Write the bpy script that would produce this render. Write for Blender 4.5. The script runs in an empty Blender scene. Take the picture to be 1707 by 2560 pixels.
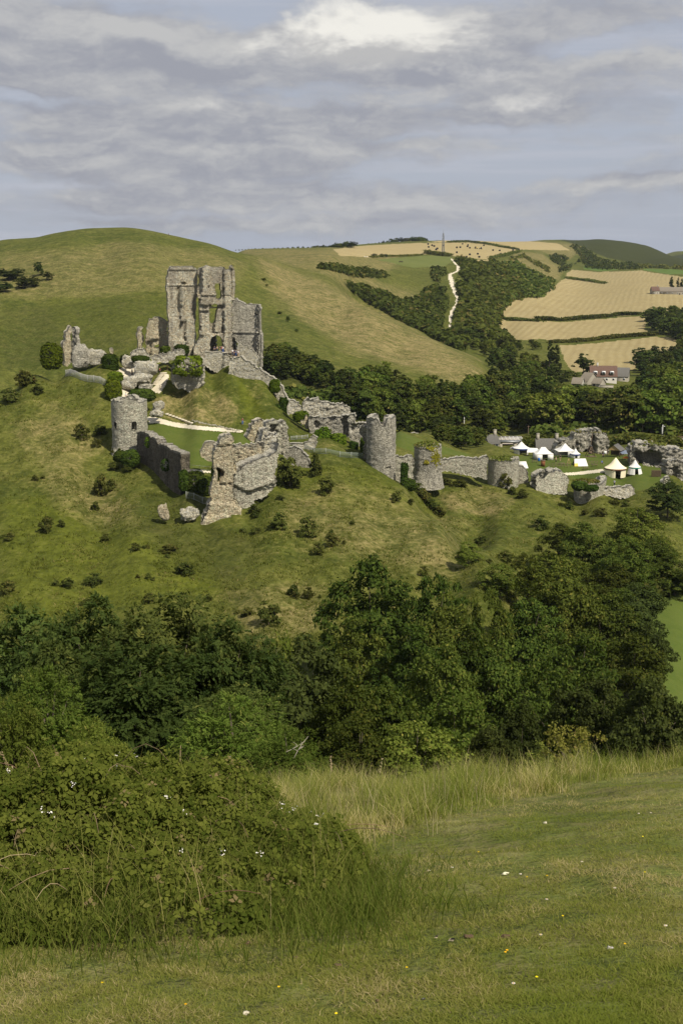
import bpy, bmesh, math, random
import numpy as np
from mathutils import Vector, Matrix, Euler

# ------------------------------------------------------------------ camera, sky, sun, exposure
sc = bpy.context.scene
COL = sc.collection
R = math.radians
F_PX, CU, CV, PITCH = 3200.0, 853.5, 1280.0, R(11.65)     # the photograph's lens, in its own pixels
cam_d = bpy.data.cameras.new('camera')
cam = bpy.data.objects.new('camera', cam_d); COL.objects.link(cam)
cam_d.sensor_fit = 'VERTICAL'; cam_d.sensor_height = 36.0; cam_d.lens = 36.0 * F_PX / 2560.0
cam_d.clip_start = 0.1; cam_d.clip_end = 60000
cam.location = (0, 0, 0); cam.rotation_euler = (R(90) - PITCH, 0, 0)   # eye height is z = 0
sc.camera = cam
SUN_EL, SUN_AZ = R(50), R(-48)            # azimuth measured from +X (right of the view) towards +Y
sun_dir = Vector((math.cos(SUN_EL)*math.cos(SUN_AZ), math.cos(SUN_EL)*math.sin(SUN_AZ), math.sin(SUN_EL)))
sl = bpy.data.lights.new('sun', 'SUN'); sl.energy = 5.0; sl.angle = R(0.6); sl.color = (1.0, 0.92, 0.77)
sun = bpy.data.objects.new('sun', sl); COL.objects.link(sun)
sun.rotation_euler = sun_dir.to_track_quat('Z', 'Y').to_euler()
sc.view_settings.view_transform = 'Standard'; sc.view_settings.look = 'None'
sc.view_settings.exposure = 0.22; sc.view_settings.gamma = 1.0; sc.view_settings.use_curve_mapping = False
sc.cycles.max_bounces = 5; sc.cycles.diffuse_bounces = 2; sc.cycles.glossy_bounces = 1
sc.cycles.transmission_bounces = 3; sc.cycles.transparent_max_bounces = 4; sc.cycles.volume_bounces = 0
sc.cycles.caustics_reflective = False; sc.cycles.caustics_refractive = False
SKY_STRENGTH = 0.085

def ray(u, v):
    """direction of the line of sight through a pixel of the photograph"""
    x = (u - CU) / F_PX; w = -(v - CV) / F_PX
    return np.array([x, math.cos(PITCH) + w * math.sin(PITCH), -math.sin(PITCH) + w * math.cos(PITCH)])
def G(u, v, Y):
    d = ray(u, v); return d * (Y / d[1])
def SL(v):
    d = ray(CU, v); return d[2] / d[1]

# ------------------------------------------------------------------ node helpers
class NT:
    def __init__(s, tree): s.t = tree; s.n = tree.nodes; s.l = tree.links
    def add(s, typ, **kw):
        n = s.n.new(typ)
        for k, v in kw.items(): setattr(n, k, v)
        return n
    def link(s, a, b): s.l.new(a, b)
    def put(s, sock, val):
        if hasattr(val, 'is_output'): s.l.new(val, sock)
        else: sock.default_value = val
    def math(s, op, a, b=0.0, c=None, clamp=False):
        n = s.add('ShaderNodeMath', operation=op, use_clamp=clamp)
        s.put(n.inputs[0], a); s.put(n.inputs[1], b)
        if c is not None: s.put(n.inputs[2], c)
        return n.outputs[0]
    def vmath(s, op, a, b=None, scale=None):
        n = s.add('ShaderNodeVectorMath', operation=op); s.put(n.inputs[0], a)
        if b is not None: s.put(n.inputs[1], b)
        if scale is not None: s.put(n.inputs['Scale'], scale)
        return n.outputs['Value'] if op in ('LENGTH', 'DOT_PRODUCT', 'DISTANCE') else n.outputs[0]
    def noise(s, vec, scale, detail=4, rough=0.55, dist=0.0, out='Fac'):
        n = s.add('ShaderNodeTexNoise'); s.put(n.inputs['Vector'], vec)
        n.inputs['Scale'].default_value = scale; n.inputs['Detail'].default_value = detail
        n.inputs['Roughness'].default_value = rough; n.inputs['Distortion'].default_value = dist
        return n.outputs[out]
    def voro(s, vec, scale, out='Distance', feature='F1', rnd=1.0):
        n = s.add('ShaderNodeTexVoronoi', feature=feature); s.put(n.inputs['Vector'], vec)
        n.inputs['Scale'].default_value = scale; n.inputs['Randomness'].default_value = rnd
        return n.outputs[out]
    def ramp(s, fac, lo, hi, a=0.0, b=1.0):
        n = s.add('ShaderNodeMapRange', interpolation_type='SMOOTHSTEP'); s.put(n.inputs['Value'], fac)
        n.inputs['From Min'].default_value = lo; n.inputs['From Max'].default_value = hi
        n.inputs['To Min'].default_value = a; n.inputs['To Max'].default_value = b
        return n.outputs[0]
    def mix(s, fac, a, b, blend='MIX'):
        n = s.add('ShaderNodeMix', data_type='RGBA', blend_type=blend)
        s.put(n.inputs['Factor'], fac); s.put(n.inputs[6], a); s.put(n.inputs[7], b)
        return n.outputs[2]
    def attr(s, name, out='Fac', typ='GEOMETRY'):
        n = s.add('ShaderNodeAttribute', attribute_name=name, attribute_type=typ); return n.outputs[out]
    def mapping(s, vec, scale=(1, 1, 1), loc=(0, 0, 0), rot=(0, 0, 0)):
        n = s.add('ShaderNodeMapping'); s.put(n.inputs['Vector'], vec)
        n.inputs['Scale'].default_value = scale; n.inputs['Location'].default_value = loc; n.inputs['Rotation'].default_value = rot
        return n.outputs[0]
    def bump(s, h, strength=0.5, dist=0.1):
        n = s.add('ShaderNodeBump'); s.put(n.inputs['Height'], h)
        n.inputs['Strength'].default_value = strength; n.inputs['Distance'].default_value = dist
        return n.outputs[0]
def C(r, g, b): return (r, g, b, 1.0)
def material(name):
    m = bpy.data.materials.new(name); m.use_nodes = True
    t = NT(m.node_tree); b = t.n['Principled BSDF']; b.inputs['Roughness'].default_value = 0.9
    b.inputs['Specular IOR Level'].default_value = 0.15
    return m, t, b

# ------------------------------------------------------------------ world: Nishita sky with a deck of broken cloud
CLOUDS = [(930, 70, 250, 85, 1.0), (1010, 110, 260, 60, 0.55), (700, 120, 260, 50, 0.7), (1230, 130, 180, 50, 0.35), (200, 60, 460, 75, 0.75), (150, 170, 460, 100, 0.85), (450, 160, 320, 75, 0.75), (60, 120, 260, 120, 0.4), (900, 170, 500, 40, 0.5),
          (1250, 195, 440, 46, 0.75), (1400, 275, 210, 42, 0.95), (1200, 110, 220, 60, 0.4), (1300, 265, 120, 36, 0.35), (760, 300, 500, 60, 1.0), (350, 330, 500, 60, 0.95), (880, 380, 420, 40, 0.6), (280, 405, 400, 50, 0.95), (700, 370, 420, 26, 0.35),
          (1500, 40, 330, 60, 0.7), (1640, 150, 90, 40, 0.5), (660, 465, 440, 56, 0.9), (260, 510, 300, 40, 0.7), (1100, 520, 500, 34, 0.5), (1000, 510, 300, 22, 0.25), (1620, 450, 260, 50, 0.7), (300, 270, 300, 22, 0.3),
          (300, 258, 520, 16, -0.5), (720, 345, 520, 14, -0.45), (330, 452, 420, 16, -0.45), (1300, 470, 520, 26, 0.55), (900, 560, 640, 20, 0.5), (350, 560, 420, 18, 0.5), (1450, 350, 330, 18, 0.35), (1250, 400, 360, 70, -0.4), (650, 235, 330, 22, -0.4), (1130, 260, 130, 24, -0.35), (1470, 120, 110, 34, -0.35), (620, 30, 120, 40, -0.3), (200, 240, 260, 18, -0.2), (1000, 440, 240, 30, -0.25), (1500, 560, 500, 30, -0.2)]
CORES = [(930, 85, 270, 88, 3.75), (1040, 95, 170, 60, 3.2), (700, 100, 110, 46, 2.7), (740, 120, 220, 36, 2.6), (680, 90, 60, 40, 2.6), (1340, 262, 140, 30, 2.7), (1180, 185, 240, 26, 2.5), (240, 100, 160, 50, 2.18), (480, 262, 120, 26, 2.45), (280, 385, 220, 24, 2.4), (60, 140, 160, 60, 2.3), (250, 495, 150, 22, 2.35)]
def build_world():
    w = bpy.data.worlds.new('World'); sc.world = w; w.use_nodes = True
    t = NT(w.node_tree); bg = t.n['Background']
    sky = t.add('ShaderNodeTexSky', sky_type='NISHITA'); sky.sun_disc = False
    sky.sun_elevation = SUN_EL; sky.sun_rotation = math.pi/2 - SUN_AZ
    sky.altitude = 100; sky.air_density = 1.0; sky.dust_density = 1.6; sky.ozone_density = 1.0
    d = t.add('ShaderNodeTexCoord').outputs['Generated']
    # the clouds' density is a function of the direction in the sky; built twice to light the tops
    g = bpy.data.node_groups.new('cloud_density', 'ShaderNodeTree')
    g.interface.new_socket('Vector', in_out='INPUT', socket_type='NodeSocketVector')
    for nm in ('Density', 'Puff', 'Core'): g.interface.new_socket(nm, in_out='OUTPUT', socket_type='NodeSocketFloat')
    q = NT(g); gi = q.add('NodeGroupInput'); go = q.add('NodeGroupOutput'); v = gi.outputs[0]
    warp = q.vmath('SUBTRACT', q.noise(q.mapping(v, (14, 14, 26)), 1.0, 4, 0.6, out='Color'), (0.5, 0.5, 0.5))
    vw = q.vmath('ADD', v, q.vmath('MULTIPLY', warp, (0.10, 0.10, 0.036)))
    n1 = q.noise(q.mapping(vw, (5, 5, 30)), 1.0, 7, 0.55)
    n3 = q.noise(q.mapping(vw, (24, 24, 46)), 1.0, 6, 0.6)
    dens = q.math('ADD', q.math('MULTIPLY', q.math('SUBTRACT', n1, 0.52), 1.7), q.math('MULTIPLY', q.math('SUBTRACT', n3, 0.5), 0.72))
    q.put(go.inputs[1], dens); core = 0.0
    for (u, vv, ru, rv, amp) in CLOUDS + CORES:
        c = ray(u, vv); c = c / np.linalg.norm(c)
        df = q.vmath('MULTIPLY', q.vmath('SUBTRACT', vw, tuple(c)), (F_PX/ru, F_PX/ru, F_PX/rv))
        k = q.math('SUBTRACT', 1.0, q.math('MULTIPLY', q.vmath('LENGTH', df), 0.75), clamp=True)
        if amp > 1.5: core = q.math('MAXIMUM', core, q.math('MULTIPLY', k, amp-2))
        else: dens = q.math('ADD', dens, q.math('MULTIPLY', k, amp))
    q.put(go.inputs[0], dens); q.put(go.inputs[2], core)
    def density(off):
        n = t.add('ShaderNodeGroup'); n.node_tree = g
        t.put(n.inputs[0], t.vmath('ADD', d, off)); return n.outputs
    D0 = density((0, 0, 0)); D1 = density((0.005, 0, 0.010)); d0 = D0[0]
    cover = t.ramp(d0, -0.12, 0.62)
    lit = t.ramp(t.math('ADD', t.math('SUBTRACT', D0[1], D1[1]), t.math('MULTIPLY', t.math('SUBTRACT', d0, D1[0]), 0.30)), -0.40, 0.62)
    core = t.math('MULTIPLY', D0[2], t.ramp(t.math('ADD', lit, t.math('MULTIPLY', D0[1], 0.6)), 0.1, 0.75), clamp=True)
    cloud = t.mix(lit, C(0.365, 0.378, 0.43), C(0.575, 0.575, 0.575))
    head = t.ramp(t.math('ADD', D0[2], t.math('MULTIPLY', D0[1], 0.55)), 0.22, 1.0)
    puff = t.ramp(t.math('ADD', t.math('SUBTRACT', D0[1], D1[1]), t.math('MULTIPLY', t.math('SUBTRACT', D0[2], D1[2]), 0.8)), -0.34, 0.36)
    cloud = t.mix(t.math('MULTIPLY', head, 0.92), cloud, t.mix(puff, C(0.56, 0.555, 0.55), C(1.0, 0.975, 0.90)))
    k = 0.80 / SKY_STRENGTH
    cloud = t.mix(1.0, cloud, C(k, k, k), 'MULTIPLY')
    # the thin bluish veil low in the sky
    skyc = t.mix(1.0, sky.outputs[0], C(0.58, 0.60, 0.70), 'MULTIPLY')
    veil = t.mix(0.85, skyc, C(0.50*k, 0.538*k, 0.625*k))
    streak = t.noise(t.mapping(d, (3, 3, 60)), 1.0, 5, 0.6)
    veil = t.mix(t.ramp(streak, 0.42, 0.66, 0, 0.55), veil, C(0.56*k, 0.575*k, 0.64*k))
    t.put(bg.inputs['Color'], t.mix(t.math('MULTIPLY', cover, 0.96), veil, cloud))
    w.cycles.sampling_method = 'MANUAL'; w.cycles.sample_map_resolution = 256
    bg.inputs['Strength'].default_value = SKY_STRENGTH
build_world()

# ------------------------------------------------------------------ numpy noise
def _h(ix, iy, iz, seed):
    n = (ix.astype(np.int64)*374761393 + iy.astype(np.int64)*668265263 + iz.astype(np.int64)*2147483647 + seed*974634533) & 0xffffffff
    n = ((n ^ (n >> 13)) * 1274126177) & 0xffffffff
    n = ((n ^ (n >> 16)) * 2246822519) & 0xffffffff
    return ((n ^ (n >> 15)) & 0xffff) / 65535.0
def vnoise(x, y, z=None, seed=0):
    x = np.asarray(x, float); y = np.asarray(y, float)
    z = np.zeros_like(x) if z is None else np.asarray(z, float)
    ix, iy, iz = np.floor(x), np.floor(y), np.floor(z); fx, fy, fz = x-ix, y-iy, z-iz
    fx, fy, fz = [f*f*(3-2*f) for f in (fx, fy, fz)]
    r = 0
    for a in (0, 1):
        for b in (0, 1):
            for c in (0, 1):
                wgt = (fx if a else 1-fx)*(fy if b else 1-fy)*(fz if c else 1-fz)
                r = r + wgt*_h(ix+a, iy+b, iz+c, seed)
    return r*2-1
def fbm(x, y, z=None, oct=4, seed=0, gain=0.5):
    r = 0; a = 1.0; f = 1.0; tot = 0
    for i in range(oct):
        r = r + a*vnoise(x*f, y*f, None if z is None else z*f, seed+i*17); tot += a; a *= gain; f *= 2.03
    return r/tot
def inpoly(px, py, poly):
    px = np.asarray(px, float); py = np.asarray(py, float); r = np.zeros(px.shape, bool)
    n = len(poly)
    for i in range(n):
        x0, y0 = poly[i]; x1, y1 = poly[(i+1) % n]
        if y0 == y1: continue
        c = ((y0 > py) != (y1 > py)) & (px < (x1-x0)*(py-y0)/(y1-y0)+x0)
        r ^= c
    return r

# ------------------------------------------------------------------ objects
def tag(o, label=None, cat=None, group=None, kind=None):
    if label: o['label'] = label
    if cat: o['category'] = cat
    if group: o['group'] = group
    if kind: o['kind'] = kind
    return o
def empty(name, loc=(0, 0, 0), rz=0.0, label=None, cat=None, group=None):
    o = bpy.data.objects.new(name, None); COL.objects.link(o); o.location = [float(c) for c in loc]; o.rotation_euler = (0, 0, rz)
    o.empty_display_size = 0.5
    return tag(o, label, cat, group)
def mk(name, V, F, mat, parent=None, smooth=False, attrs=None, fattrs=None):
    """one mesh object from arrays; F is an (n,k) array or a list of such arrays"""
    V = np.asarray(V, np.float32).reshape(-1, 3)
    Fs = F if isinstance(F, list) else [F]
    Fs = [np.asarray(f, np.int32) for f in Fs if len(f)]
    me = bpy.data.meshes.new(name)
    loops = np.concatenate([f.ravel() for f in Fs]); sizes = np.concatenate([np.full(len(f), f.shape[1], np.int32) for f in Fs])
    starts = np.concatenate([[0], np.cumsum(sizes)[:-1]]).astype(np.int32)
    me.vertices.add(len(V)); me.vertices.foreach_set('co', V.ravel())
    me.loops.add(len(loops)); me.loops.foreach_set('vertex_index', loops)
    me.polygons.add(len(sizes)); me.polygons.foreach_set('loop_start', starts); me.polygons.foreach_set('loop_total', sizes)
    me.update(calc_edges=True)
    if smooth: me.polygons.foreach_set('use_smooth', np.ones(len(sizes), bool))
    for k, a in (attrs or {}).items():
        me.attributes.new(k, 'FLOAT', 'POINT').data.foreach_set('value', np.asarray(a, np.float32))
    for k, a in (fattrs or {}).items():
        me.attributes.new(k, 'FLOAT', 'FACE').data.foreach_set('value', np.asarray(a, np.float32))
    if mat: me.materials.append(mat)
    o = bpy.data.objects.new(name, me); COL.objects.link(o)
    if parent: o.parent = parent
    return o
def children(o): return [c for c in bpy.data.objects if c.parent == o]
def copy_tree(o, kids, loc, rz, scale, label, group=None):
    c = o.copy(); COL.objects.link(c); c.location = [float(a) for a in loc]; c.rotation_euler = (0, 0, rz); c.scale = scale
    if label: c['label'] = label
    if group: c['group'] = group
    for k in kids:
        d = k.copy(); COL.objects.link(d); d.parent = c
    return c
class MB:
    """collects simple shapes into one mesh"""
    def __init__(s): s.V = []; s.F = {3: [], 4: []}; s.n = 0
    def add(s, V, F):
        V = np.asarray(V, float).reshape(-1, 3)
        for f in F:
            f = [int(i)+s.n for i in f]
            s.F.setdefault(len(f), []).append(f)
        s.V.append(V); s.n += len(V); return s
    def box(s, c, size, rz=0.0, rx=0.0, ry=0.0, taper=1.0):
        x, y, z = [a/2 for a in size]
        P = np.array([[-x,-y,-z],[x,-y,-z],[x,y,-z],[-x,y,-z],[-x*taper,-y*taper,z],[x*taper,-y*taper,z],[x*taper,y*taper,z],[-x*taper,y*taper,z]])
        M = np.array(Euler((rx, ry, rz)).to_matrix())
        return s.add(P @ M.T + np.array(c, float), [(0,3,2,1),(4,5,6,7),(0,1,5,4),(1,2,6,5),(2,3,7,6),(3,0,4,7)])
    def tube(s, pts, rad, n=6, caps=True):
        pts = [np.array(p, float) for p in pts]; m = len(pts)
        rad = [rad]*m if np.isscalar(rad) else rad
        V = []; 
        for i, p in enumerate(pts):
            d = pts[min(i+1, m-1)] - pts[max(i-1, 0)]; d = d/(np.linalg.norm(d)+1e-9)
            a = np.cross(d, [0, 0, 1.0]) if abs(d[2]) < 0.95 else np.cross(d, [0, 1.0, 0])
            a = a/np.linalg.norm(a); b = np.cross(d, a)
            for k in range(n):
                th = 2*math.pi*k/n; V.append(p + rad[i]*(math.cos(th)*a + math.sin(th)*b))
        F = [(i*n+k, i*n+(k+1) % n, (i+1)*n+(k+1) % n, (i+1)*n+k) for i in range(m-1) for k in range(n)]
        if caps: F += [tuple(range(n))[::-1], tuple((m-1)*n+k for k in range(n))]
        return s.add(V, F)
    def lathe(s, prof, c=(0, 0, 0), n=16, wob=None):
        V = []; m = len(prof)
        for i, (r, z) in enumerate(prof):
            for k in range(n):
                th = 2*math.pi*k/n; rr = r*(1 + (wob(i, k) if wob else 0))
                V.append((c[0]+rr*math.cos(th), c[1]+rr*math.sin(th), c[2]+z))
        F = [(i*n+k, i*n+(k+1) % n, (i+1)*n+(k+1) % n, (i+1)*n+k) for i in range(m-1) for k in range(n)]
        return s.add(V, F)
    def build(s, name, mat, parent=None, smooth=False):
        return mk(name, np.concatenate(s.V), [np.array(f) for f in s.F.values() if f], mat, parent, smooth)

# ------------------------------------------------------------------ the lie of the land
# ground points: (u, v, Y) where the photograph shows the ground, Y metres ahead; or ('x', x, y, z) in world metres
GP = []
def gp(*pts): GP.extend(pts)
# the grass slope the photographer stands on, its brow and the drop behind it
for s_ in (-0.9, -0.6, -0.42, -0.3, -0.2, -0.1, 0.0, 0.1, 0.2, 0.3, 0.42, 0.6, 0.9):
    k = (0.019 if s_ > 0 else 0.012)*(max(-0.3, min(0.3, s_))/0.27)
    for (y, z) in ((0.5, -1.84), (1, -2.0), (2.5, -2.5), (5, -3.32), (8, -4.32), (11.5, -5.5), (15, -6.75), (18.5, -8.1), (24, -11.0), (32, -15.4), (48, -23.2), (70, -33.6), (95, -44.5), (120, -54), (150, -62.6)):
        gp(('x', s_*y, y, z + (k*y if y < 30 else 0)))
# castle hill, front
gp((20, 1100, 292), (100, 1100, 291), (230, 1150, 284), (20, 1300, 247), (160, 1300, 246), (330, 1300, 244), (20, 1480, 214), (250, 1480, 213), (450, 1480, 211),
   (480, 1350, 236), (640, 1300, 244), (760, 1300, 243), (640, 1450, 214), (760, 1560, 197), (500, 1560, 199), (100, 1600, 192), (950, 1450, 220), (1080, 1450, 222))
gp((0, 985, 318), (70, 935, 330), (105, 932, 330), (180, 950, 324), (268, 972, 313), (180, 905, 340), (250, 900, 340), (100, 1000, 314), (200, 1030, 306), (330, 930, 334))
gp((280, 1150, 284), (330, 1160, 281), (395, 1210, 268), (445, 1240, 260), (500, 1255, 257), (410, 1300, 246))
# west bailey lawn, path, motte
gp((375, 1075, 300), (470, 1075, 301), (560, 1075, 301), (620, 1080, 300), (440, 1100, 290), (540, 1110, 289), (470, 1160, 270), (500, 1180, 265), (390, 1130, 280), (600, 1110, 287), (680, 1095, 292), (460, 1060, 307), (560, 1068, 304))
gp((430, 1010, 318), (520, 990, 320), (520, 950, 327), (560, 930, 329), (480, 905, 333), (640, 1030, 312), (640, 990, 318), (720, 1045, 309), (600, 970, 323), (380, 985, 321))
gp((420, 890, 338), (500, 885, 338), (560, 880, 338), (620, 892, 338), (350, 885, 344), (300, 905, 340), (655, 905, 340), (500, 882, 350), (600, 882, 352))
# below the near gatehouse and on to the right
gp((480, 1312, 242), (560, 1318, 241), (620, 1305, 244), (690, 1225, 257), (620, 1200, 263), (700, 1130, 285), (740, 1190, 271), (780, 1140, 286), (850, 1140, 286), (900, 1150, 284), (780, 1090, 300), (830, 1090, 301), (700, 1060, 303))
gp((960, 1195, 279), (1010, 1208, 276), (900, 1200, 274), (1000, 1260, 262), (1100, 1290, 256), (1200, 1365, 240), (1235, 1400, 234), (900, 1300, 245), (850, 1400, 224), (1050, 1380, 232), (1130, 1450, 221))
# the ditch and the slope below the outer curtain wall
gp((1030, 1205, 296), (1100, 1205, 312), (1200, 1205, 319), (1280, 1220, 317), (1380, 1235, 313), (1150, 1245, 300), (1250, 1290, 287), (1350, 1290, 289), (1450, 1270, 308), (1550, 1262, 308), (1300, 1350, 268), (1450, 1350, 268), (1600, 1350, 268), (1680, 1300, 286))
gp((1660, 1495, 229), (1700, 1600, 206), (1700, 1740, 180), (1500, 1480, 231), (1300, 1480, 228), (1400, 1700, 183), (1100, 1700, 176), (800, 1700, 170), (400, 1700, 170))
# outer bailey
gp((1050, 1080, 352), (1000, 1070, 350), (1110, 1130, 338), (1240, 1130, 350), (1320, 1180, 330), (1330, 1150, 352), (1400, 1180, 333), (1500, 1195, 325), (1590, 1200, 322), (1450, 1150, 352), (1550, 1150, 352), (1660, 1180, 333), (1650, 1215, 316), (1400, 1133, 372), (1500, 1133, 374), (1620, 1130, 372), (1600, 1240, 310), (1690, 1215, 318))
# railway
for u in (1230, 1350, 1500, 1650, 1800): gp((u, 1096 - (u-1230)*0.012, 440), (u, 1096 - (u-1230)*0.012, 452), (u, 1112, 424))
gp((1230, 1110, 410), (1150, 1100, 420))
# valley behind the castle
for x, z in ((-200, -58), (-110, -57), (-40, -58), (20, -60), (70, -63), (120, -66)): gp(('x', x, 410, z))
gp((700, 960, 452), (820, 980, 446), (950, 1020, 432), (1080, 1060, 425), (1200, 1060, 438))
gp(('x', -400, 330, -62), ('x', -300, 250, -66), ('x', -250, 180, -66), ('x', 300, 400, -66), ('x', 300, 250, -66), ('x', 220, 180, -66))
# East Hill
gp((0, 900, 520), (150, 900, 520), (330, 900, 520), (600, 930, 500), (0, 740, 622), (250, 740, 622), (420, 735, 628), (0, 690, 690), (250, 660, 720), (450, 660, 740), (100, 600, 815), (270, 572, 850), (400, 583, 850), (500, 606, 850), (560, 624, 860), (0, 606, 830), (-200, 640, 800), (-500, 650, 800), (-200, 800, 560), (-500, 800, 560))
gp((640, 800, 610), (640, 700, 735), (660, 650, 850), (560, 700, 690), (720, 680, 868), (780, 700, 840), (850, 729, 800), (907, 761, 762), (993, 807, 720), (1080, 853, 672), (1180, 899, 622), (1215, 932, 588),
   (760, 800, 640), (850, 800, 690), (760, 880, 530), (900, 900, 545), (1000, 900, 585), (1000, 950, 500), (1130, 950, 530), (1130, 990, 490), (880, 940, 490))
for x, y, z in ((-230, 1050, -12), (-80, 1050, -8), (-700, 1000, -25), (-400, 1150, -60), (-160, 1300, -40), (-700, 1600, -60), (-300, 1700, -50)): gp(('x', x, y, z))
# plateau and combe
gp((700, 645, 1060), (850, 640, 1150), (980, 655, 1300), (850, 668, 1000), (950, 690, 1120), (600, 630, 1380), (760, 622, 1560), (1000, 615, 1700), (1107, 637, 1500), (1040, 650, 1370), (1200, 610, 2150), (1000, 605, 2100), (1100, 602, 2300), (1200, 604, 2300), (900, 615, 1800))
gp(('x', 15, 900, -52), ('x', 60, 850, -60), ('x', 80, 780, -64), ('x', 90, 700, -66), (930, 745, 980), (960, 770, 960), (1000, 770, 1010), (1060, 790, 980), (1000, 725, 1090), (1080, 760, 1050), (1110, 815, 945), (1090, 850, 860), (1150, 860, 860))
gp((1130, 700, 1190), (1145, 740, 1090), (1140, 780, 1015), (1120, 660, 1370), (1200, 690, 1280), (1220, 780, 1030), (1210, 740, 1150), (1290, 700, 1330), (1330, 690, 1450), (1300, 640, 1750), (1370, 655, 1750), (1250, 625, 1850))
# fields on the right
gp((1300, 925, 760), (1500, 930, 755), (1620, 900, 810), (1800, 900, 810), (1420, 860, 905), (1600, 850, 930), (1240, 820, 1000), (1300, 845, 930), (1450, 800, 1080), (1650, 790, 1110), (1400, 740, 1330), (1600, 735, 1350), (1420, 700, 1640), (1600, 700, 1640), (1410, 678, 1860), (1640, 685, 1820), (1800, 690, 1800), (1690, 655, 2300), (1560, 668, 2060), (1400, 665, 2000))
gp((1250, 1000, 560), (1400, 1010, 560), (1600, 1010, 570), (1490, 965, 672), (1400, 970, 665), (1600, 970, 670), (1250, 940, 690), (1800, 1000, 580))
gp((1430, 600, 2900), (1500, 598, 2950), (1560, 603, 2950), (1620, 615, 2900), (1690, 645, 2750), (1400, 625, 2350), (1500, 640, 2350), (1600, 650, 2450), (1340, 606, 2500), (1690, 628, 4300), (1800, 640, 4300))
for x, y, z in ((0, 3000, -10), (300, 3100, -8), (-600, 2600, -70), (600, 3500, -5), (900, 3600, -40), (-2000, 3000, -120), (2200, 3000, -40), (1200, 1500, -55), (700, 700, -70), (500, 500, -68), (-1500, 1500, -60), (-1600, 2200, -90)): gp(('x', x, y, z))

for s_ in (-0.85, -0.55, -0.3, -0.2, -0.1, 0, 0.1, 0.18, 0.3, 0.55, 0.85):
    gp(('x', s_*7000, 7000, -190)); gp(('x', s_*5200, 5200, -110)) if s_ < 0.2 or s_ > 0.35 else None
    gp(('x', s_*3700, 3700, -60)) if s_ < 0.2 else None
for u, v in ((60, 596), (120, 586), (170, 577), (220, 571), (330, 571), (360, 576), (450, 595), (530, 614)): gp((u, v, 850))
for u, z in ((40, -52), (150, -50), (250, -48), (350, -47), (450, -46), (550, -47), (620, -49), (680, -51)): gp(('x', ray(u, 900)[0]/ray(u, 900)[1]*372, 372, z)); gp(('x', ray(u, 900)[0]/ray(u, 900)[1]*392, 392, -58))
for u in (720, 800, 880, 960, 1020): gp(('x', ray(u, 900)[0]/ray(u, 900)[1]*378, 378, -57.5))
for u, y, z in ((1030, 291, -56.3), (1065, 283, -58.5), (1100, 275, -60.5), (1150, 266, -62), (1200, 258, -63), (1000, 296, -54)): gp(('x', ray(u, 1200)[0]/ray(u, 1200)[1]*y, y, z))
SS = 8.0
_P = []
for p in GP:
    if p[0] == 'x': x, y, z = p[1:]
    else: x, y, z = G(*p)
    _P.append((x/y*SS, math.log(y), z/y))
_P = np.array(_P); MQ = 0.09
def _phi(d2): return np.sqrt(d2 + MQ*MQ)
_A = _phi((_P[:, None, 0]-_P[None, :, 0])**2 + (_P[:, None, 1]-_P[None, :, 1])**2)
_n = len(_P); _Q = np.c_[np.ones(_n), _P[:, :2]]
_K = np.zeros((_n+3, _n+3)); _K[:_n, :_n] = _A - np.eye(_n)*0.004; _K[:_n, _n:] = _Q; _K[_n:, :_n] = _Q.T
_W = np.linalg.solve(_K, np.r_[_P[:, 2], 0, 0, 0])
def zat(x, y):
    """height of the ground"""
    x = np.asarray(x, float); y = np.asarray(y, float); sh = x.shape
    x = x.ravel(); y = np.maximum(y.ravel(), 0.3); out = np.empty(len(x))
    for i in range(0, len(x), 40000):
        S = x[i:i+40000]/y[i:i+40000]; S = np.where(y[i:i+40000] < 24, np.clip(S, -0.88, 0.88), S)*SS; T = np.log(y[i:i+40000])
        D = _phi((S[:, None]-_P[None, :, 0])**2 + (T[:, None]-_P[None, :, 1])**2)
        out[i:i+40000] = D @ _W[:_n] + _W[_n] + _W[_n+1]*S + _W[_n+2]*T
    z = out*y
    far = np.clip((y-150)/80, 0, 1)
    z = z + far*(0.35*fbm(x/13, y/13, oct=3, seed=5)) + np.clip((y-450)/300, 0, 1)*1.5*fbm(x/70, y/70, oct=3, seed=9)
    z = z + (1-far)*0.05*fbm(x/0.9, y/0.9, oct=2, seed=3)
    return z.reshape(sh)
def hit(u, v, ymin=150.0, ymax=6000.0):
    """first ground point beyond ymin on the line of sight through a pixel"""
    d = ray(u, v); s = d[0]/d[1]; q = d[2]/d[1]
    ys = np.exp(np.linspace(math.log(ymin), math.log(ymax), 900)); g = zat(s*ys, ys)/ys - q
    k = np.where((g[1:] >= 0) & (g[:-1] < 0))[0]
    if len(k) == 0: y = ys[np.argmax(g)]
    else:
        k = k[0]; f = -g[k]/(g[k+1]-g[k]); y = ys[k]*(1-f)+ys[k+1]*f
    return np.array([s*y, y, float(zat(np.array([s*y]), np.array([y]))[0])])

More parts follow.
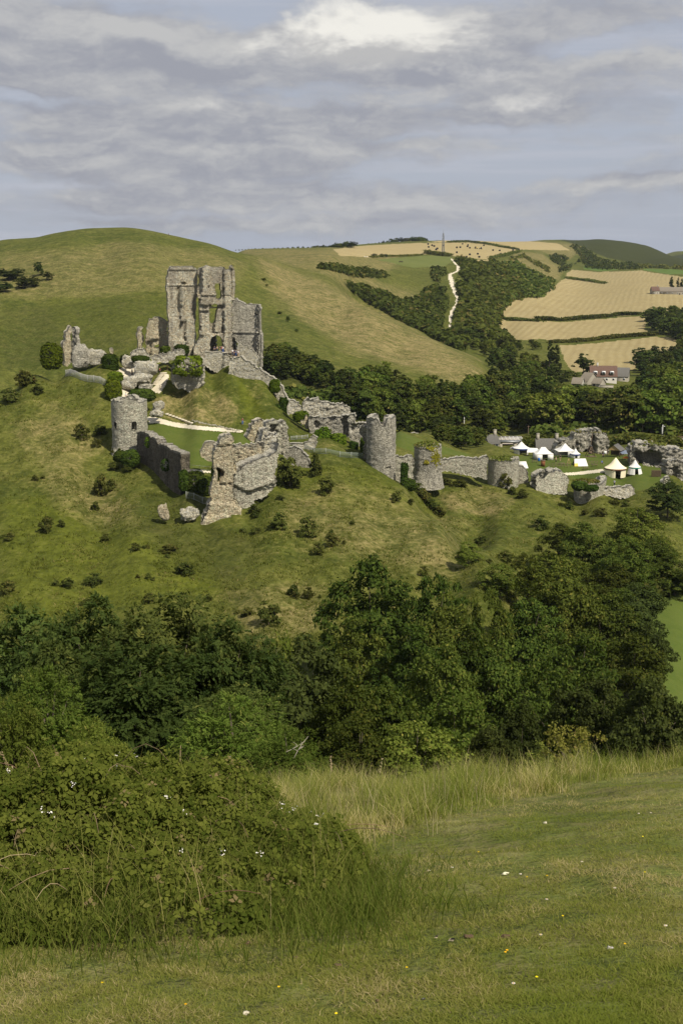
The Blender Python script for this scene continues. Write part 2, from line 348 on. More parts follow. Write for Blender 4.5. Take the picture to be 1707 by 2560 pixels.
# zones of the ground, outlined where the photograph shows them
def C2(*p): return [(850+x/3.484, 540+y/3.484) for x, y in p]
def C3(*p): return [(1257+x/3.484, 560+y/3.484) for x, y in p]
FIELD_A = C3((545,470),(550,430),(600,400),(830,418),(1210,405),(1350,430),(1700,480),(1900,520),(1900,740),(1568,740),(1210,785),(500,840),(300,832),(0,838),(-60,790),(-20,720),(60,690),(130,650),(300,640),(420,560),(510,490))
FIELD_B = C3((-85,920),(-50,880),(-30,842),(300,845),(500,855),(1190,800),(1260,830),(1230,920),(1290,965),(430,1025),(340,1000),(180,1010),(20,1005))
FIELD_C = C3((490,1060),(780,1040),(1290,985),(1450,990),(1568,1030),(1900,1060),(1900,1100),(1430,1105),(1250,1200),(1180,1260),(1000,1290),(790,1290),(600,1290),(540,1200),(500,1090))
GREEN_1 = C3((1220,390),(1568,395),(1900,400),(1900,500),(1568,462),(1400,430),(1220,402))
GREEN_2 = C3((700,363),(940,383),(1000,400),(830,412),(700,392))
BALE = C2((742,238),(1000,228),(1280,247),(1540,290),(1420,350),(1310,382),(1100,362),(1000,352),(880,335),(748,335))
PALE = C2((-60,290),(200,258),(700,233),(742,238),(748,335),(420,350),(260,362),(0,345))
PATCH = C2((1080,370),(1340,390),(1260,420),(1150,415))
FARTOP = C2((740,232),(900,212),(1600,216),(1900,240),(2000,300),(1560,292),(1280,243),(1000,226))
PASTURE = C2((320,380),(700,345),(960,345),(985,390),(900,445),(600,445),(430,402))
CHALK = C2((962,372),(985,408),(1018,440),(1012,478),(940,505),(942,550),(960,600),(985,670),(1012,720),(1000,765),(962,820),(945,880),(950,965),(970,965),(978,905),(990,850),(1010,780),(1036,715),(1014,650),(985,560),(972,510),(1034,480),(1040,440),(1000,405),(972,372))
LAWN_1 = [(375,1062),(395,1058),(440,1068),(500,1076),(560,1082),(640,1086),(700,1100),(640,1140),(560,1150),(500,1170),(470,1172),(440,1150),(400,1135),(375,1110)]
LAWN_2 = [(1230,1150),(1300,1165),(1322,1200),(1420,1190),(1470,1215),(1530,1228),(1600,1225),(1660,1215),(1670,1190),(1640,1160),(1560,1140),(1400,1130),(1300,1140)]
LAWN_3 = [(980,1070),(1020,1088),(1080,1108),(1180,1138),(1160,1140),(1040,1130),(975,1110)]
CPATH = [(372,1040),(392,1044),(440,1056),(500,1066),(560,1070),(610,1076),(606,1081),(550,1079),(500,1075),(440,1068),(395,1058),(372,1058)]
CPATH2 = [(1365,1184),(1440,1180),(1505,1172),(1515,1180),(1450,1186),(1370,1190)]
SUMMIT = [(290,930),(310,915),(345,918),(350,930),(320,945),(330,990),(310,1000),(296,985),(300,950)]
SUMMIT2 = [(375,975),(395,955),(415,935),(425,938),(408,970),(400,982),(380,985)]
RIGHT_FIELD = [(1600,1490),(1660,1492),(1720,1475),(1900,1460),(1900,1780),(1690,1780),(1650,1700)]
FARMGREEN = C3((690,1440),(820,1430),(840,1480),(740,1490))
ROADBIT = C3((735,1488),(810,1488),(815,1502),(735,1500))
# name, outline, Y range, wobble px, material
ZONES = [('field', FIELD_A, 900, 2300, 1.5, 'stubble'), ('field', FIELD_B, 880, 1300, 1.5, 'stubble'), ('field', FIELD_C, 740, 1100, 1.5, 'stubble'),
         ('field', BALE, 1400, 2400, 1.2, 'pale'), ('field', PALE, 1100, 2300, 1.2, 'pale'), ('field', PATCH, 1300, 2200, 1, 'pale'), ('field', FARTOP, 1700, 3000, 1, 'pale'),
         ('field', GREEN_1, 1800, 3200, 1, 'green'), ('field', GREEN_2, 1700, 3000, 1, 'green'), ('pasture', PASTURE, 1000, 2000, 2, 'pasture'),
         ('lawn', LAWN_1, 255, 318, 2, 'lawn'), ('lawn', LAWN_2, 300, 400, 2, 'lawn'), ('lawn', LAWN_3, 300, 400, 2, 'lawn'),
         ('path', CHALK, 850, 1700, 1.2, 'chalk'), ('path', CPATH, 280, 330, 1.5, 'chalk'), ('path', SUMMIT, 280, 350, 2, 'chalk'), ('path', SUMMIT2, 280, 350, 2, 'chalk'), ('path', CPATH2, 300, 360, 1, 'chalk'),
         ('path', [(468,1173),(500,1175),(530,1178),(530,1182),(500,1180),(468,1177)], 245, 300, 0.5, 'chalk'),
         ('field', RIGHT_FIELD, 150, 260, 2, 'green2'), ('field', FARMGREEN, 600, 700, 1.5, 'green2'), ('road', ROADBIT, 560, 680, 1, 'chalk')]

def build_terrain(mats):
    sc_ = np.arange(-0.285, 0.2851, 0.00088)
    out = 0.285 + np.cumsum(np.linspace(0.002, 0.03, 36)); out = out[out < 0.86]
    ss = np.r_[-out[::-1], sc_, out]
    def seg(a, b, st): return np.arange(math.log(a), math.log(b), st)
    tt = np.r_[seg(0.6, 20, 0.02), seg(20, 170, 0.012), seg(170, 255, 0.0042), seg(255, 345, 0.0016), seg(345, 430, 0.0042), seg(430, 2600, 0.0042), seg(2600, 7000, 0.012), [math.log(7000)]]
    S, T = np.meshgrid(ss, tt); Yw = np.exp(T); Xw = S*np.sqrt(Yw**2+np.where(np.abs(S) > 0.285, (np.abs(S)-0.285)*26, 0)**2)
    Z = zat(Xw, Yw)
    ny, nx = S.shape
    V = np.stack([Xw, Yw, Z], -1).reshape(-1, 3)
    idx = np.arange(ny*nx).reshape(ny, nx)
    Q = np.stack([idx[:-1, :-1], idx[:-1, 1:], idx[1:, 1:], idx[1:, :-1]], -1).reshape(-1, 4)
    cen = V[Q].mean(1)
    # where each piece of ground shows in the photograph (only used to look up which zone it belongs to)
    def px(P):
        c, s = math.cos(PITCH), math.sin(PITCH)
        f = P[:, 1]*c - P[:, 2]*s; w = P[:, 1]*s + P[:, 2]*c
        return CU + F_PX*P[:, 0]/f, CV - F_PX*w/f
    U, Vv = px(cen)
    nzu = fbm(cen[:, 0]/9, cen[:, 1]/9, oct=3, seed=31); nzv = fbm(cen[:, 0]/9, cen[:, 1]/9, oct=3, seed=77)
    zone = np.full(len(Q), -1)
    for i, (nm, poly, y0, y1, wob, mt) in enumerate(ZONES):
        m = (cen[:, 1] > y0) & (cen[:, 1] < y1)
        k = np.where(m)[0]
        if len(k) == 0: continue
        ins = inpoly(U[k]+nzu[k]*wob*2, Vv[k]+nzv[k]*wob, poly)
        zone[k[ins]] = i
    # ground cover per vertex: how dry, how rank and dark the sward is, and a painted cloud shadow
    Uv, Vp = px(V); X, Y = V[:, 0], V[:, 1]
    def soft(poly, wob, seed, y0, y1, sc_m=20):
        m = np.where((Y > y0) & (Y < y1))[0]; r = np.zeros(len(V)); acc = np.zeros(len(m))
        for j in range(5):
            a = fbm(X[m]/sc_m, Y[m]/sc_m, oct=4, seed=seed+j*3); b = fbm(X[m]/sc_m, Y[m]/sc_m, oct=4, seed=seed+50+j*3)
            acc += inpoly(Uv[m]+a*wob*(1+0.4*j), Vp[m]+b*wob*(0.6+0.3*j), poly)
        r[m] = acc/5; return r
    dry = np.zeros(len(V)); dark = np.zeros(len(V)); lush = np.zeros(len(V))
    dry = np.maximum(dry, soft([(640,640),(740,676),(850,726),(993,804),(1180,897),(1215,940),(1120,960),(1000,915),(850,850),(740,790),(690,740)], 26, 1, 480, 1000, 40))
    dry = np.maximum(dry, 0.75*soft([(560,622),(980,620),(1000,660),(930,700),(1060,735),(1020,765),(900,735),(760,672),(640,640)], 14, 4, 900, 2000, 60))
    dry = np.maximum(dry, 0.5*soft([(0,640),(300,600),(520,625),(620,655),(600,700),(420,725),(250,738),(0,745)], 20, 7, 600, 950, 40))
    dry = np.maximum(dry, 0.9*soft(C3((0,330),(150,240),(350,260),(420,330),(530,400),(480,490),(400,470),(180,400)), 8, 9, 1200, 2300, 60))
    dry = np.maximum(dry, 0.8*soft(C3((-1200,200),(0,150),(300,150),(560,170),(900,190),(640,260),(560,320),(330,230),(180,220)), 6, 10, 1500, 3000, 80))
    dry = np.maximum(dry, 0.75*soft([(380,1000),(480,960),(560,985),(600,1040),(560,1060),(430,1050)], 18, 12, 295, 335, 8))
    dry = np.maximum(dry, 0.5*soft([(40,1060),(150,1010),(220,1050),(240,1120),(200,1180),(300,1200),(330,1280),(260,1330),(130,1260)], 30, 14, 225, 320, 8))
    dry = np.maximum(dry, 0.45*soft([(720,1200),(960,1220),(1180,1350),(1150,1440),(950,1420),(700,1290)], 60, 16, 200, 290, 8))
    dry = np.maximum(dry, 0.55*soft([(560,1480),(780,1450),(830,1560),(640,1620)], 20, 19, 180, 225, 6))
    dry = np.maximum(dry, 0.6*soft([(1090,1240),(1200,1215),(1290,1250),(1240,1290),(1130,1280)], 16, 20, 270, 325, 8))
    lush = np.maximum(lush, soft([(590,930),(640,1000),(690,1060),(640,1075),(600,1020)], 10, 22, 295, 335, 6))
    lush = np.maximum(lush, soft([(0,1260),(150,1240),(300,1330),(500,1390),(560,1480),(0,1560)], 30, 24, 190, 260, 9))
    lush = np.maximum(lush, 0.55*soft([(120,752),(400,742),(420,800),(300,840),(140,830)], 20, 26, 500, 640, 30))
    lush = np.maximum(lush, 0.9*soft([(560,1180),(780,1170),(950,1180),(1100,1300),(860,1280)], 26, 28, 220, 300, 10))
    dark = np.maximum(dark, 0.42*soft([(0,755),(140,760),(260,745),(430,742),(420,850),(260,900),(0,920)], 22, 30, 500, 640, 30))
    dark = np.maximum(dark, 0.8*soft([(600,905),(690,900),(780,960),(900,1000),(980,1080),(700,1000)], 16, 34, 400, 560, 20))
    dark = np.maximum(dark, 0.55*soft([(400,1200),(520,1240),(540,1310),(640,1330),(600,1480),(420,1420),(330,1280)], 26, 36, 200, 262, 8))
    dark = np.maximum(dark, 2.2*soft(C3((500,140),(800,125),(1090,150),(1420,230),(1900,330),(1900,400),(1500,375),(1100,330),(900,290),(700,200),(640,180)), 4, 38, 2000, 4000, 100))  # far hill: dark cover plus its cloud shadow, painted into the ground colour
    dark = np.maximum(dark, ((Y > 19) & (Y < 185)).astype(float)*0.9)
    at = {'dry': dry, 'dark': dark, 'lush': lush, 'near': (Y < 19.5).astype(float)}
    groups = {}
    for i, z in enumerate(ZONES): groups[i] = (z[0], z[5])
    for zi in [-1] + list(range(len(ZONES))):
        q = Q[zone == zi]
        if len(q) == 0: print('zone empty', zi); continue
        used, inv = np.unique(q.ravel(), return_inverse=True)
        nm, mt = ('ground', 'grass') if zi < 0 else groups[zi]
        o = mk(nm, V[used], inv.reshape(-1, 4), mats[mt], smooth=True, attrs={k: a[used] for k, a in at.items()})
        tag(o, kind='structure')
        if zi < 0: rest = o
    return rest

def ground_material(name, g1, g2, g3, dryc=None, scale=1.0, bump=0.6, stripes=None, tuft=True):
    m, t, b = material(name)
    pos = t.add('ShaderNodeNewGeometry').outputs['Position']
    fl = t.mapping(pos, (1, 1, 0.6))
    # distance-independent mixture of large drifts, metre-size patches and tussocks
    n0 = t.noise(fl, 0.018*scale, 5, 0.6, 0.6); n1 = t.noise(fl, 0.16*scale, 6, 0.65, 0.4); n2 = t.noise(fl, 1.1*scale, 5, 0.7); n3 = t.noise(fl, 7.0, 4, 0.7)
    f = t.math('ADD', t.math('MULTIPLY', n0, 0.35), t.math('ADD', t.math('MULTIPLY', n1, 0.4), t.math('MULTIPLY', n2, 0.25)))
    col = t.mix(t.ramp(f, 0.40, 0.58), g1, g2)
    col = t.mix(t.ramp(n2, 0.55, 0.78), col, g3)
    if dryc:
        dry = t.attr('dry'); lush = t.attr('lush'); dark = t.attr('dark')
        dd = t.math('ADD', t.math('MULTIPLY', dry, t.ramp(t.math('ADD', t.math('MULTIPLY', n1, 0.5), t.math('MULTIPLY', n2, 0.5)), 0.38, 0.62, 0.15, 1.0)), t.math('MULTIPLY', t.ramp(t.math('ADD', t.math('MULTIPLY', n1, 0.6), t.math('MULTIPLY', n2, 0.4)), 0.52, 0.68), 0.30), clamp=True)
        col = t.mix(t.math('MULTIPLY', lush, t.ramp(n1, 0.3, 0.6, 0.35, 0.9)), col, C(0.088, 0.102, 0.012))
        col = t.mix(dd, col, t.mix(n2, dryc[0], dryc[1]))
        near = t.attr('near'); col = t.mix(near, col, t.mix(t.ramp(t.math('ADD', t.math('MULTIPLY', t.noise(fl, 1.3, 4, 0.6), 0.6), t.math('MULTIPLY', n3, 0.4)), 0.42, 0.62), C(0.124, 0.144, 0.038), C(0.198, 0.180, 0.078)))
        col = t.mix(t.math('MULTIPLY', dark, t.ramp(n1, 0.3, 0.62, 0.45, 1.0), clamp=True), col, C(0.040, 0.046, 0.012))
    if stripes:
        ang, w, c2 = stripes
        sv = t.mapping(pos, (1, 1, 0), rot=(0, 0, ang))
        wv = t.add('ShaderNodeTexWave', wave_type='BANDS'); t.put(wv.inputs['Vector'], t.vmath('ADD', sv, t.vmath('SCALE', t.noise(fl, 0.006, 3, out='Color'), scale=14)))
        wv.inputs['Scale'].default_value = w; wv.inputs['Distortion'].default_value = 1.2; wv.inputs['Detail'].default_value = 3
        str2 = t.noise(t.mapping(sv, (0.35, 0.02, 1)), 1.0, 4, 0.6)
        col = t.mix(t.math('MULTIPLY', wv.outputs['Fac'], t.ramp(n0, 0.35, 0.65, 0.25, 0.7)), col, c2)
        col = t.mix(t.ramp(str2, 0.5, 0.75, 0, 0.55), col, g3)
    col = t.mix(t.ramp(n3, 0.3, 0.75, 0.0, 0.35), col, t.mix(1.0, col, C(0.55, 0.6, 0.5), 'MULTIPLY'))
    if dryc:
        g2_ = t.math('ADD', t.math('MULTIPLY', t.noise(t.mapping(fl, (1, 0.6, 1)), 0.42, 4, 0.7), 0.6), t.math('MULTIPLY', n2, 0.4))
        col = t.mix(1.0, col, t.mix(t.ramp(g2_, 0.36, 0.64), C(0.62, 0.64, 0.56), C(1.22, 1.2, 1.2)), 'MULTIPLY')
    t.put(b.inputs['Base Color'], col)
    h = t.math('ADD', t.math('MULTIPLY', n1, 1.0), t.math('ADD', t.math('MULTIPLY', n2, 0.45), t.math('MULTIPLY', n3, 0.08)))
    t.put(b.inputs['Normal'], t.bump(h, bump, 1.0))
    b.inputs['Specular IOR Level'].default_value = 0.05
    return m
MG = {
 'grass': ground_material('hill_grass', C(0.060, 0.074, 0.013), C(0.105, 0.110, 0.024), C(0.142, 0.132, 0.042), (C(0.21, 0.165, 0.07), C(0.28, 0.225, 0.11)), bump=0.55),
 'stubble': ground_material('stubble', C(0.275, 0.220, 0.108), C(0.325, 0.268, 0.138), C(0.215, 0.165, 0.085), scale=0.5, bump=0.05, stripes=(0.25, 0.055, C(0.235, 0.182, 0.085))),
 'pale': ground_material('pale_stubble', C(0.31, 0.245, 0.12), C(0.36, 0.29, 0.15), C(0.24, 0.20, 0.09), scale=0.4, bump=0.05, stripes=(1.4, 0.02, C(0.25, 0.2, 0.095))),
 'green': ground_material('green_field', C(0.075, 0.12, 0.02), C(0.09, 0.135, 0.03), C(0.10, 0.13, 0.03), bump=0.1),
 'green2': ground_material('meadow', C(0.070, 0.100, 0.018), C(0.088, 0.115, 0.024), C(0.10, 0.115, 0.03), bump=0.25),
 'pasture': ground_material('pasture', C(0.10, 0.12, 0.03), C(0.12, 0.135, 0.04), C(0.15, 0.145, 0.05), bump=0.15),
 'lawn': ground_material('mown_lawn', C(0.062, 0.088, 0.015), C(0.085, 0.105, 0.022), C(0.15, 0.135, 0.05), scale=1.6, bump=0.12),
 'chalk': ground_material('chalk', C(0.62, 0.56, 0.45), C(0.52, 0.46, 0.35), C(0.70, 0.65, 0.55), scale=3, bump=0.2),
}
GROUND = build_terrain(MG)

# ------------------------------------------------------------------ masonry
def stone_material(name, light, mid, dark, lichen=0.25, stain=0.5, course=1.0, warm=None):
    m, t, b = material(name)
    tc = t.add('ShaderNodeTexCoord').outputs['Object']
    oi = t.add('ShaderNodeObjectInfo'); 
    p = t.vmath('ADD', tc, t.vmath('SCALE', oi.outputs['Location'], scale=0.37))
    big = t.noise(t.mapping(p, (1, 1, 0.6)), 0.22, 5, 0.6, 0.5)
    mid_n = t.noise(t.mapping(p, (1, 1, 1.8)), 0.9, 5, 0.7)
    st = t.voro(t.mapping(p, (1, 1, 1.9)), 2.6, 'Color')
    sep = t.add('ShaderNodeSeparateColor'); t.put(sep.inputs[0], st)
    row = t.noise(t.mapping(p, (0.25, 0.25, 5.0)), 1.0, 3, 0.6)
    f = t.math('ADD', t.math('MULTIPLY', sep.outputs[0], 0.32), t.math('ADD', t.math('MULTIPLY', mid_n, 0.42), t.math('MULTIPLY', row, 0.30*course)))
    col = t.mix(t.ramp(f, 0.36, 0.72), mid, light)
    col = t.mix(t.math('MULTIPLY', t.ramp(t.math('ADD', t.math('MULTIPLY', big, 0.55), t.math('MULTIPLY', t.noise(t.mapping(p, (1.1, 1.1, 0.13)), 1.0, 4, 0.65), 0.45)), 0.43, 0.58), stain), col, dark)
    spots = t.math('ADD', t.math('MULTIPLY', t.noise(p, 1.9, 5, 0.75), 0.65), t.math('MULTIPLY', t.noise(t.mapping(p, (1.0, 1.0, 0.22)), 0.8, 4, 0.6), 0.35))
    col = t.mix(t.math('MULTIPLY', t.ramp(spots, 0.545, 0.62), lichen), col, C(0.62, 0.60, 0.52))
    col = t.mix(t.ramp(t.noise(p, 3.1, 4, 0.7), 0.60, 0.70, 0, 0.65), col, t.mix(1.0, dark, C(0.5, 0.5, 0.5), 'MULTIPLY'))
    joint = t.voro(t.mapping(p, (1, 1, 2.0)), 2.3, feature='DISTANCE_TO_EDGE')
    holes = t.noise(t.mapping(p, (1, 1, 1.4)), 2.4, 4, 0.75)
    jm = t.math('MAXIMUM', t.math('MULTIPLY', t.ramp(joint, 0.12, 0.0), 0.6), t.ramp(holes, 0.54, 0.62, 0, 0.85))
    col = t.mix(jm, col, t.mix(1.0, col, C(0.34, 0.33, 0.32), 'MULTIPLY'))
    rim = t.math('MULTIPLY', t.attr('rim'), t.ramp(mid_n, 0.3, 0.6, 0.35, 1.0))
    col = t.mix(t.math('MULTIPLY', rim, 0.8), col, t.mix(sep.outputs[2], C(0.40, 0.375, 0.31), C(0.62, 0.59, 0.51)))
    if warm: col = t.mix(t.ramp(t.noise(p, 0.33, 4, 0.6), 0.54, 0.72, 0, 0.25), col, warm)
    t.put(b.inputs['Base Color'], col)
    h = t.math('ADD', t.math('MULTIPLY', sep.outputs[1], 0.5), t.math('ADD', t.math('SUBTRACT', mid_n, t.math('MULTIPLY', jm, 0.9)), t.math('MULTIPLY', row, 0.4)))
    t.put(b.inputs['Normal'], t.bump(h, 1.0, 0.35))
    b.inputs['Roughness'].default_value = 0.95; b.inputs['Specular IOR Level'].default_value = 0.1
    return m
ST = {
 'keep': stone_material('keep_stone', C(0.660, 0.660, 0.543), C(0.660, 0.562, 0.390), C(0.328, 0.293, 0.237), 0.25, 0.75, warm=C(0.660, 0.485, 0.225)),
 'grey': stone_material('grey_stone', C(0.660, 0.616, 0.500), C(0.487, 0.458, 0.379), C(0.273, 0.260, 0.218), 0.80, 0.7),
 'buff': stone_material('buff_rubble', C(0.660, 0.660, 0.473), C(0.640, 0.537, 0.361), C(0.390, 0.332, 0.250), 0.35, 0.4, 0.6, warm=C(0.660, 0.558, 0.303)),
 'pale': stone_material('pale_rubble', C(0.660, 0.660, 0.622), C(0.660, 0.608, 0.459), C(0.390, 0.355, 0.275), 0.6, 0.4, 0.5),
 'painted_shade': stone_material('shade_painted_stone', C(0.26, 0.225, 0.165), C(0.18, 0.155, 0.115), C(0.10, 0.09, 0.07), 0.15, 0.7),  # curtain wall's shade painted into a darker stone colour
 'wall': stone_material('curtain_stone', C(0.660, 0.660, 0.520), C(0.547, 0.498, 0.390), C(0.330, 0.306, 0.250), 0.4, 0.45),
}
def smooth_edge(mask, A, Z, it=1):
    """pulls the stepped rim of a cell mask into a slanting broken edge"""
    M = np.pad(mask, 1).astype(int); cnt = M[:-1, :-1]+M[1:, :-1]+M[:-1, 1:]+M[1:, 1:]
    bd = (cnt > 0) & (cnt < 4)
    A = A.copy(); Z = Z.copy()
    eh = np.pad(mask, ((0, 0), (1, 1))); eh = eh[:, :-1] != eh[:, 1:]      # rim edges along the first axis, between (i,j) and (i+1,j)
    ev = np.pad(mask, ((1, 1), (0, 0))); ev = ev[:-1, :] != ev[1:, :]
    for _ in range(it):
        sa = np.zeros_like(A); sz = np.zeros_like(Z); n = np.zeros_like(A)
        sa[:-1] += np.where(eh, A[1:], 0); sz[:-1] += np.where(eh, Z[1:], 0); n[:-1] += eh
        sa[1:] += np.where(eh, A[:-1], 0); sz[1:] += np.where(eh, Z[:-1], 0); n[1:] += eh
        sa[:, :-1] += np.where(ev, A[:, 1:], 0); sz[:, :-1] += np.where(ev, Z[:, 1:], 0); n[:, :-1] += ev
        sa[:, 1:] += np.where(ev, A[:, :-1], 0); sz[:, 1:] += np.where(ev, Z[:, :-1], 0); n[:, 1:] += ev
        k = bd & (n > 0); nn = np.maximum(n, 1)
        A = np.where(k, 0.35*A+0.65*sa/nn, A); Z = np.where(k, 0.35*Z+0.65*sz/nn, Z)
    return A, Z
def rim_of(mask, cell, depth):
    """1 on the vertices within depth of the broken top of their column"""
    ni, nj = mask.shape; top = np.where(mask.any(1), nj-1-np.argmax(mask[:, ::-1], 1), 0)
    tv = np.maximum(np.r_[top, top[-1]], np.r_[top[0], top]); J = np.arange(nj+1)[None, :]
    return np.clip(1-(tv[:, None]+1-J)*cell/depth, 0, 1)
def solid(name, mask, pos, mat, parent=None, rim=None):
    """solid made of the marked cells of a grid; pos(i, j, side) -> vertex grid for front (0) and back (1)"""
    ni, nj = mask.shape
    P0, P1 = pos
    vid = lambda i, j, s: (i*(nj+1)+j) + s*(ni+1)*(nj+1)
    I, J = np.where(mask)
    fr = np.stack([vid(I, J, 0), vid(I+1, J, 0), vid(I+1, J+1, 0), vid(I, J+1, 0)], -1)
    bk = np.stack([vid(I, J, 1), vid(I, J+1, 1), vid(I+1, J+1, 1), vid(I+1, J, 1)], -1)
    fs = [fr, bk]
    M = np.pad(mask, 1)
    for di, dj, a, b in ((-1, 0, (0, 1), (0, 0)), (1, 0, (1, 0), (1, 1)), (0, -1, (0, 0), (1, 0)), (0, 1, (1, 1), (0, 1))):
        k = ~M[I+1+di, J+1+dj]; i, j = I[k], J[k]
        A = (i+a[0], j+a[1]); B = (i+b[0], j+b[1])
        fs.append(np.stack([vid(*A, 0), vid(*A, 1), vid(*B, 1), vid(*B, 0)], -1)[:, ::-1])
    F = np.concatenate(fs); V = np.concatenate([P0.reshape(-1, 3), P1.reshape(-1, 3)])
    used, inv = np.unique(F.ravel(), return_inverse=True)
    at = None if rim is None else {'rim': np.concatenate([rim.ravel(), rim.ravel()])[used]}
    return mk(name, V[used], inv.reshape(-1, 4)[:, ::-1], mat, parent, attrs=at)
_seed = [100]
def wall(name, poly, Y, yaw=0.0, thick=2.0, holes=(), relief=(), cell=0.32, rough=0.22, rag=0.35, mat='wall', parent=None, lean=0.0):
    """a standing piece of masonry: its outline is traced on an upright plane that stands Y metres away and is turned by yaw"""
    _seed[0] += 7; sd = _seed[0]; yw = R(yaw)
    us = [p[0] for p in poly]; vs = [p[1] for p in poly]; uc = (min(us)+max(us))/2; vc = max(vs)
    O = G(uc, vc, Y); d = np.array([math.cos(yw), math.sin(yw), 0]); n = np.array([math.sin(yw), -math.cos(yw), 0])
    def tp(u, v):
        r = ray(u, v); P = r*(O.dot(n)/r.dot(n)) - O; return (P.dot(d), P[2])
    pl = [tp(*p) for p in poly]; hl = [[tp(*p) for p in h] for h in holes]; rl = [([tp(*p) for p in q], dv) for q, dv in relief]
    a0, a1 = min(p[0] for p in pl)-cell, max(p[0] for p in pl)+cell; z0, z1 = min(p[1] for p in pl)-cell, max(p[1] for p in pl)+cell
    ni, nj = int((a1-a0)/cell)+1, int((z1-z0)/cell)+1
    A, Z = np.meshgrid(a0+np.arange(ni+1)*cell, z0+np.arange(nj+1)*cell, indexing='ij')
    ac, zc = (A[:-1, :-1]+A[1:, 1:])/2, (Z[:-1, :-1]+Z[1:, 1:])/2
    wa = rag*(0.5*fbm(ac/2.2, zc/2.2, oct=2, seed=sd)+0.9*vnoise(ac/0.42, zc/0.42, seed=sd+20)); wz = rag*(0.5*fbm(ac/1.9+40, zc/1.9, oct=2, seed=sd+1)+1.0*vnoise(ac/0.45, zc/0.4+9, seed=sd+21))
    mask = inpoly(ac+wa, zc+wz, pl)
    for h in hl: mask &= ~inpoly(ac+wa*0.45, zc+wz*0.45, h)
    dep = rough*(0.45*fbm(A/1.6, Z/1.0, oct=2, seed=sd+2) + 0.8*vnoise(A*2.1, Z*3.3, seed=sd+8)) + 0.6*rough*vnoise(A*7.1, Z*7.1, seed=sd+3)
    A0, Z0 = A, Z; A, Z = smooth_edge(mask, A, Z)
    for q, dv in rl: dep = dep + dv*inpoly(A0+0.25*vnoise(A0/0.5, Z0/0.5, seed=sd+9), Z0, q)
    back = -thick + rough*fbm(A/1.3, Z/0.9, oct=3, seed=sd+4)
    ja = A + 0.30*cell*vnoise(A*5.3, Z*5.7, seed=sd+5); jz = Z + 0.30*cell*vnoise(A*5.9, Z*4.9, seed=sd+6)
    ln = lean*(Z-z0)
    if parent is not None: o_off = np.array(parent.location)
    else: o_off = O
    def world(dp): return (O-o_off) + ja[..., None]*d + jz[..., None]*np.array([0, 0, 1.0]) + (dp+ln)[..., None]*n
    o = solid(name, mask, (world(dep), world(back)), ST[mat] if isinstance(mat, str) else mat, parent, rim_of(mask, cell, 0.9+0.5*math.sin(sd)))
    if parent is None: o.location = O.tolist()
    return o
def drum(name, u0, u1, top, bot, Y, thick=1.6, arc=(180, 540), holes=(), cell=0.32, rough=0.14, rag=0.3, mat='grey', parent=None, batter=0.0, flare=0.0, flare_h=3.0, lean=(0, 0)):
    """a round tower between two pixel columns; top: [(u, v)] profile of its broken head seen from the front"""
    _seed[0] += 7; sd = _seed[0]
    Rr = (u1-u0)/2*Y/F_PX; c = G((u0+u1)/2, bot, Y+Rr)
    tv = [(( (u-(u0+u1)/2)/((u1-u0)/2)), G(u, v, Y+Rr*0.4)[2]-c[2]) for u, v in top]
    # angle 0 faces the viewer; sin(angle) = sideways position
    zt = max(z for _, z in tv)+1; n = int(2*math.pi*Rr*(arc[1]-arc[0])/360/cell); m = int((zt+1.5)/cell)
    th = np.radians(np.linspace(arc[0], arc[1], n+1)); zz = -1.5+np.arange(m+1)*cell
    TH, Z = np.meshgrid(th, zz, indexing='ij')
    tc = (TH[:-1, :-1]+TH[1:, 1:])/2; zc = (Z[:-1, :-1]+Z[1:, 1:])/2
    prof = np.interp(np.sin(tc), [a for a, _ in tv], [b for _, b in tv])
    prof = prof + rag*(0.8*fbm(np.cos(tc)*Rr/1.4, np.sin(tc)*Rr/1.4, oct=2, seed=sd)+0.9*vnoise(np.cos(tc)*Rr/0.4, np.sin(tc)*Rr/0.4, seed=sd+20))
    mask = zc < prof
    for (hu0, hu1, hv0, hv1) in holes:
        s0, s1 = [math.asin(max(-1, min(1, (u-(u0+u1)/2)/((u1-u0)/2)))) for u in (hu0, hu1)]
        za, zb = [G((hu0+hu1)/2, v, Y+0.2)[2]-c[2] for v in (hv1, hv0)]
        tn = (tc+math.pi) % (2*math.pi)-math.pi
        mask &= ~((tn > s0) & (tn < s1) & (zc > za) & (zc < zb))
    TH, Z = smooth_edge(mask, TH, Z)
    sx, sy = np.sin(TH), -np.cos(TH)
    rr = Rr + rough*fbm(sx*Rr/1.0+9, Z/0.6, sy*Rr/1.0, oct=4, seed=sd+2)*1.5 - batter*Z + flare*np.clip(1-Z/flare_h, 0, 2)
    ri = np.maximum(rr-thick + 0.2*fbm(sx*Rr, Z, sy*Rr, oct=2, seed=sd+3), 0.15)
    jz = Z + 0.28*cell*vnoise(sx*Rr*5, Z*5, sy*Rr*5, seed=sd+5)
    base = np.array(parent.location) if parent else c
    lx, ly = lean
    def P(r): return np.stack([c[0]-base[0]+sx*r+lx*jz, c[1]-base[1]+sy*r+ly*jz, c[2]-base[2]+jz], -1)
    o = solid(name, mask, (P(rr), P(ri)), ST[mat] if isinstance(mat, str) else mat, parent, rim_of(mask, cell, 1.1))
    if parent is None: o.location = c.tolist()
    return o
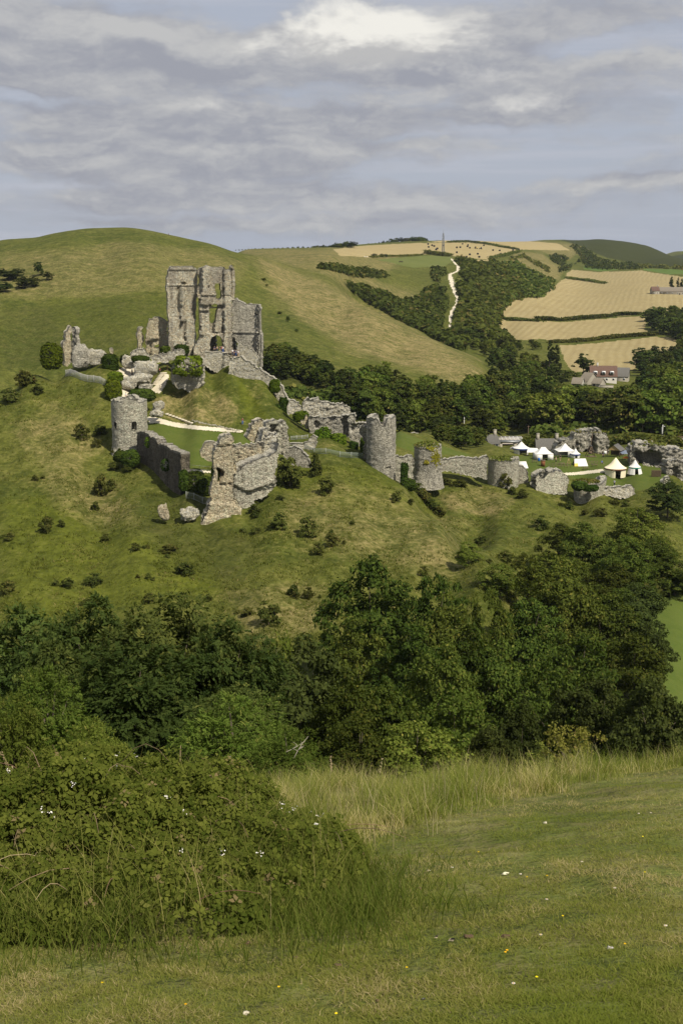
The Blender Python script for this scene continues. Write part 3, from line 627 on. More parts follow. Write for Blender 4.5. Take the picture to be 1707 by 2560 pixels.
def rock_mesh(size, seed, sub=4, rough=0.35, flat=0.2):
    bm = bmesh.new(); bmesh.ops.create_icosphere(bm, subdivisions=sub, radius=1.0)
    P = np.array([v.co[:] for v in bm.verts]); F = np.array([[v.index for v in f.verts] for f in bm.faces]); bm.free()
    d = 1 + rough*fbm(P[:, 0]*1.6, P[:, 1]*1.6, P[:, 2]*1.6, oct=4, seed=seed)*1.5
    P = np.sign(P)*np.abs(P)**0.72
    P = P*d[:, None]*np.array(size)/2
    P[:, 2] = np.where(P[:, 2] < 0, P[:, 2]*0.8, P[:, 2])
    return P, F
def rock(name, u0, u1, v0, v1, Y, mat='pale', depth=None, seed=1, rough=0.35, label=None, cat='boulder', group=None, rz=0, sub=4, tilt=0, parent=None):
    w = (u1-u0)*Y/F_PX; h = G(0, v0, Y)[2]-G(0, v1, Y)[2]
    c = G((u0+u1)/2, (v0+v1)/2, Y)
    V, F = rock_mesh((w, depth or w*0.8, h*1.08), seed, sub, rough)
    M = np.array(Euler((0, tilt, rz)).to_matrix()); V = V @ M.T
    if parent: V = V + c - np.array(parent.location); 
    o = mk(name, V, F, ST[mat] if isinstance(mat, str) else mat, parent)
    if not parent:
        o.location = c.tolist(); tag(o, label, cat, group)
    return o

# ------------------------------------------------------------------ foliage
def leaf_material(name, a, b, c=None, trans=0.3, gloss=0.0):
    m = bpy.data.materials.new(name); m.use_nodes = True; t = NT(m.node_tree); t.n.remove(t.n['Principled BSDF'])
    out = t.n['Material Output']; v = t.attr('v'); oi = t.add('ShaderNodeObjectInfo')
    col = t.mix(v, a, b)
    if c: col = t.mix(t.ramp(v, 0.90, 0.99), col, c)
    hs = t.add('ShaderNodeHueSaturation'); t.put(hs.inputs['Color'], col)
    t.put(hs.inputs['Hue'], t.math('ADD', 0.474, t.math('MULTIPLY', oi.outputs['Random'], 0.046)))
    t.put(hs.inputs['Value'], t.math('ADD', 0.72, t.math('MULTIPLY', t.math('FRACT', t.math('MULTIPLY', oi.outputs['Random'], 7.31)), 0.62)))
    df = t.add('ShaderNodeBsdfDiffuse'); tr = t.add('ShaderNodeBsdfTranslucent')
    t.put(df.inputs[0], hs.outputs[0]); t.put(tr.inputs[0], t.mix(1.0, hs.outputs[0], C(1.25, 1.3, 0.6), 'MULTIPLY'))
    ms = t.add('ShaderNodeMixShader'); ms.inputs[0].default_value = trans; t.link(df.outputs[0], ms.inputs[1]); t.link(tr.outputs[0], ms.inputs[2])
    last = ms.outputs[0]
    if gloss:
        gl = t.add('ShaderNodeBsdfGlossy'); gl.inputs['Roughness'].default_value = 0.45; gl.inputs[0].default_value = C(0.8, 0.85, 0.9)
        m2 = t.add('ShaderNodeMixShader'); m2.inputs[0].default_value = gloss; t.link(last, m2.inputs[1]); t.link(gl.outputs[0], m2.inputs[2]); last = m2.outputs[0]
    t.link(last, out.inputs['Surface'])
    return m
LF = {
 'oak': leaf_material('oak_leaves', C(0.034, 0.052, 0.010), C(0.089, 0.115, 0.021), C(0.128, 0.133, 0.027)),
 'wood': leaf_material('wood_leaves', C(0.038, 0.056, 0.012), C(0.095, 0.119, 0.024), C(0.154, 0.140, 0.040)),
 'dark': leaf_material('dark_leaves', C(0.024, 0.036, 0.010), C(0.055, 0.073, 0.019)),
 'ash': leaf_material('ash_leaves', C(0.034, 0.052, 0.013), C(0.080, 0.104, 0.026), C(0.11, 0.125, 0.03)),
 'light': leaf_material('light_leaves', C(0.063, 0.092, 0.014), C(0.133, 0.165, 0.031), C(0.182, 0.182, 0.042)),
 'scrub': leaf_material('scrub_leaves', C(0.044, 0.059, 0.013), C(0.102, 0.112, 0.027), C(0.154, 0.133, 0.040)),
 'ivy': leaf_material('ivy_leaves', C(0.050, 0.085, 0.008), C(0.105, 0.145, 0.014), trans=0.2),
 'ivydark': leaf_material('dark_ivy_leaves', C(0.024, 0.045, 0.008), C(0.055, 0.082, 0.014), trans=0.2),
 'dry': leaf_material('dry_grass', C(0.22, 0.18, 0.07), C(0.36, 0.30, 0.14), trans=0.25),
 'tuft': leaf_material('tuft_grass', C(0.075, 0.095, 0.018), C(0.15, 0.155, 0.035), C(0.26, 0.21, 0.09), trans=0.3),
 'yellow': leaf_material('yellow_lichen', C(0.19, 0.19, 0.02), C(0.27, 0.26, 0.03), trans=0.1),
 'hawthorn': leaf_material('hawthorn_leaves', C(0.10, 0.115, 0.02), C(0.19, 0.19, 0.045), C(0.25, 0.20, 0.07)),
}
def rnd_unit(rng, n):
    a = rng.normal(size=(n, 3)); return a/np.linalg.norm(a, axis=1)[:, None]
def leaves(P, N, size, rng, aspect=1.7, jit=0.8, fold=0.0):
    """one diamond leaf per point; N is the way it roughly faces"""
    n = len(P); Nn = N + jit*rng.normal(size=(n, 3)); Nn /= np.linalg.norm(Nn, axis=1)[:, None]
    T = np.cross(Nn, rnd_unit(rng, n)); T /= np.linalg.norm(T, axis=1)[:, None]; B = np.cross(Nn, T)
    s = size*(0.6+0.8*rng.random(n))[:, None]
    a = T*s*0.5*aspect**0.5; b = B*s*0.5/aspect**0.5
    V = np.stack([P-a, P+b-Nn*s*fold-0.1*a, P+a, P-b-Nn*s*fold-0.1*a], 1).reshape(-1, 3)
    F = np.arange(4*n).reshape(-1, 4)
    return V, F
def crown_points(rng, size, nclump, cr, per, hollow=0.55, lobes=5, zmin=-0.95):
    """leaf positions and facings of a lumpy crown about the origin; size = half axes"""
    la = rng.random()*6.28+np.arange(lobes)*2.4; lz = np.linspace(-0.6, 0.42, lobes); lr = 0.60*np.sqrt(np.clip(1-(lz*0.9)**2, 0, 1))*(0.75+0.35*rng.random(lobes)); L = np.stack([lr*np.cos(la), lr*np.sin(la), lz], 1); L[-1] = (0.05, 0, 0.42); LR = 0.40+0.2*rng.random(lobes)
    k = rng.integers(0, lobes, nclump); d = rnd_unit(rng, nclump); d[:, 2] = np.abs(d[:, 2])*np.where(rng.random(nclump) < 0.68, 1, -0.8)
    rr = hollow+(1-hollow)*rng.random(nclump)**0.5
    c = L[k] + d*(LR[k]*rr)[:, None]; c[:, 2] = np.maximum(c[:, 2], zmin)
    c = c*np.array(size)
    crr = cr*(0.6+0.8*rng.random(nclump))
    kk = np.repeat(np.arange(nclump), per); o = rnd_unit(rng, len(kk)); o[:, 2] = np.where(o[:, 2] < -0.2, -o[:, 2]*0.6, o[:, 2])
    P = c[kk] + o*(crr[kk]*(0.55+0.5*rng.random(len(kk))))[:, None]*np.array([1, 1, 0.72])
    cc = c/np.array(size); cc = cc/(np.linalg.norm(cc, axis=1)[:, None]+1e-6)
    N = o*0.8 + cc[kk]*0.5 + np.array([0, 0, 0.5])
    return P, N, c
def limbs(rng, h0, cl, r, trunk_lean=(0, 0), nlimb=9):
    """tapered trunk with limbs that reach into the clumps of the crown"""
    m = MB(); top = np.array([trunk_lean[0], trunk_lean[1], h0])
    m.tube([(0, 0, -0.6), (0.02, 0, 0.2), top*0.5, top], [r*1.4, r, r*0.85, r*0.7], 8)
    if len(cl):
        for i in rng.choice(len(cl), min(nlimb, len(cl)), replace=False):
            e = cl[i]; mid = (top*0.55+e*0.45)+np.array([0, 0, 0.08*np.linalg.norm(e-top)])
            m.tube([top*0.8, mid, e], [r*0.5, r*0.3, r*0.08], 5)
    return m
def bark_material():
    m, t, b = material('bark'); p = t.add('ShaderNodeTexCoord').outputs['Object']
    n = t.noise(t.mapping(p, (6, 6, 1)), 2.0, 5, 0.7)
    t.put(b.inputs['Base Color'], t.mix(n, C(0.055, 0.043, 0.030), C(0.16, 0.135, 0.10))); t.put(b.inputs['Normal'], t.bump(n, 0.7, 0.1)); return m
BARK = bark_material()
def make_tree(name, seed, h, w, leaf, nclump, cr, per, lsize, trunk_h=0.1, lobes=6, jit=0.8, aspect=1.7, place=True):
    """thing > trunk, crown; origin at the foot of the trunk"""
    rng = np.random.default_rng(seed); root = empty(name)
    ch = h*(1-trunk_h)*0.5
    P, N, c = crown_points(rng, (w/2*1.05, w/2*1.05, ch*1.12), nclump, cr, per, lobes=lobes)
    lo, hi = np.percentile(P[:, 2], 0.5), np.percentile(P[:, 2], 99.7); k = h*(1-trunk_h)/(hi-lo)
    kw = w*0.5/np.percentile(np.hypot(P[:, 0], P[:, 1]), 97); P[:, :2] *= kw; c = c*np.array([kw, kw, 1])
    P[:, 2] = h*trunk_h+(P[:, 2]-lo)*k; c = c.copy(); c[:, 2] = h*trunk_h+(c[:, 2]-lo)*k
    V, F = leaves(P, N, lsize, rng, aspect, jit)
    v = np.clip(0.5+0.28*rng.normal(size=len(F)), 0, 1)
    mk('crown', V, F, LF[leaf], root, fattrs={'v': v})
    limbs(rng, h*0.34, c, max(0.10, h*0.018)).build('trunk', BARK, root, True)
    return root

# ------------------------------------------------------------------ the castle
def crop(x0, y0, k): return lambda *p: [(x0+a/k, y0+b/k) for a, b in p]
J = crop(80, 620, 3.92); K = crop(340, 640, 3.92); L = crop(240, 960, 3.92); H = crop(440, 960, 3.92); M5 = crop(700, 940, 3.92); N6 = crop(1050, 1030, 4.612); O7 = crop(1367, 1030, 4.612)
def rect(x0, y0, x1, y1): return ((x0, y0), (x1, y0), (x1, y1), (x0, y1))
def thing(name, u, v, Y, label, cat, group=None, rz=0.0): return empty(name, G(u, v, Y), rz, label, cat, group)

# the keep: three standing fragments of one tower
kp = thing('castle_keep', 500, 890, 336, 'tallest ruin on the hilltop, a roofless stone keep split into towering slabs with gaping windows', 'castle keep')
wall('slab_wall', K((325,130),(345,102),(440,104),(560,100),(595,125),(605,170),(600,205),(606,290),(600,400),(586,600),(580,700),(587,790),(590,900),(575,1010),(500,1010),(318,1000),(322,630),(311,540),(317,400),(299,340),(302,215),(314,180)), 336.6, 14, 2.6, parent=kp, mat='keep', cell=0.22, rough=0.06, rag=0.13,
     relief=[(K(*rect(440,305,480,480)), 1.35), (K(*rect(440,480,470,640)), 1.12), (K(*rect(428,640,492,830)), -0.52), (K(*rect(300,283,610,293)), 0.33), (K(*rect(325,98,600,136)), 0.33), (K(*rect(300,612,610,1020)), 0.42), (K(*rect(475,612,492,1020)), -0.52), (K(*rect(405,300,440,545)), -0.45), (K(*rect(440,252,482,283)), -0.52)])
wall('tower_wall', K((612,122),(652,108),(700,92),(760,106),(800,108),(862,105),(870,128),(925,130),(925,90),(945,86),(957,110),(976,150),(979,300),(972,380),(976,425),(944,430),(944,1010),(570,1010),(570,985),(575,890),(600,845),(628,800),(630,540),(622,420),(600,388),(602,345),(614,300),(630,240),(620,190),(604,160)), 336, 12, 2.8, parent=kp, mat='keep', cell=0.22, rough=0.07, rag=0.13,
     holes=[K((776,268),(827,268),(827,330),(843,335),(843,415),(800,420),(784,400),(786,360),(776,330)), K((740,500),(748,480),(772,464),(800,470),(812,502)), K((729,516),(808,516),(792,540),(782,620),(770,660),(748,668),(729,650)), K((728,938),(728,820),(748,795),(790,774),(830,790),(850,830),(857,938))],
     relief=[(K(*rect(590,100,650,372)), -0.7), (K(*rect(640,100,718,372)), 0.83), (K(*rect(862,100,930,385)), 0.98), (K(*rect(930,80,985,425)), -0.90), (K(*rect(948,80,957,425)), 0.52), (K(*rect(632,372,720,480)), 0.68), (K(*rect(720,480,860,760)), -1.20), (K(*rect(865,385,940,960)), 0.75), (K((790,520),(865,520),(850,640),(838,760),(775,750),(770,670),(782,620)), 1.05), (K(*rect(640,372,870,380)), 0.45), (K(*rect(640,525,720,535)), 0.60), (K(*rect(640,560,668,780)), 0.60)])
wall('annexe_wall', K((944,412),(975,415),(1000,436),(1050,455),(1060,476),(1130,470),(1205,478),(1216,492),(1212,735),(1230,762),(1233,800),(1229,980),(1224,1105),(1180,1095),(1100,1040),(1000,1010),(938,1010)), 338, -9, 2.2, parent=kp, mat='grey', cell=0.22, rough=0.07, rag=0.13,
     holes=[K((944,795),(972,795),(980,830),(996,850),(996,1000),(944,1000))],
     relief=[(K(*rect(1188,470,1240,1110)), 0.68), (K(*rect(1198,470,1203,1110)), -0.60), (K(*rect(940,745,1240,752)), 0.38), (K(*rect(1188,745,1240,1110)), 0.38), (K(*rect(1160,562,1178,580)), -1.05)])
wall('stair_wall', K((998,842),(1060,862),(1150,922),(1194,962),(1198,1090),(1100,1030),(1000,1000)), 335.5, -4, 1.2, parent=kp, mat='pale', cell=0.22, rough=0.07)
wall('inner_wall', K((700,760),(786,760),(790,860),(780,960),(700,960)), 345, 0, 1.5, parent=kp, mat='grey', cell=0.3)
wall('inner_wall', K((930,780),(978,780),(982,1000),(930,1000)), 345, -20, 1.2, parent=kp, mat='grey', cell=0.3)

tag(wall('terrace_wall', K((685,935),(770,938),(870,940),(932,975),(912,1100),(885,1215),(850,1230),(760,1130),(676,1080),(680,1000)), 331, 6, 2.2, mat='pale', rough=0.16, relief=[(K((868,940),(940,960),(900,1230),(840,1200)), 0.7)]), 'pale terrace wall with a flared corner directly below the keep windows', 'retaining wall')
tag(wall('curtain_wall', K((925,995),(1030,990),(1110,1030),(1180,1080),(1290,1160),(1390,1230),(1440,1300),(1480,1390),(1512,1422),(1506,1540),(1440,1540),(1420,1520),(1290,1450),(1250,1430),(1080,1330),(960,1270),(880,1240),(910,1100)), 325, -7, 2.3, mat='pale', rough=0.16), 'long pale curtain wall sloping down rightward from the keep', 'castle wall')
tag(wall('gable_wall', J((1130,770),(1150,702),(1210,672),(1300,690),(1331,722),(1333,985),(1250,1050),(1160,1060),(1128,1010),(1115,870)), 339, 12, 1.6, mat='buff', rough=0.14, holes=[J((1205,945),(1250,945),(1250,972),(1205,972))], relief=[(J((1128,910),(1185,905),(1190,940),(1165,1050),(1128,1050)), -0.9), (J(*rect(1120,870,1290,884)), 0.2), (J(*rect(1185,830,1240,900)), 0.5)]), 'round-topped ruined wall standing just left of the keep', 'ruined wall')
tag(wall('wall_fragment', J((1040,782),(1060,775),(1092,780),(1072,815),(1108,862),(1092,960),(1062,995),(1034,1010)), 340, 20, 1.4, mat='buff', rough=0.2), 'thin ragged upright wall fragment left of the round-topped wall', 'ruined wall')
pn = thing('ruined_pinnacle', 175, 910, 334, 'tall jagged stone pinnacle near the left end of the castle summit', 'ruined tower')
wall('pier', J((303,920),(338,902),(333,822),(355,790),(366,752),(392,752),(396,800),(384,830),(388,930),(380,1030),(385,1140),(350,1160),(318,1150),(313,1000)), 334, 30, 1.8, mat='buff', parent=pn, rough=0.2)
wall('pier', J((396,760),(430,772),(436,812),(424,890),(446,920),(440,975),(412,1010),(396,1120),(372,1130),(384,930),(396,840)), 335.5, -30, 1.5, mat='grey', parent=pn, rough=0.2)
tag(wall('stone_stump', J((770,985),(797,978),(800,1030),(812,1062),(765,1062)), 335, 10, 1.0, mat='buff'), 'small stone stump on the skyline of the summit ward', 'stone stump')
tag(wall('low_wall', J((1165,1065),(1260,1042),(1440,995),(1490,1000),(1502,1068),(1400,1105),(1290,1125),(1180,1125)), 330, 5, 1.6, mat='pale', rough=0.25), 'low broken wall under the left slab of the keep', 'ruined wall')
tag(wall('low_wall', J((965,1022),(1045,990),(1112,990),(1172,1092),(1130,1125),(1000,1115)), 333, 12, 2.0, mat='pale', rough=0.3), 'pale sloping lump of wall below the thin upright fragment', 'ruined wall')
rock('rubble_block', *[J((405,975))[0][0], J((556,0))[0][0], J((0,970))[0][1], J((0,1185))[0][1]], 329, 'grey', seed=3, label='big grey rubble block beside the jagged pinnacle', cat='rubble')
rock('rubble_block', J((540,0))[0][0], J((735,0))[0][0], J((0,1000))[0][1], J((0,1165))[0][1], 332, 'pale', depth=5, seed=5, label='long pale rubble heap between the pinnacle and the second ivy clump', cat='rubble')
rock('boulder', J((1000,0))[0][0], J((1240,0))[0][0], J((0,1108))[0][1], J((0,1265))[0][1], 322, 'pale', seed=8, label='largest fallen boulder at the centre of the summit rubble', rough=0.28)
rock('boulder', J((985,0))[0][0], J((1180,0))[0][0], J((0,1235))[0][1], J((0,1345))[0][1], 319.5, 'pale', seed=9, label='broad flat boulder under the largest fallen boulder')
rock('boulder', J((850,0))[0][0], J((1030,0))[0][0], J((0,1265))[0][1], J((0,1400))[0][1], 317, 'pale', seed=12, label='ragged pale boulder beside the tall ivy column')
rock('boulder', J((1045,0))[0][0], J((1180,0))[0][0], J((0,1335))[0][1], J((0,1402))[0][1], 315, 'pale', seed=13, label='small white boulder at the foot of the summit steps')
rock('boulder', J((890,0))[0][0], J((1000,0))[0][0], J((0,1065))[0][1], J((0,1190))[0][1], 328, 'pale', seed=14, label='upright pale boulder behind the chalk summit path')
rock('boulder', L((560,0))[0][0], L((668,0))[0][0], L((0,172))[0][1], L((0,275))[0][1], 303, 'pale', seed=15, label='isolated rubble lump right of the round west tower')
rock('boulder', L((535,0))[0][0], L((655,0))[0][0], L((0,262))[0][1], L((0,325))[0][1], 301, 'pale', seed=16, label='low scatter of stones under the isolated rubble lump', rough=0.5)
rock('boulder', L((620,0))[0][0], L((715,0))[0][0], L((0,1185))[0][1], L((0,1350))[0][1], 244, 'buff', depth=2, seed=17, tilt=-0.25, label='upright leaning slab of stone on the grass below the shaded wall')
rock('boulder', L((838,0))[0][0], L((1000,0))[0][0], L((0,1215))[0][1], L((0,1350))[0][1], 245, 'pale', depth=4, seed=18, tilt=-0.3, label='lumpy fallen stone on the grass left of the near gatehouse', rough=0.5)
rock('boulder', 343, 366, 1362, 1382, 232, 'pale', seed=19, label='small pale stone lying alone on the lower hillside', sub=3)

# west tower and the shaded wall
tw = drum('round_tower', 282.5, 373, [(282, 1002), (300, 999), (318, 1000), (333, 991), (350, 1000), (356, 1003), (373, 1002)], 1148, 284, cell=0.28, mat='wall', rough=0.12, flare=0.9, flare_h=3.2, holes=[(292, 300, 1057, 1074), (339, 352, 1055, 1077)], thick=1.7)
tag(tw, 'broken round tower at the left corner of the castle with two dark window slits', 'round tower')
tag(wall('curtain_wall', [(343,1079),(365,1080),(391,1099),(394,1107),(408,1110),(436,1128),(453,1131),(452,1240),(430,1250),(383,1225),(366,1205),(343,1150)], 270, -62, 2.0, mat='painted_shade', rough=0.16, cell=0.3), 'shaded curtain wall running from the round tower towards the near gatehouse', 'castle wall')
tag(wall('wall_stub', [(452,1222),(464,1222),(466,1262),(450,1262)], 259, 0, 0.8, mat='buff'), 'short pale stub at the end of the iron railings', 'wall stub')

# near gatehouse
gh = thing('ruined_gatehouse', 560, 1318, 248, 'shattered near gatehouse with a splayed rubble foot, nearest ruin of the castle', 'gatehouse')
wall('tower_wall', H((385,620),(420,560),(440,520),(490,488),(540,500),(562,540),(552,600),(548,690),(580,770),(604,800),(592,870),(562,885),(558,1000),(562,1120),(640,1200),(650,1400),(540,1420),(330,1420),(215,1385),(310,1250),(338,1150),(346,1010),(366,960),(374,860),(370,740)), 247, 12, 3.2, parent=gh, mat='buff', cell=0.24, rough=0.14, rag=0.25, 
     relief=[(H((410,822),(440,832),(472,880),(455,935),(412,978)), -2.4), (H(*rect(572,780,600,850)), -1.2), (H((215,1400),(310,1235),(340,1160),(560,1180),(640,1240),(655,1420)), 1.1), (H((205,1420),(280,1300),(450,1270),(600,1290),(655,1420)), 0.9), (H(*rect(430,975,480,995)), -0.5), (H(*rect(515,975,540,995)), -0.5), (H((380,560),(470,480),(560,520),(545,590),(400,610)), 0.3)])
wall('tower_wall', H((548,880),(600,858),(640,822),(680,790),(750,752),(830,722),(940,700),(990,640),(1012,560),(1022,640),(985,790),(965,900),(988,1005),(900,1090),(770,1150),(778,1290),(745,1345),(655,1370),(610,1200),(545,1130),(555,1000)), 250, 27, 3.6, parent=gh, mat='wall', cell=0.25, rough=0.14, rag=0.22,
     relief=[(H((560,990),(700,1050),(860,1000),(990,960),(990,1020),(760,1160),(790,1300),(740,1360),(640,1360),(600,1200),(550,1130)), -0.55), (H(*rect(645,890,657,985)), -0.7), (H((545,880),(562,880),(575,1060),(640,1300),(655,1370),(630,1370),(545,1130)), -0.9), (H((700,1045),(990,890),(990,1000),(720,1060)), 0.35)])
wall('inner_wall', H((546,610),(620,592),(700,590),(800,580),(862,568),(856,700),(740,760),(600,790),(540,760)), 257, 4, 1.6, parent=gh, mat='buff', cell=0.26, rough=0.3)
wall('gate_pier', H((686,530),(740,440),(786,358),(850,352),(885,372),(890,432),(852,522),(842,580),(760,570)), 273, 22, 2.4, parent=gh, mat='buff', cell=0.26, rough=0.2)
wall('gate_pier', H((882,376),(930,366),(990,352),(1070,376),(1088,420),(1092,500),(1112,540),(1112,640),(1030,700),(1004,600),(1002,480),(920,490),(884,450)), 270, 18, 2.6, parent=gh, mat='wall', cell=0.26, rough=0.22, relief=[(H(*rect(930,400,1000,480)), -1.4), (H(*rect(1025,380,1045,700)), -0.4)])
wall('passage_wall', H((852,440),(900,432),(906,520),(882,580),(880,640),(830,720),(790,720),(800,680),(842,560)), 264, 30, 2.2, parent=gh, mat='pale', cell=0.26, rough=0.25)
wall('wall_walk', H((880,520),(1000,500),(1000,600),(960,690),(840,745),(760,770),(800,700),(860,620)), 262, 10, 4.0, parent=gh, mat='pale', cell=0.3, rough=0.5, lean=-0.35)
tag(wall('wall_fragment', H((1040,690),(1090,622),(1150,604),(1220,630),(1242,690),(1310,740),(1342,960),(1270,940),(1200,850),(1100,760)), 277, -4, 2.0, mat='grey', rough=0.14), 'grey leaning wall slab beside the dark bush right of the gatehouse', 'ruined wall')
tag(wall('wall_fragment', H((240,700),(270,612),(300,570),(372,568),(388,600),(374,760),(290,745)), 262, 10, 2.0, mat='buff', rough=0.25), 'stubby wall fragment at the lawn edge behind the gatehouse', 'ruined wall')
tag(wall('low_wall', H((1100,575),(1210,582),(1296,552),(1330,482),(1382,520),(1374,640),(1250,650),(1110,630)), 290, -4, 1.4, mat='pale', rough=0.2), 'low stepped wall at the left end of the mesh fence', 'ruined wall')

# middle gate
mg = thing('ruined_gate', 810, 1120, 306, 'broken double-walled gate ruin midway down the castle ridge with an arched recess', 'gatehouse')
wall('back_wall', M5((222,335),(226,290),(250,240),(290,220),(380,222),(405,245),(440,260),(470,265),(600,275),(650,285),(702,332),(696,372),(640,400),(560,420),(470,410),(380,390),(280,420),(228,380)), 313, 6, 2.6, parent=mg, mat='pale', rough=0.35, cell=0.28)
wall('arch_wall', M5((283,402),(330,394),(460,400),(575,392),(580,470),(505,525),(505,720),(296,720),(290,560)), 306, 8, 1.5, parent=mg, mat='grey', cell=0.28, relief=[(M5((338,520),(338,462),(360,438),(384,450),(388,512)), -1.2), (M5(*rect(462,395,590,560)), -0.9), (M5(*rect(283,395,590,406)), 0.3)])
wall('leaning_wall', M5((488,480),(540,424),(605,388),(680,370),(725,375),(737,420),(726,456),(760,462),(840,455),(872,480),(878,650),(852,760),(790,775),(700,760),(500,720),(504,530)), 302, -6, 2.6, parent=mg, mat='grey', rough=0.25, cell=0.28, holes=[M5((606,600),(640,585),(672,600),(700,640),(668,690),(640,670))], relief=[(M5(*rect(606,385,662,600)), -1.6), (M5((690,470),(840,460),(850,760),(700,760),(720,600)), -0.7)])
tag(wall('wall_fragment', M5((70,380),(78,255),(125,240),(190,264),(216,320),(190,352),(150,372)), 312, 0, 1.8, mat='pale', rough=0.25), 'pale wall end between the sloping curtain wall and the middle gate', 'ruined wall')
tag(wall('wall_fragment', M5((190,440),(240,420),(275,360),(296,420),(300,560),(240,500)), 307, 10, 1.5, mat='buff', rough=0.25), 'small broken pier left of the arched recess', 'ruined wall')
tt = thing('tall_tower', 951, 1200, 285, 'tall cracked half-round tower streaked white, standing over the outer ward', 'round tower')
drum('tower_wall', 914, 989, [(914, 1047), (925, 1043), (938, 1042), (944, 1052), (948, 1062), (957, 1064), (963, 1058), (966, 1046), (970, 1043), (989, 1043)], 1206, 284, parent=tt, mat='grey', cell=0.27, rough=0.12, thick=1.5, holes=[(963, 978, 1168, 1171)])
wall('wing_wall', M5((765,500),(830,492),(880,500),(880,640),(850,660),(848,860),(815,850),(822,640)), 289, 4, 1.2, parent=tt, mat='wall', rough=0.2)
tag(wall('curtain_wall', M5((1100,795),(1150,772),(1180,792),(1250,780),(1310,795),(1310,1040),(1190,1070),(1100,1060)), 288, 3, 1.5, mat='wall', rough=0.2), 'short curtain wall between the tall tower and the lichened tower', 'castle wall')
def capped(name, label, u0, u1, top, bot, Y, cat='round tower', mat='grey', **kw):
    t = thing(name, (u0+u1)/2, bot, Y, label, cat)
    drum('tower_wall', u0, u1, top, bot, Y, parent=t, mat=mat, cell=0.28, **kw)
    Rr = (u1-u0)/2*Y/F_PX; zt = G(u0, min(v for _, v in top), Y)[2]-t.location.z
    return t, Rr, zt
lt, LR_, LZ = capped('lichened_tower', 'squat round tower with a grassy head and a bright yellow lichen patch', 1033, 1103, [(1033, 1119), (1060, 1117), (1103, 1115)], 1203, 300, rough=0.1, flare=0.5, flare_h=2.6)
tag(wall('curtain_wall', N6((240,525),(330,535),(500,515),(560,525),(690,545),(720,500),(782,510),(780,790),(640,750),(500,730),(330,690),(240,680)), 313, 3, 1.8, mat='wall', rough=0.14), 'level curtain wall between the lichened tower and the plain round tower', 'castle wall')
pt, PR_, PZ = capped('plain_tower', 'plain smooth round tower with a flat grassy head beside the white tents', 1217, 1295, [(1217, 1149), (1256, 1151), (1295, 1148)], 1226, 314, mat='wall', rough=0.05, flare=0.0, batter=-0.01)
tag(wall('wall_fragment', N6((1118,622),(1190,630),(1226,670),(1258,850),(1118,850)), 319, -6, 2.2, mat='wall', rough=0.1), 'smooth sloping wall block attached to the right of the plain round tower', 'ruined wall')
fb = thing('fallen_wall', 1375, 1228, 313, 'broad slumped mass of wall with a rubble left end below the tents', 'ruined wall')
wall('wall_face', [(1341,1196),(1352,1186),(1366,1182),(1404,1181),(1408,1177),(1425,1203),(1417,1236),(1367,1235),(1341,1228)], 312, 8, 4.5, parent=fb, mat='wall', rough=0.12, lean=-0.3)
wall('rubble_end', [(1322,1202),(1338,1190),(1354,1176),(1362,1172),(1371,1180),(1350,1195),(1342,1214),(1330,1216)], 313, -25, 3.5, parent=fb, mat='grey', rough=0.45)
tl = thing('tilted_tower', 1466, 1255, 310, 'tilted stump of a tower with an ivy collar and grassy top sliding down the bank', 'tilted tower')
drum('tower_wall', 1434, 1503, [(1434, 1208), (1470, 1215), (1503, 1198)], 1266, 309, parent=tl, mat='wall', rough=0.1, batter=-0.12, lean=(0.06, 0.15))
tag(wall('low_wall', O7((632,885),(700,870),(850,866),(1000,854),(1012,892),(1034,945),(1034,1000),(850,990),(690,965),(640,930)), 311, 6, 1.6, mat='pale', rough=0.25, lean=-0.25), 'low sloping stretch of pale wall right of the tilted tower', 'ruined wall')
# outer gatehouse ruins
br = thing('ruined_gatehouse', 1440, 1150, 372, 'massive arched rubble ruin behind the tents with a grassy crest', 'gatehouse ruin')
wall('rubble_wall', O7((78,500),(100,400),(170,330),(290,310),(320,250),(390,225),(520,212),(640,225),(682,262),(706,320),(712,420),(692,580),(540,575),(440,560),(300,550),(150,520)), 372, 4, 5.0, parent=br, mat='grey', cell=0.34, rough=0.5, rag=0.5, relief=[(O7((505,290),(560,265),(560,560),(530,580),(500,560)), -4.4), (O7((415,470),(480,410),(500,430),(490,580),(420,580)), -3.4), (O7(*rect(560,280,710,580)), 1.0), (O7(*rect(330,330,360,560)), -0.8)])
rr = thing('ruined_gatehouse', 1640, 1190, 338, 'dark hollowed rubble ruin at the right edge beside the green-banded tent', 'gatehouse ruin')
wall('rubble_wall', O7((948,430),(990,376),(1100,370),(1280,396),(1400,430),(1500,428),(1568,450),(1800,470),(1800,760),(1480,760),(1400,720),(1300,700),(1200,680),(1100,690),(1060,660),(960,640),(955,500)), 340, -6, 7.0, parent=rr, mat='grey', cell=0.36, rough=0.55, rag=0.5, relief=[(O7((1010,460),(1140,455),(1190,440),(1310,480),(1312,600),(1250,640),(1130,600),(1070,640),(1030,540)), -4.0), (O7((1320,520),(1370,560),(1370,720),(1300,690)), -3.0), (O7((948,430),(1000,380),(1150,400),(1140,455),(1000,450)), 0.8)])
wall('rubble_wall', O7((1372,600),(1400,555),(1470,550),(1568,580),(1800,560),(1800,800),(1510,790),(1400,780),(1378,720)), 330, 6, 4.0, parent=rr, mat='grey', cell=0.34, rough=0.55, rag=0.5, relief=[(O7((1440,640),(1530,640),(1530,770),(1460,760)), -1.5)])
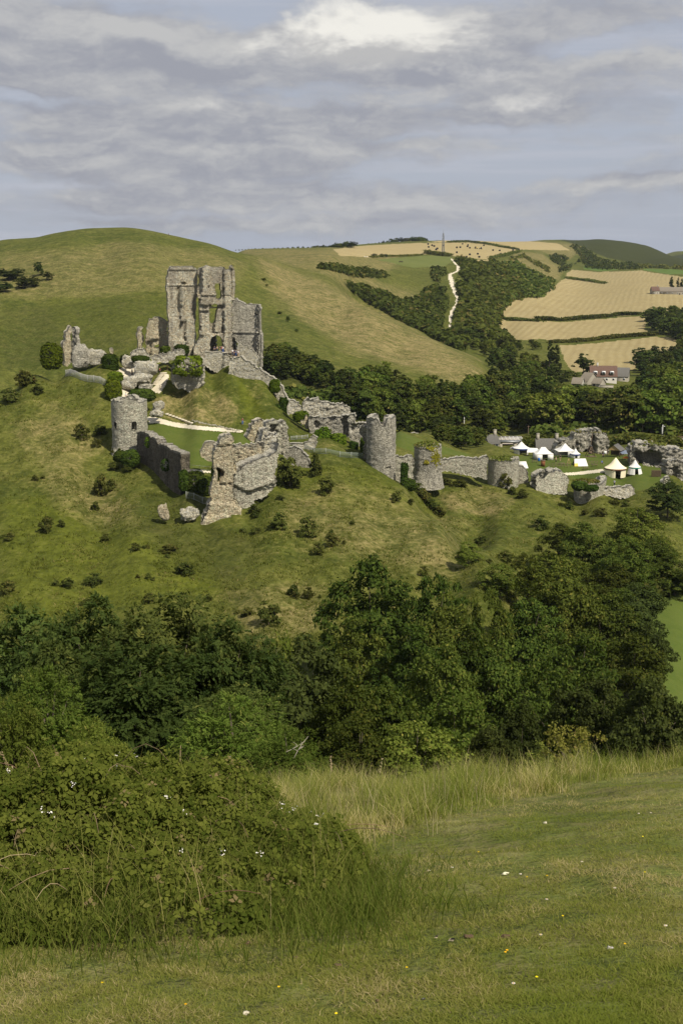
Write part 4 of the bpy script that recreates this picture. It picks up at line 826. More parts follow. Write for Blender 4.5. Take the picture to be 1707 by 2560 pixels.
for (poly, Y, lab) in ((N6((1025,490),(1040,420),(1090,408),(1140,420),(1145,500)), 384, 'rounded rubble lump behind the leftmost striped tent'), (N6((1140,470),(1230,450),(1340,450),(1375,480),(1375,540),(1140,540)), 384, 'low rubble wall behind the left tents'), ([(1367,1132),(1390,1128),(1402,1130),(1402,1146),(1367,1146)], 384, 'low rubble wall under the timber roof frame'),
                         ([(899,1079),(905,1082),(915,1087),(930,1090),(960,1088),(966,1090),(966,1099),(940,1096),(905,1090)], 352, 'low ruined wall on the skyline behind the tall tower'), (M5((1200,600),(1260,580),(1300,562),(1370,575),(1400,620),(1410,668),(1330,650),(1250,620)), 354, 'tumbled pale wall end right of the tall tower'), (O7((1310,830),(1340,790),(1390,745),(1440,760),(1400,860),(1330,870)), 318, 'rubble slope at the foot of the right-hand ruin')):
    tag(wall('low_wall', poly, Y, 3, 2.0, mat='pale', rough=0.35), lab, 'ruined wall')
# edging stones of the castle path, paving slabs
V, F = rock_mesh((1, 0.9, 0.8), 5, 2, 0.3); first = None
rng = random.Random(4)
for i in range(34):
    u = 482+i*3.5; v = 1052+ (u-482)*0.226 + rng.uniform(-1.5, 1.5); p = hit(u, v, 285, 330)
    o = mk('edging_stone', V, F, ST['pale']) if first is None else first.copy()
    if first is None: first = o
    else: COL.objects.link(o)
    o.location = p.tolist(); s = rng.uniform(0.35, 0.75); o.scale = (s, s, s); o.rotation_euler = (0, 0, rng.uniform(0, 6))
    tag(o, 'small pale stone edging the chalk path at the foot of the grassy motte', 'edging stone', 'stones edging the castle path')
for i in range(9):
    u = 418+i*7.6; v = 1036+i*2.8; p = hit(u, v, 285, 330)
    m = MB(); m.box((0, 0, 0.1), (0.75, 1.5, 0.3), 0.1*i); o = m.build('paving_slab', MG['chalk']); o.location = p.tolist()
    tag(o, 'flat pale slab in the stepped edge of the chalk path', 'paving slab', 'slabs stepping beside the castle path')

# ------------------------------------------------------------------ trees, bushes and ivy
def hits(us, vs, ymin, ymax, n=240):
    us = np.asarray(us, float); vs = np.asarray(vs, float)
    d = np.stack([ray(u, v) for u, v in zip(us, vs)]); s = d[:, 0]/d[:, 1]; q = d[:, 2]/d[:, 1]
    ys = np.exp(np.linspace(math.log(ymin), math.log(ymax), n))
    g = zat(s[:, None]*ys, np.broadcast_to(ys, (len(us), n)).copy())/ys - q[:, None]
    up = (g[:, 1:] >= 0) & (g[:, :-1] < 0); ok = up.any(1); k = np.argmax(up, 1); r = np.arange(len(us))
    f = -g[r, k]/(g[r, k+1]-g[r, k]+1e-12); y = ys[k]*(1-f)+ys[np.minimum(k+1, n-1)]*f
    P = np.stack([s*y, y, zat(s*y, y)], 1)
    return P[ok]
KIND = {}
def proto(key, *a, **k):
    t = make_tree(*a, **k); KIND.setdefault(key, []).append((t, children(t), a[2], a[3])); t['_p'] = 1; t.location = (0, -500, -300)
USED = set()
def plant(key, P, h, w, label, cat='tree', group=None, name=None, rng=random, sink=0.0, pick=None):
    """a tree of the given kind standing at P, h metres tall and w wide"""
    t, kids, h0, w0 = KIND[key][pick if pick is not None else rng.randrange(len(KIND[key]))]
    sc3 = (w/w0, w/w0, h/h0)
    if t.name not in USED:
        USED.add(t.name); o = t; o.location = [float(P[0]), float(P[1]), float(P[2])-sink]; o.rotation_euler = (0, 0, rng.uniform(0, 6.28)); o.scale = sc3
        tag(o, label, cat, group)
        if group is None and 'group' in o: del o['group']
    else:
        o = copy_tree(t, kids, (P[0], P[1], P[2]-sink), rng.uniform(0, 6.28), sc3, label, group); o['category'] = cat
        if group is None and 'group' in o: del o['group']
    if '_p' in o: del o['_p']
    return o
for i in range(6): proto('wood', 'broadleaf_tree', 10+i, 10, 9, 'wood', 80, 1.15, 28, 0.72, lobes=7)
for i in range(2): proto('woodlight', 'light_tree', 30+i, 10, 10, 'light', 80, 1.2, 28, 0.75, lobes=6)
for i in range(2): proto('wooddark', 'dark_tree', 34+i, 11, 9, 'dark', 80, 1.1, 28, 0.72, lobes=6)
for i in range(2): proto('conifer', 'conifer_tree', 38+i, 14, 6, 'dark', 90, 0.8, 26, 0.7, lobes=4, trunk_h=0.04)
for i in range(5): proto('oak', 'oak_tree', 50+i, 14, 12, 'oak', 150, 1.30, 92, 0.34, lobes=7)
for i in range(2): proto('yew', 'dark_tree', 60+i, 12, 11, 'dark', 150, 1.1, 88, 0.32, lobes=6)
for i in range(2): proto('leafy', 'light_tree', 64+i, 12, 11, 'light', 140, 1.2, 88, 0.33, lobes=6)
for i in range(4): proto('bush', 'bush', 70+i, 3, 3.4, 'scrub', 60, 0.5, 26, 0.30, trunk_h=-0.06, lobes=6)
for i in range(2): proto('thorn', 'hawthorn_bush', 76+i, 2.4, 2.6, 'hawthorn', 90, 0.24, 34, 0.075, trunk_h=0.0, lobes=7)
def make_ash(seed, h, w, leaf='ash', nclump=300, cr=0.8, per=20, L=0.62):
    """ash: drooping compound leaves, each a row of narrow leaflets"""
    rng = np.random.default_rng(seed); root = empty('ash_tree'); ch = h*0.42
    P, N, c = crown_points(rng, (w/2, w/2, ch*1.1), nclump, cr, per, lobes=9); zo = h-ch-0.3
    zo = -P[:, 2].min()*0.98+h*0.08; P[:, 2] = (P[:, 2]+zo)*h/(P[:, 2].max()+zo); c = c+(0, 0, zo)
    n = len(P); ax = N + 0.7*rng.normal(size=(n, 3)); ax[:, 2] -= 0.35*np.linalg.norm(ax, axis=1); ax /= np.linalg.norm(ax, axis=1)[:, None]
    side = np.cross(ax, [0, 0, 1.0]+0.5*rng.normal(size=(n, 3))); side /= np.linalg.norm(side, axis=1)[:, None]
    Vs = []; vv = rng.normal(0.5, 0.26, n).clip(0, 1); va = []
    ln = L*(0.7+0.6*rng.random(n))[:, None]
    for k in range(7):
        t = 0.25+0.25*(k//2); sg = (1 if k % 2 else -1) if k < 6 else 0
        base = P + ax*ln*t; base[:, 2] -= 0.35*(ln[:, 0]*t)**1.5*1.2
        dr = ax*0.75 + side*sg*0.8; dr[:, 2] -= 0.45; dr /= np.linalg.norm(dr, axis=1)[:, None]
        wv = np.cross(dr, N + 0.4*rng.normal(size=(n, 3))); wv /= np.linalg.norm(wv, axis=1)[:, None]
        ll = ln*0.46; tip = base + dr*ll
        Vs.append(np.stack([base, base+dr*ll*0.45+wv*ll*0.27, tip, base+dr*ll*0.45-wv*ll*0.27], 1)); va.append(vv)
    V = np.concatenate(Vs).reshape(-1, 3); F = np.arange(len(V)).reshape(-1, 4)
    mk('crown', V, F, LF[leaf], root, fattrs={'v': np.concatenate(va)})
    limbs(rng, h*0.4, c, 0.2, nlimb=14).build('trunk', BARK, root, True)
    return root
for i in range(3):
    t = make_ash(80+i, 13, 10); KIND.setdefault('ash', []).append((t, children(t), 13, 10)); t.location = (0, -500, -300)
for i in range(2):
    t = make_ash(90+i, 5.5, 5.5, 'light', 260, 0.5, 24, 0.22); KIND.setdefault('sallow', []).append((t, children(t), 5.5, 5.5)); t.name = 'leafy_bush'; t.location = (0, -500, -300)

rg = random.Random(11)
CLEAR = [(990, 1205, 893, 625), (1150, 1168, 1020, 445), (1428, 1578, 918, 690), (1100, 1165, 640, 960)]     # views that stay open: (u0, u1, v of the top, Y)
def scatter(poly, ymin, ymax, spacing, n, kinds, hr, wr, label, group, cat='tree', seed=0, cap=999, ratio=(0.85, 1.15)):
    r = np.random.default_rng(seed); us = [p[0] for p in poly]; vs = [p[1] for p in poly]
    U = r.uniform(min(us), max(us), n*3); V = r.uniform(min(vs), max(vs), n*3); k = inpoly(U, V, poly); U, V = U[k][:n], V[k][:n]
    P = hits(U, V, ymin, ymax); kept = []
    for p in P:
        if len(kept) >= cap: break
        if kept and np.min(np.hypot(*(np.array(kept)[:, :2]-p[:2]).T)) < spacing*r.uniform(*ratio): continue
        h = r.uniform(*hr); w = h*r.uniform(*wr); uu = CU+F_PX*p[0]/(p[1]*math.cos(PITCH)-p[2]*math.sin(PITCH)); tp = (p[2]+h)/p[1]
        if any(a-w*1600/p[1] < uu < b_+w*1600/p[1] and p[1] < yy and tp > SL(vt+42) for a, b_, vt, yy in CLEAR): continue
        kept.append(p)
        plant(rg.choice(kinds), p, h, w, label, cat, group)
    print(label, len(kept))
    return kept
# woods in the valley behind the castle
scatter([(600,905),(690,895),(780,935),(880,960),(900,1000),(830,975),(720,950),(620,930)], 430, 620, 4.0, 260, ['wood','wood','wooddark'], (5, 8), (0.9, 1.2), 'dark bushy tree in the scrub band right behind the keep and its sloping wall', 'trees in the scrub band behind the keep', seed=1, cap=60, cat='shrub')
scatter([(1070,1078),(1190,1090),(1200,1122),(1150,1126),(1100,1108)], 345, 440, 4.2, 120, ['wood','wood','wooddark'], (4, 6.5), (0.9, 1.2), 'bushy tree right behind the level curtain wall', 'bushy trees behind the level curtain wall', 'shrub', seed=21, cap=20)
scatter([(840,985),(960,960),(1100,975),(1200,940),(1330,1000),(1330,1085),(1200,1100),(1100,1100),(1000,1095),(930,1060),(850,1030)], 405, 650, 6.0, 520, ['wood','wood','woodlight','wooddark','woodlight'], (6, 10), (0.8, 1.1), 'rounded broadleaf tree in the wood filling the valley behind the castle ridge', 'trees in the valley wood behind the castle', seed=2, cap=95)
scatter([(1225,965),(1225,900),(1150,862),(1100,850),(1180,850),(1260,880),(1330,920),(1420,960),(1420,1010),(1300,1010),(1200,980)], 500, 960, 8.5, 420, ['wood','wood','wooddark','woodlight'], (7, 11), (0.8, 1.1), 'rounded broadleaf tree in the wood between the bare spur and the farmhouse', 'trees between the spur and the farmhouse', seed=3, cap=50)
scatter([(1350,1015),(1500,1010),(1720,985),(1720,1085),(1560,1085),(1430,1070),(1330,1085)], 450, 640, 7.5, 380, ['wood','wooddark','woodlight'], (11, 16), (0.8, 1.1), 'tall broadleaf tree in the wood behind the railway line', 'trees behind the railway line', seed=4, cap=55)
scatter([(1570,975),(1720,960),(1720,1000),(1600,1010)], 560, 720, 8, 90, ['wood','wooddark'], (10, 14), (0.85, 1.1), 'broadleaf tree in the wood right of the farmhouse', 'trees right of the farmhouse', seed=5, cap=22)
scatter([(1590,905),(1720,880),(1720,930),(1600,945)], 680, 900, 9, 80, ['wood','wooddark'], (7, 10), (0.9, 1.1), 'broadleaf tree in the belt along the lowest stubble field', 'trees along the lowest stubble field', seed=6, cap=18)
scatter([(1618,815),(1720,800),(1720,860),(1690,850),(1640,835)], 850, 1200, 10, 80, ['wooddark','wood'], (11, 15), (0.9, 1.1), 'dark tree in the copse biting into the stubble fields at the right', 'trees in the copse by the stubble fields', seed=7, cap=22)
scatter([(1240,850),(1300,858),(1350,862),(1350,880),(1260,875)], 780, 1050, 8, 60, ['wood'], (4, 6), (0.9, 1.2), 'low bushy tree in the hedge line under the middle stubble field', 'trees in the hedge line', seed=8, cap=14)
def at_top(key, u, vtop, Y, wpx, label, cat='tree', group=None, pick=None, hmax=99, vbot=None):
    """a tree whose top shows at (u, vtop), standing Y metres away"""
    T = G(u, vtop, Y); z = float(zat([T[0]], [T[1]])[0])
    if vbot: z = min(z, G(u, vbot, Y)[2]) if False else G(u, vbot, Y)[2]
    h = min(T[2]-z, hmax)
    return plant(key, (T[0], T[1], T[2]-h), h, wpx*Y/F_PX*(1.22 if Y < 260 and cat == 'tree' else 1), label, cat, group, rng=rg, pick=pick)
at_top('wood', 918, 912, 475, 62, 'large round oak standing on the open spur side of the valley wood')
at_top('conifer', 992, 925, 470, 46, 'dark pointed tree rising from the wood below the bare spur')
at_top('wooddark', 1108, 972, 450, 50, 'dark round tree just above the white pole')
at_top('woodlight', 1340, 985, 500, 120, 'broad light green tree at the middle of the wood behind the tents')
at_top('woodlight', 1420, 965, 530, 100, 'light green tree below the farmhouse')
at_top('conifer', 1374, 852, 740, 20, 'tall dark conifer left of the farmhouse, tallest of its clump')
at_top('conifer', 1390, 864, 730, 28, 'dark conifer with a broad foot beside the tallest conifer')
at_top('wooddark', 1459, 884, 735, 50, 'isolated round tree directly behind the farmhouse roof')
at_top('wood', 1424, 925, 700, 46, 'round tree at the left end of the farm buildings')
at_top('conifer', 1679, 692, 1400, 17, 'wide dark conifer beside the long farm building')
at_top('conifer', 1694, 694, 1400, 8, 'narrow dark conifer, second from the long farm building')
at_top('conifer', 1705, 697, 1400, 12, 'dark conifer at the right edge behind the long farm building')
at_top('wood', 1632, 768, 1060, 56, 'flat-topped pine at the tip of the copse in the stubble')
at_top('wooddark', 935, 634, 1330, 16, 'small round tree alone on the far pasture skyline, left of a pair')
at_top('wooddark', 954, 634, 1340, 13, 'small tree of the pair on the far pasture')
at_top('wooddark', 964, 635, 1345, 13, 'small tree at the right of the pair on the far pasture')
# far tree belts along the skyline
def belt(pts, n, hr, Y, label, group, seed):
    r = random.Random(seed)
    for i in range(n):
        t = i/(n-1); k = t*(len(pts)-1); j = min(int(k), len(pts)-2); f = k-j
        u = pts[j][0]*(1-f)+pts[j+1][0]*f; v = pts[j][1]*(1-f)+pts[j+1][1]*f; hp = (pts[j][2]*(1-f)+pts[j+1][2]*f)*r.uniform(0.8, 1.1)
        y = Y+r.uniform(-25, 25); B = G(u, v+1, y); h = hp*y/F_PX
        plant(r.choice(['wood', 'wooddark']), (B[0], B[1], float(zat([B[0]], [B[1]])[0])-0.5 if False else B[2]), h, h*r.uniform(1.1, 1.6), label, 'tree', group)
belt([(590,626,3),(640,624,4),(700,623,5),(780,622,7),(822,620,9)], 26, 0, 1500, 'small dark tree in the long low belt on the skyline right of the round hill', 'trees in the left skyline belt', 3)
belt([(828,622,12),(845,621,15),(860,620,17),(884,619,17)], 9, 0, 1560, 'taller round tree at the right end of the skyline belt', 'tall trees at the end of the skyline belt', 4)
belt([(915,614,5),(945,612,8),(985,608,12),(1030,607,15),(1050,605,15),(1066,604,7)], 20, 0, 2050, 'dark tree in the hilltop wood left of the radio mast', 'trees in the hilltop wood', 5)
# trees of the near valley
OAKS = [('oak',927,1403,165,225,'largest oak in front of the castle slope, branches showing in its left side'),('oak',1080,1440,160,150,'rounded oak directly right of the largest oak'),('oak',1222,1486,150,120,'oak with a pointed top at the middle of the valley wood'),
        ('oak',1392,1396,186,190,'broad oak high in the valley wood below the ditch'),('leafy',1250,1412,212,95,'small yellowish tree at the upper edge of the valley wood'),('oak',1458,1308,236,115,'dark oak standing above the others under the tilted tower'),('leafy',1592,1272,250,140,'light round tree below the right-hand ruin'),
        ('oak',1560,1345,225,120,'oak below the light round tree'),('yew',1590,1462,198,150,'dark tree beside the left edge of the bright meadow'),('yew',1622,1560,175,110,'dark tree overhanging the lower edge of the bright meadow'),('oak',1590,1590,160,170,'spreading tree low in the wood near the meadow corner'),('oak',1450,1590,150,190,'broad dull tree at the heart of the lower wood'),
        ('yew',1640,1700,112,190,'nearly black tree in the lower right corner of the wood'),('leafy',1140,1722,112,180,'light green bushy tree in the lower middle of the wood'),('oak',965,1715,104,170,'dense tree between the two lighter crowns low in the wood'),('yew',1305,1752,100,140,'dull dark tree low behind the golden hawthorn'),('leafy',1040,1815,84,230,'bright leafed tree just behind the grassy brow'),
        ('oak',1380,1640,125,170,'rounded tree behind the dull dark tree'),('oak',1110,1600,132,170,'dark tree deep in the middle of the wood'),('oak',1260,1600,138,170,'oak in the centre of the wood below the pointed one'),('oak',1510,1470,190,150,'oak in the upper right of the valley wood'),('oak',1320,1500,170,150,'oak in the upper middle of the valley wood'),
        ('oak',905,1560,150,160,'shaded lower tree at the left foot of the largest oak'),('oak',1020,1560,145,170,'shaded tree under the rounded oak'),('yew',1500,1700,118,190,'dark tree behind the black corner tree'),('oak',900,1800,84,190,'dark dense tree just beyond the brow left of the bright leafed tree'),('yew',1230,1820,88,150,'dark tree behind the brow at the middle'),
        ('oak',1140,1490,153,170,'tree filling the dip between the rounded oak and the pointed oak'),('oak',1175,1580,140,170,'lower tree in the dip right of the rounded oak'),('leafy',1170,1355,226,60,'small bright bush tree at the foot of the grassy ridge'),('oak',1690,1390,232,110,'tree at the right edge above the meadow hedge'),('yew',1672,1200,287,120,'dark tree at the right edge below the hollow ruin'),('oak',1400,1310,246,90,'tree at the upper corner of the valley wood'),('oak',1320,1390,215,100,'tree below the ditch at the upper left of the wood')]
for k, u, v, Y, w, lab in OAKS: at_top(k, u, v, Y, w, lab)
scatter([(1420,1470),(1560,1425),(1690,1420),(1640,1480),(1560,1560),(1380,1560)], 180, 270, 6, 140, ['oak','oak','leafy'], (6, 9), (0.9, 1.15), 'rounded tree in the crowded upper part of the near valley wood', 'trees in the upper part of the near wood', seed=12, cap=12)
at_top('yew', 760, 1600, 98, 250, 'large dense dome-shaped tree between the ashes and the oaks')
at_top('oak', 860, 1690, 92, 190, 'dense dark tree at the right flank of the dome-shaped tree')
at_top('leafy', 690, 1592, 104, 140, 'yellow-green crown peeping over the dome-shaped tree')
for i, (u, v, Y, w, lab) in enumerate([(40,1522,60,300,'ash tree at the left edge'),(235,1500,58,300,'ash tree second from the left edge'),(420,1492,56,330,'tallest ash in the left group, with a bushy top'),(560,1560,54,230,'ash tree at the right end of the left group'),(320,1620,44,330,'ash tree in front at the middle of the left group'),(590,1715,40,230,'low ash at the right foot of the left group'),(130,1610,48,260,'low ash behind the light green bush')]):
    at_top('ash', u, v, Y, w, lab, group=None)
at_top('sallow', 115, 1678, 31, 300, 'light green rounded bush at the left edge above the brambles', 'bush')
at_top('sallow', 10, 1730, 28, 200, 'light green bush cut by the left edge above the brambles', 'bush')
at_top('sallow', 250, 1800, 27, 180, 'lower leafy bush behind the top of the brambles', 'bush')
at_top('sallow', 585, 1742, 25, 330, 'leafy shrub rising behind the right shoulder of the brambles', 'bush')
at_top('sallow', 720, 1820, 21, 200, 'shrub with bare pale twigs at the end of the brambles', 'bush')
at_top('thorn', 1425, 1808, 25, 190, 'golden hawthorn bush growing on the grassy brow', 'bush')
at_top('thorn', 1350, 1858, 24, 120, 'low hawthorn beside the golden one on the brow', 'bush')
# bushes dotted over the castle slopes: (u, v of the foot, width px, height px)
BUSH = [(25,1350,34,24),(118,1330,42,46),(255,1240,46,64),(240,1275,30,26),(205,1098,44,44),(245,1090,26,28),(62,965,56,44),(30,1005,60,40),(20,1482,54,38),(170,1468,36,30),(237,1462,52,34),(340,1375,34,22),(420,1382,50,26),(463,1436,60,36),(370,1446,24,18),(265,1352,32,24),(372,1506,44,30),(225,1510,34,22),
        (735,1490,40,36),(772,1496,32,34),(672,1562,66,72),(622,1536,46,22),(693,1320,62,46),(640,1285,40,36),(772,1340,56,56),(830,1366,40,40),(796,1386,40,34),(724,1220,88,88),(788,1190,40,66),(990,1252,30,28),(1200,1360,42,26),(1262,1408,48,38),(1352,1322,54,38),(1078,1275,44,34),(1062,1255,50,40),(1098,1290,38,28),(1040,1230,48,26),(1262,1222,36,46),(1305,1245,36,28),(1280,1236,30,24),(1420,1272,34,22),(1535,1262,34,20),(1500,1290,40,24),(1600,1300,60,34),(1150,1215,40,20),(1110,1208,40,18),
        (935,1400,30,22),(1060,1440,34,30),(880,1310,18,12),(700,1250,26,16),(610,1330,24,14),(520,1500,30,18),(90,1200,26,16),(320,1180,30,22),(310,1140,36,30),(285,1175,30,26),(945,1440,40,36),(1150,1400,30,24)]
_q = random.Random(9)
for (u, v, w, h) in list(BUSH):
    for j in range(_q.choice([0, 0, 1, 1, 2])):
        f = _q.uniform(0.3, 0.65); BUSH.append((u+_q.uniform(-1.1, 1.1)*w, v+_q.uniform(-0.35, 0.5)*h, w*f*_q.uniform(0.9, 1.4), h*f))
for i, (u, v, w, h) in enumerate(BUSH):
    p = hit(u, v, 170); y = p[1]
    if not 175 < y < 345: continue
    side = 'left' if u < 450 else ('middle' if u < 900 else 'right')
    big = w >= 55
    plant('bush', p, max(h*y/F_PX*0.9, 0.7), w*y/F_PX*0.9, ('large dark bush on the %s part of the castle slopes' if big else 'small dark bush dotting the %s part of the castle slopes') % side, 'bush', ('large' if big else 'small')+' bushes on the %s of the castle slopes' % side, rng=rg, sink=0.1)
for (u, v, w, h) in [(25,700,60,22),(60,722,50,30),(98,690,26,34),(12,730,50,24),(120,700,30,20),(45,690,40,18),(85,716,40,24),(5,690,30,18)]:
    p = hit(u, v, 480); y = p[1]
    plant('wooddark', p, h*y/F_PX, w*y/F_PX, 'dark scrub bush in the clump on the left slope of the round hill', 'bush', 'scrub bushes on the round hill', rng=rg)
for (u, v, w, h) in [(720,805,12,14),(660,702,14,7),(700,785,14,7),(668,716,10,6),(742,830,10,8)]:
    p = hit(u, v, 480); y = p[1]
    plant('wood', p, h*y/F_PX, w*y/F_PX, 'tiny gorse bush on the bare dry flank of the spur', 'bush', 'gorse bushes on the spur', rng=rg)

def ivy(name, u0, u1, v0, v1, Y, label, mat='ivy', depth=None, n=2600, ls=0.46, e=0.72, seed=1, cat='ivy', group=None, parent=None, core=True):
    """a clipped-looking mass of ivy about a stump of wall"""
    rng = np.random.default_rng(seed); w = (u1-u0)*Y/F_PX; h = G(0, v0, Y)[2]-G(0, v1, Y)[2]; dp = depth or w*0.8
    c = G((u0+u1)/2, (v0+v1)/2, Y); d = rnd_unit(rng, n); Pn = np.sign(d)*np.abs(d)**e
    Pn = Pn*(1+0.30*fbm(d[:, 0]*2.2, d[:, 1]*2.2, d[:, 2]*2.2, oct=3, seed=seed))[:, None]*(0.93+0.1*rng.random(n))[:, None]
    P = Pn*np.array([w, dp, h])/2; V, F = leaves(P, d+np.array([0, 0, 0.4]), ls, rng, 1.2, 0.45)
    root = parent or empty(name, c, 0, label, cat, group)
    off = c-np.array(root.location)
    mk('foliage', V+off, F, LF[mat], root, fattrs={'v': np.clip(rng.normal(0.5, 0.28, len(F)), 0, 1)})
    if core:
        P, F = rock_mesh((w*0.6, dp*0.6, h*0.72), seed, 3, 0.15); mk('wall_core', P+off, F, ST['grey'], root)
    return root
def px_(f, a, b, c_, d): q = f((a, b), (c_, d)); return q[0][0], q[1][0], q[0][1], q[1][1]
ivy('ivy_column', *px_(J, 98, 940, 288, 1188), 329, 'stout bright green ivy-covered stump at the left end of the summit', seed=2, n=3400)
ivy('ivy_clump', *px_(J, 688, 1050, 842, 1215), 326, 'dark green rounded ivy-covered stump in the middle of the summit ward', 'ivydark', seed=3)
ivy('ivy_clump', *px_(J, 752, 1215, 888, 1310), 314, 'low yellow-green ivy cushion where the summit fence ends', seed=4)
ivy('ivy_column', *px_(J, 724, 1290, 882, 1520), 309, 'tall bright ivy-covered column behind the round west tower', seed=5, n=3400)
ivw = thing('ivy_wall', 472, 930, 318, 'broad stump of wall below the keep wearing a thick square cap of ivy', 'ivy wall')
wall('wall_stump', K((340,1245),(350,1100),(372,1010),(640,1000),(646,1250),(604,1325),(520,1335),(400,1290)), 319, -8, 3.5, parent=ivw, mat='pale', rough=0.25, cell=0.3)
ivy('ivy_cap', *px_(K, 375, 985, 648, 1165), 317.5, None, seed=6, parent=ivw, core=False, n=3600, e=0.45, depth=4.2)
ivy('ivy_clump', *px_(M5, 345, 512, 492, 718), 300, 'large bright ivy mound at the foot of the middle gate', seed=7)
ivy('ivy_clump', *px_(M5, 498, 562, 640, 712), 299, 'second smaller ivy mound right of the large one at the middle gate', seed=8)
ivy('ivy_clump', *px_(M5, 680, 645, 762, 748), 297, 'dark ivy bush between the ivy mound and the tall tower', 'ivydark', seed=9)
ivy('ivy_clump', *px_(M5, 788, 618, 842, 750), 295, 'narrow upright ivy against the tall tower', 'ivy', seed=10)
ivy('ivy_clump', *px_(M5, 135, 350, 280, 440), 309, 'ivy draped over the little wall left of the middle gate', 'ivy', seed=11)
ivy('ivy_clump', *px_(K, 1310, 1210, 1410, 1340), 322.5, 'ivy patch hanging on the sloping curtain wall', 'ivy', seed=12, depth=1.5)
ivy('ivy_clump', *px_(K, 1400, 1390, 1490, 1560), 318, 'ivy growing up the lower end of the sloping curtain wall', 'ivydark', seed=13)
ivy('bush', *px_(K, 1300, 1450, 1410, 1560), 316, 'green bush at the foot of the sloping curtain wall', 'ivydark', seed=14, cat='bush')
ivy('ivy_clump', *px_(L, 815, 840, 905, 1050), 258, 'ivy curtain on the broken end of the shaded wall', 'ivydark', seed=15, ls=0.36)
ivy('ivy_clump', *px_(L, 640, 730, 740, 850), 264.5, 'small yellowish ivy patch hanging on the face of the shaded wall', 'ivydark', seed=31, ls=0.3, depth=1.0, n=500)
ivy('ivy_clump', *px_(L, 480, 520, 590, 620), 275, 'ivy on the upper end of the shaded wall by the round tower', 'ivy', seed=32, ls=0.3, depth=1.6, n=600)
ivy('bush', *px_(L, 890, 860, 1060, 1080), 259, 'tangle of dark bushes in the gap between the shaded wall and the gatehouse', 'ivydark', seed=16, cat='bush', ls=0.4)
ivy('bush', *px_(L, 1010, 900, 1150, 1090), 258, 'dark bush pressed against the left side of the gatehouse', 'ivydark', seed=17, cat='bush', ls=0.4)
ivy('ivy_clump', *px_(L, 1130, 800, 1205, 1010), 249, 'pale ivy climbing the left edge of the near gatehouse', 'ivy', seed=18, ls=0.32, depth=1.2)
ivy('bush', *px_(L, 180, 660, 300, 760), 280, 'small bush against the foot of the round west tower', 'ivydark', seed=19, cat='bush', ls=0.36)
ivy('bush', *px_(L, 260, 650, 430, 800), 277, 'larger bush in the corner between round tower and shaded wall', 'ivydark', seed=20, cat='bush', ls=0.36)
ivy('bush', *px_(J, 1265, 962, 1368, 1035), 336, 'dark round bush at the foot of the round-topped wall', 'ivydark', seed=21, cat='bush')
ivy('bush', *px_(J, 1408, 948, 1535, 1040), 335, 'dark round bush at the foot of the left keep slab', 'ivydark', seed=22, cat='bush')
ivy('bush', *px_(J, 985, 1055, 1140, 1120), 325, 'green bush crowning the largest fallen boulder', 'ivydark', seed=23, cat='bush')
ivy('bush', *px_(J, 620, 1020, 690, 1080), 331, 'small bush on the long pale rubble heap', 'ivydark', seed=24, cat='bush')
ivy('bush', *px_(J, 870, 1050, 960, 1130), 330, 'bush beside the upright boulder on the summit path', 'ivydark', seed=25, cat='bush')
ivy('bush', *px_(J, 960, 1380, 1190, 1500), 308, 'wide dark bush on the motte just above the round west tower', 'ivydark', seed=26, cat='bush')
ivy('ivy_collar', *px_(O7, 285, 800, 450, 895), 307.5, 'dark ivy hanging round the left side of the tilted tower head', 'ivydark', seed=27, depth=4, e=0.8, ls=0.4)
ivy('ivy_collar', *px_(O7, 420, 845, 590, 910), 306.8, 'ivy fringe along the front rim of the tilted tower', 'ivydark', seed=30, depth=2.5, e=0.8, ls=0.4)
ivy('ivy_clump', *px_(M5, 1180, 850, 1250, 1100), 284.5, 'narrow spire of ivy on the short curtain wall', 'ivydark', seed=28, ls=0.36)
ivy('bush', *px_(M5, 1185, 1010, 1330, 1120), 282, 'bush at the base of the ivy spire', 'ivydark', seed=29, cat='bush', ls=0.36)
# grass on the heads of towers and ruins
def grass_cap(parent, c, rx, ry, z, n=500, ls=0.45, mat='tuft', seed=1, dome=0.3):
    rng = np.random.default_rng(seed); a = rng.random(n)*6.283; r = np.sqrt(rng.random(n)); off = np.array(c)-np.array(parent.location)
    P = np.stack([rx*r*np.cos(a), ry*r*np.sin(a), z+dome*(1-r**2)+0.15*rng.random(n)], 1)+off
    V, F = leaves(P, np.tile([0, -0.3, 0.6], (n, 1))+0.2*rng.normal(size=(n, 3)), ls, rng, 1.6, 0.8)
    mk('grass_cap', V, F, LF[mat], parent, fattrs={'v': rng.random(len(F))})
grass_cap(lt, np.array(lt.location)+(0, LR_, 0), LR_*0.97, LR_*0.97, LZ-0.4, seed=1, dome=0.9)
grass_cap(pt, np.array(pt.location)+(0, PR_, 0), PR_*0.97, PR_*0.97, PZ-0.5, seed=2, n=700, dome=0.5)
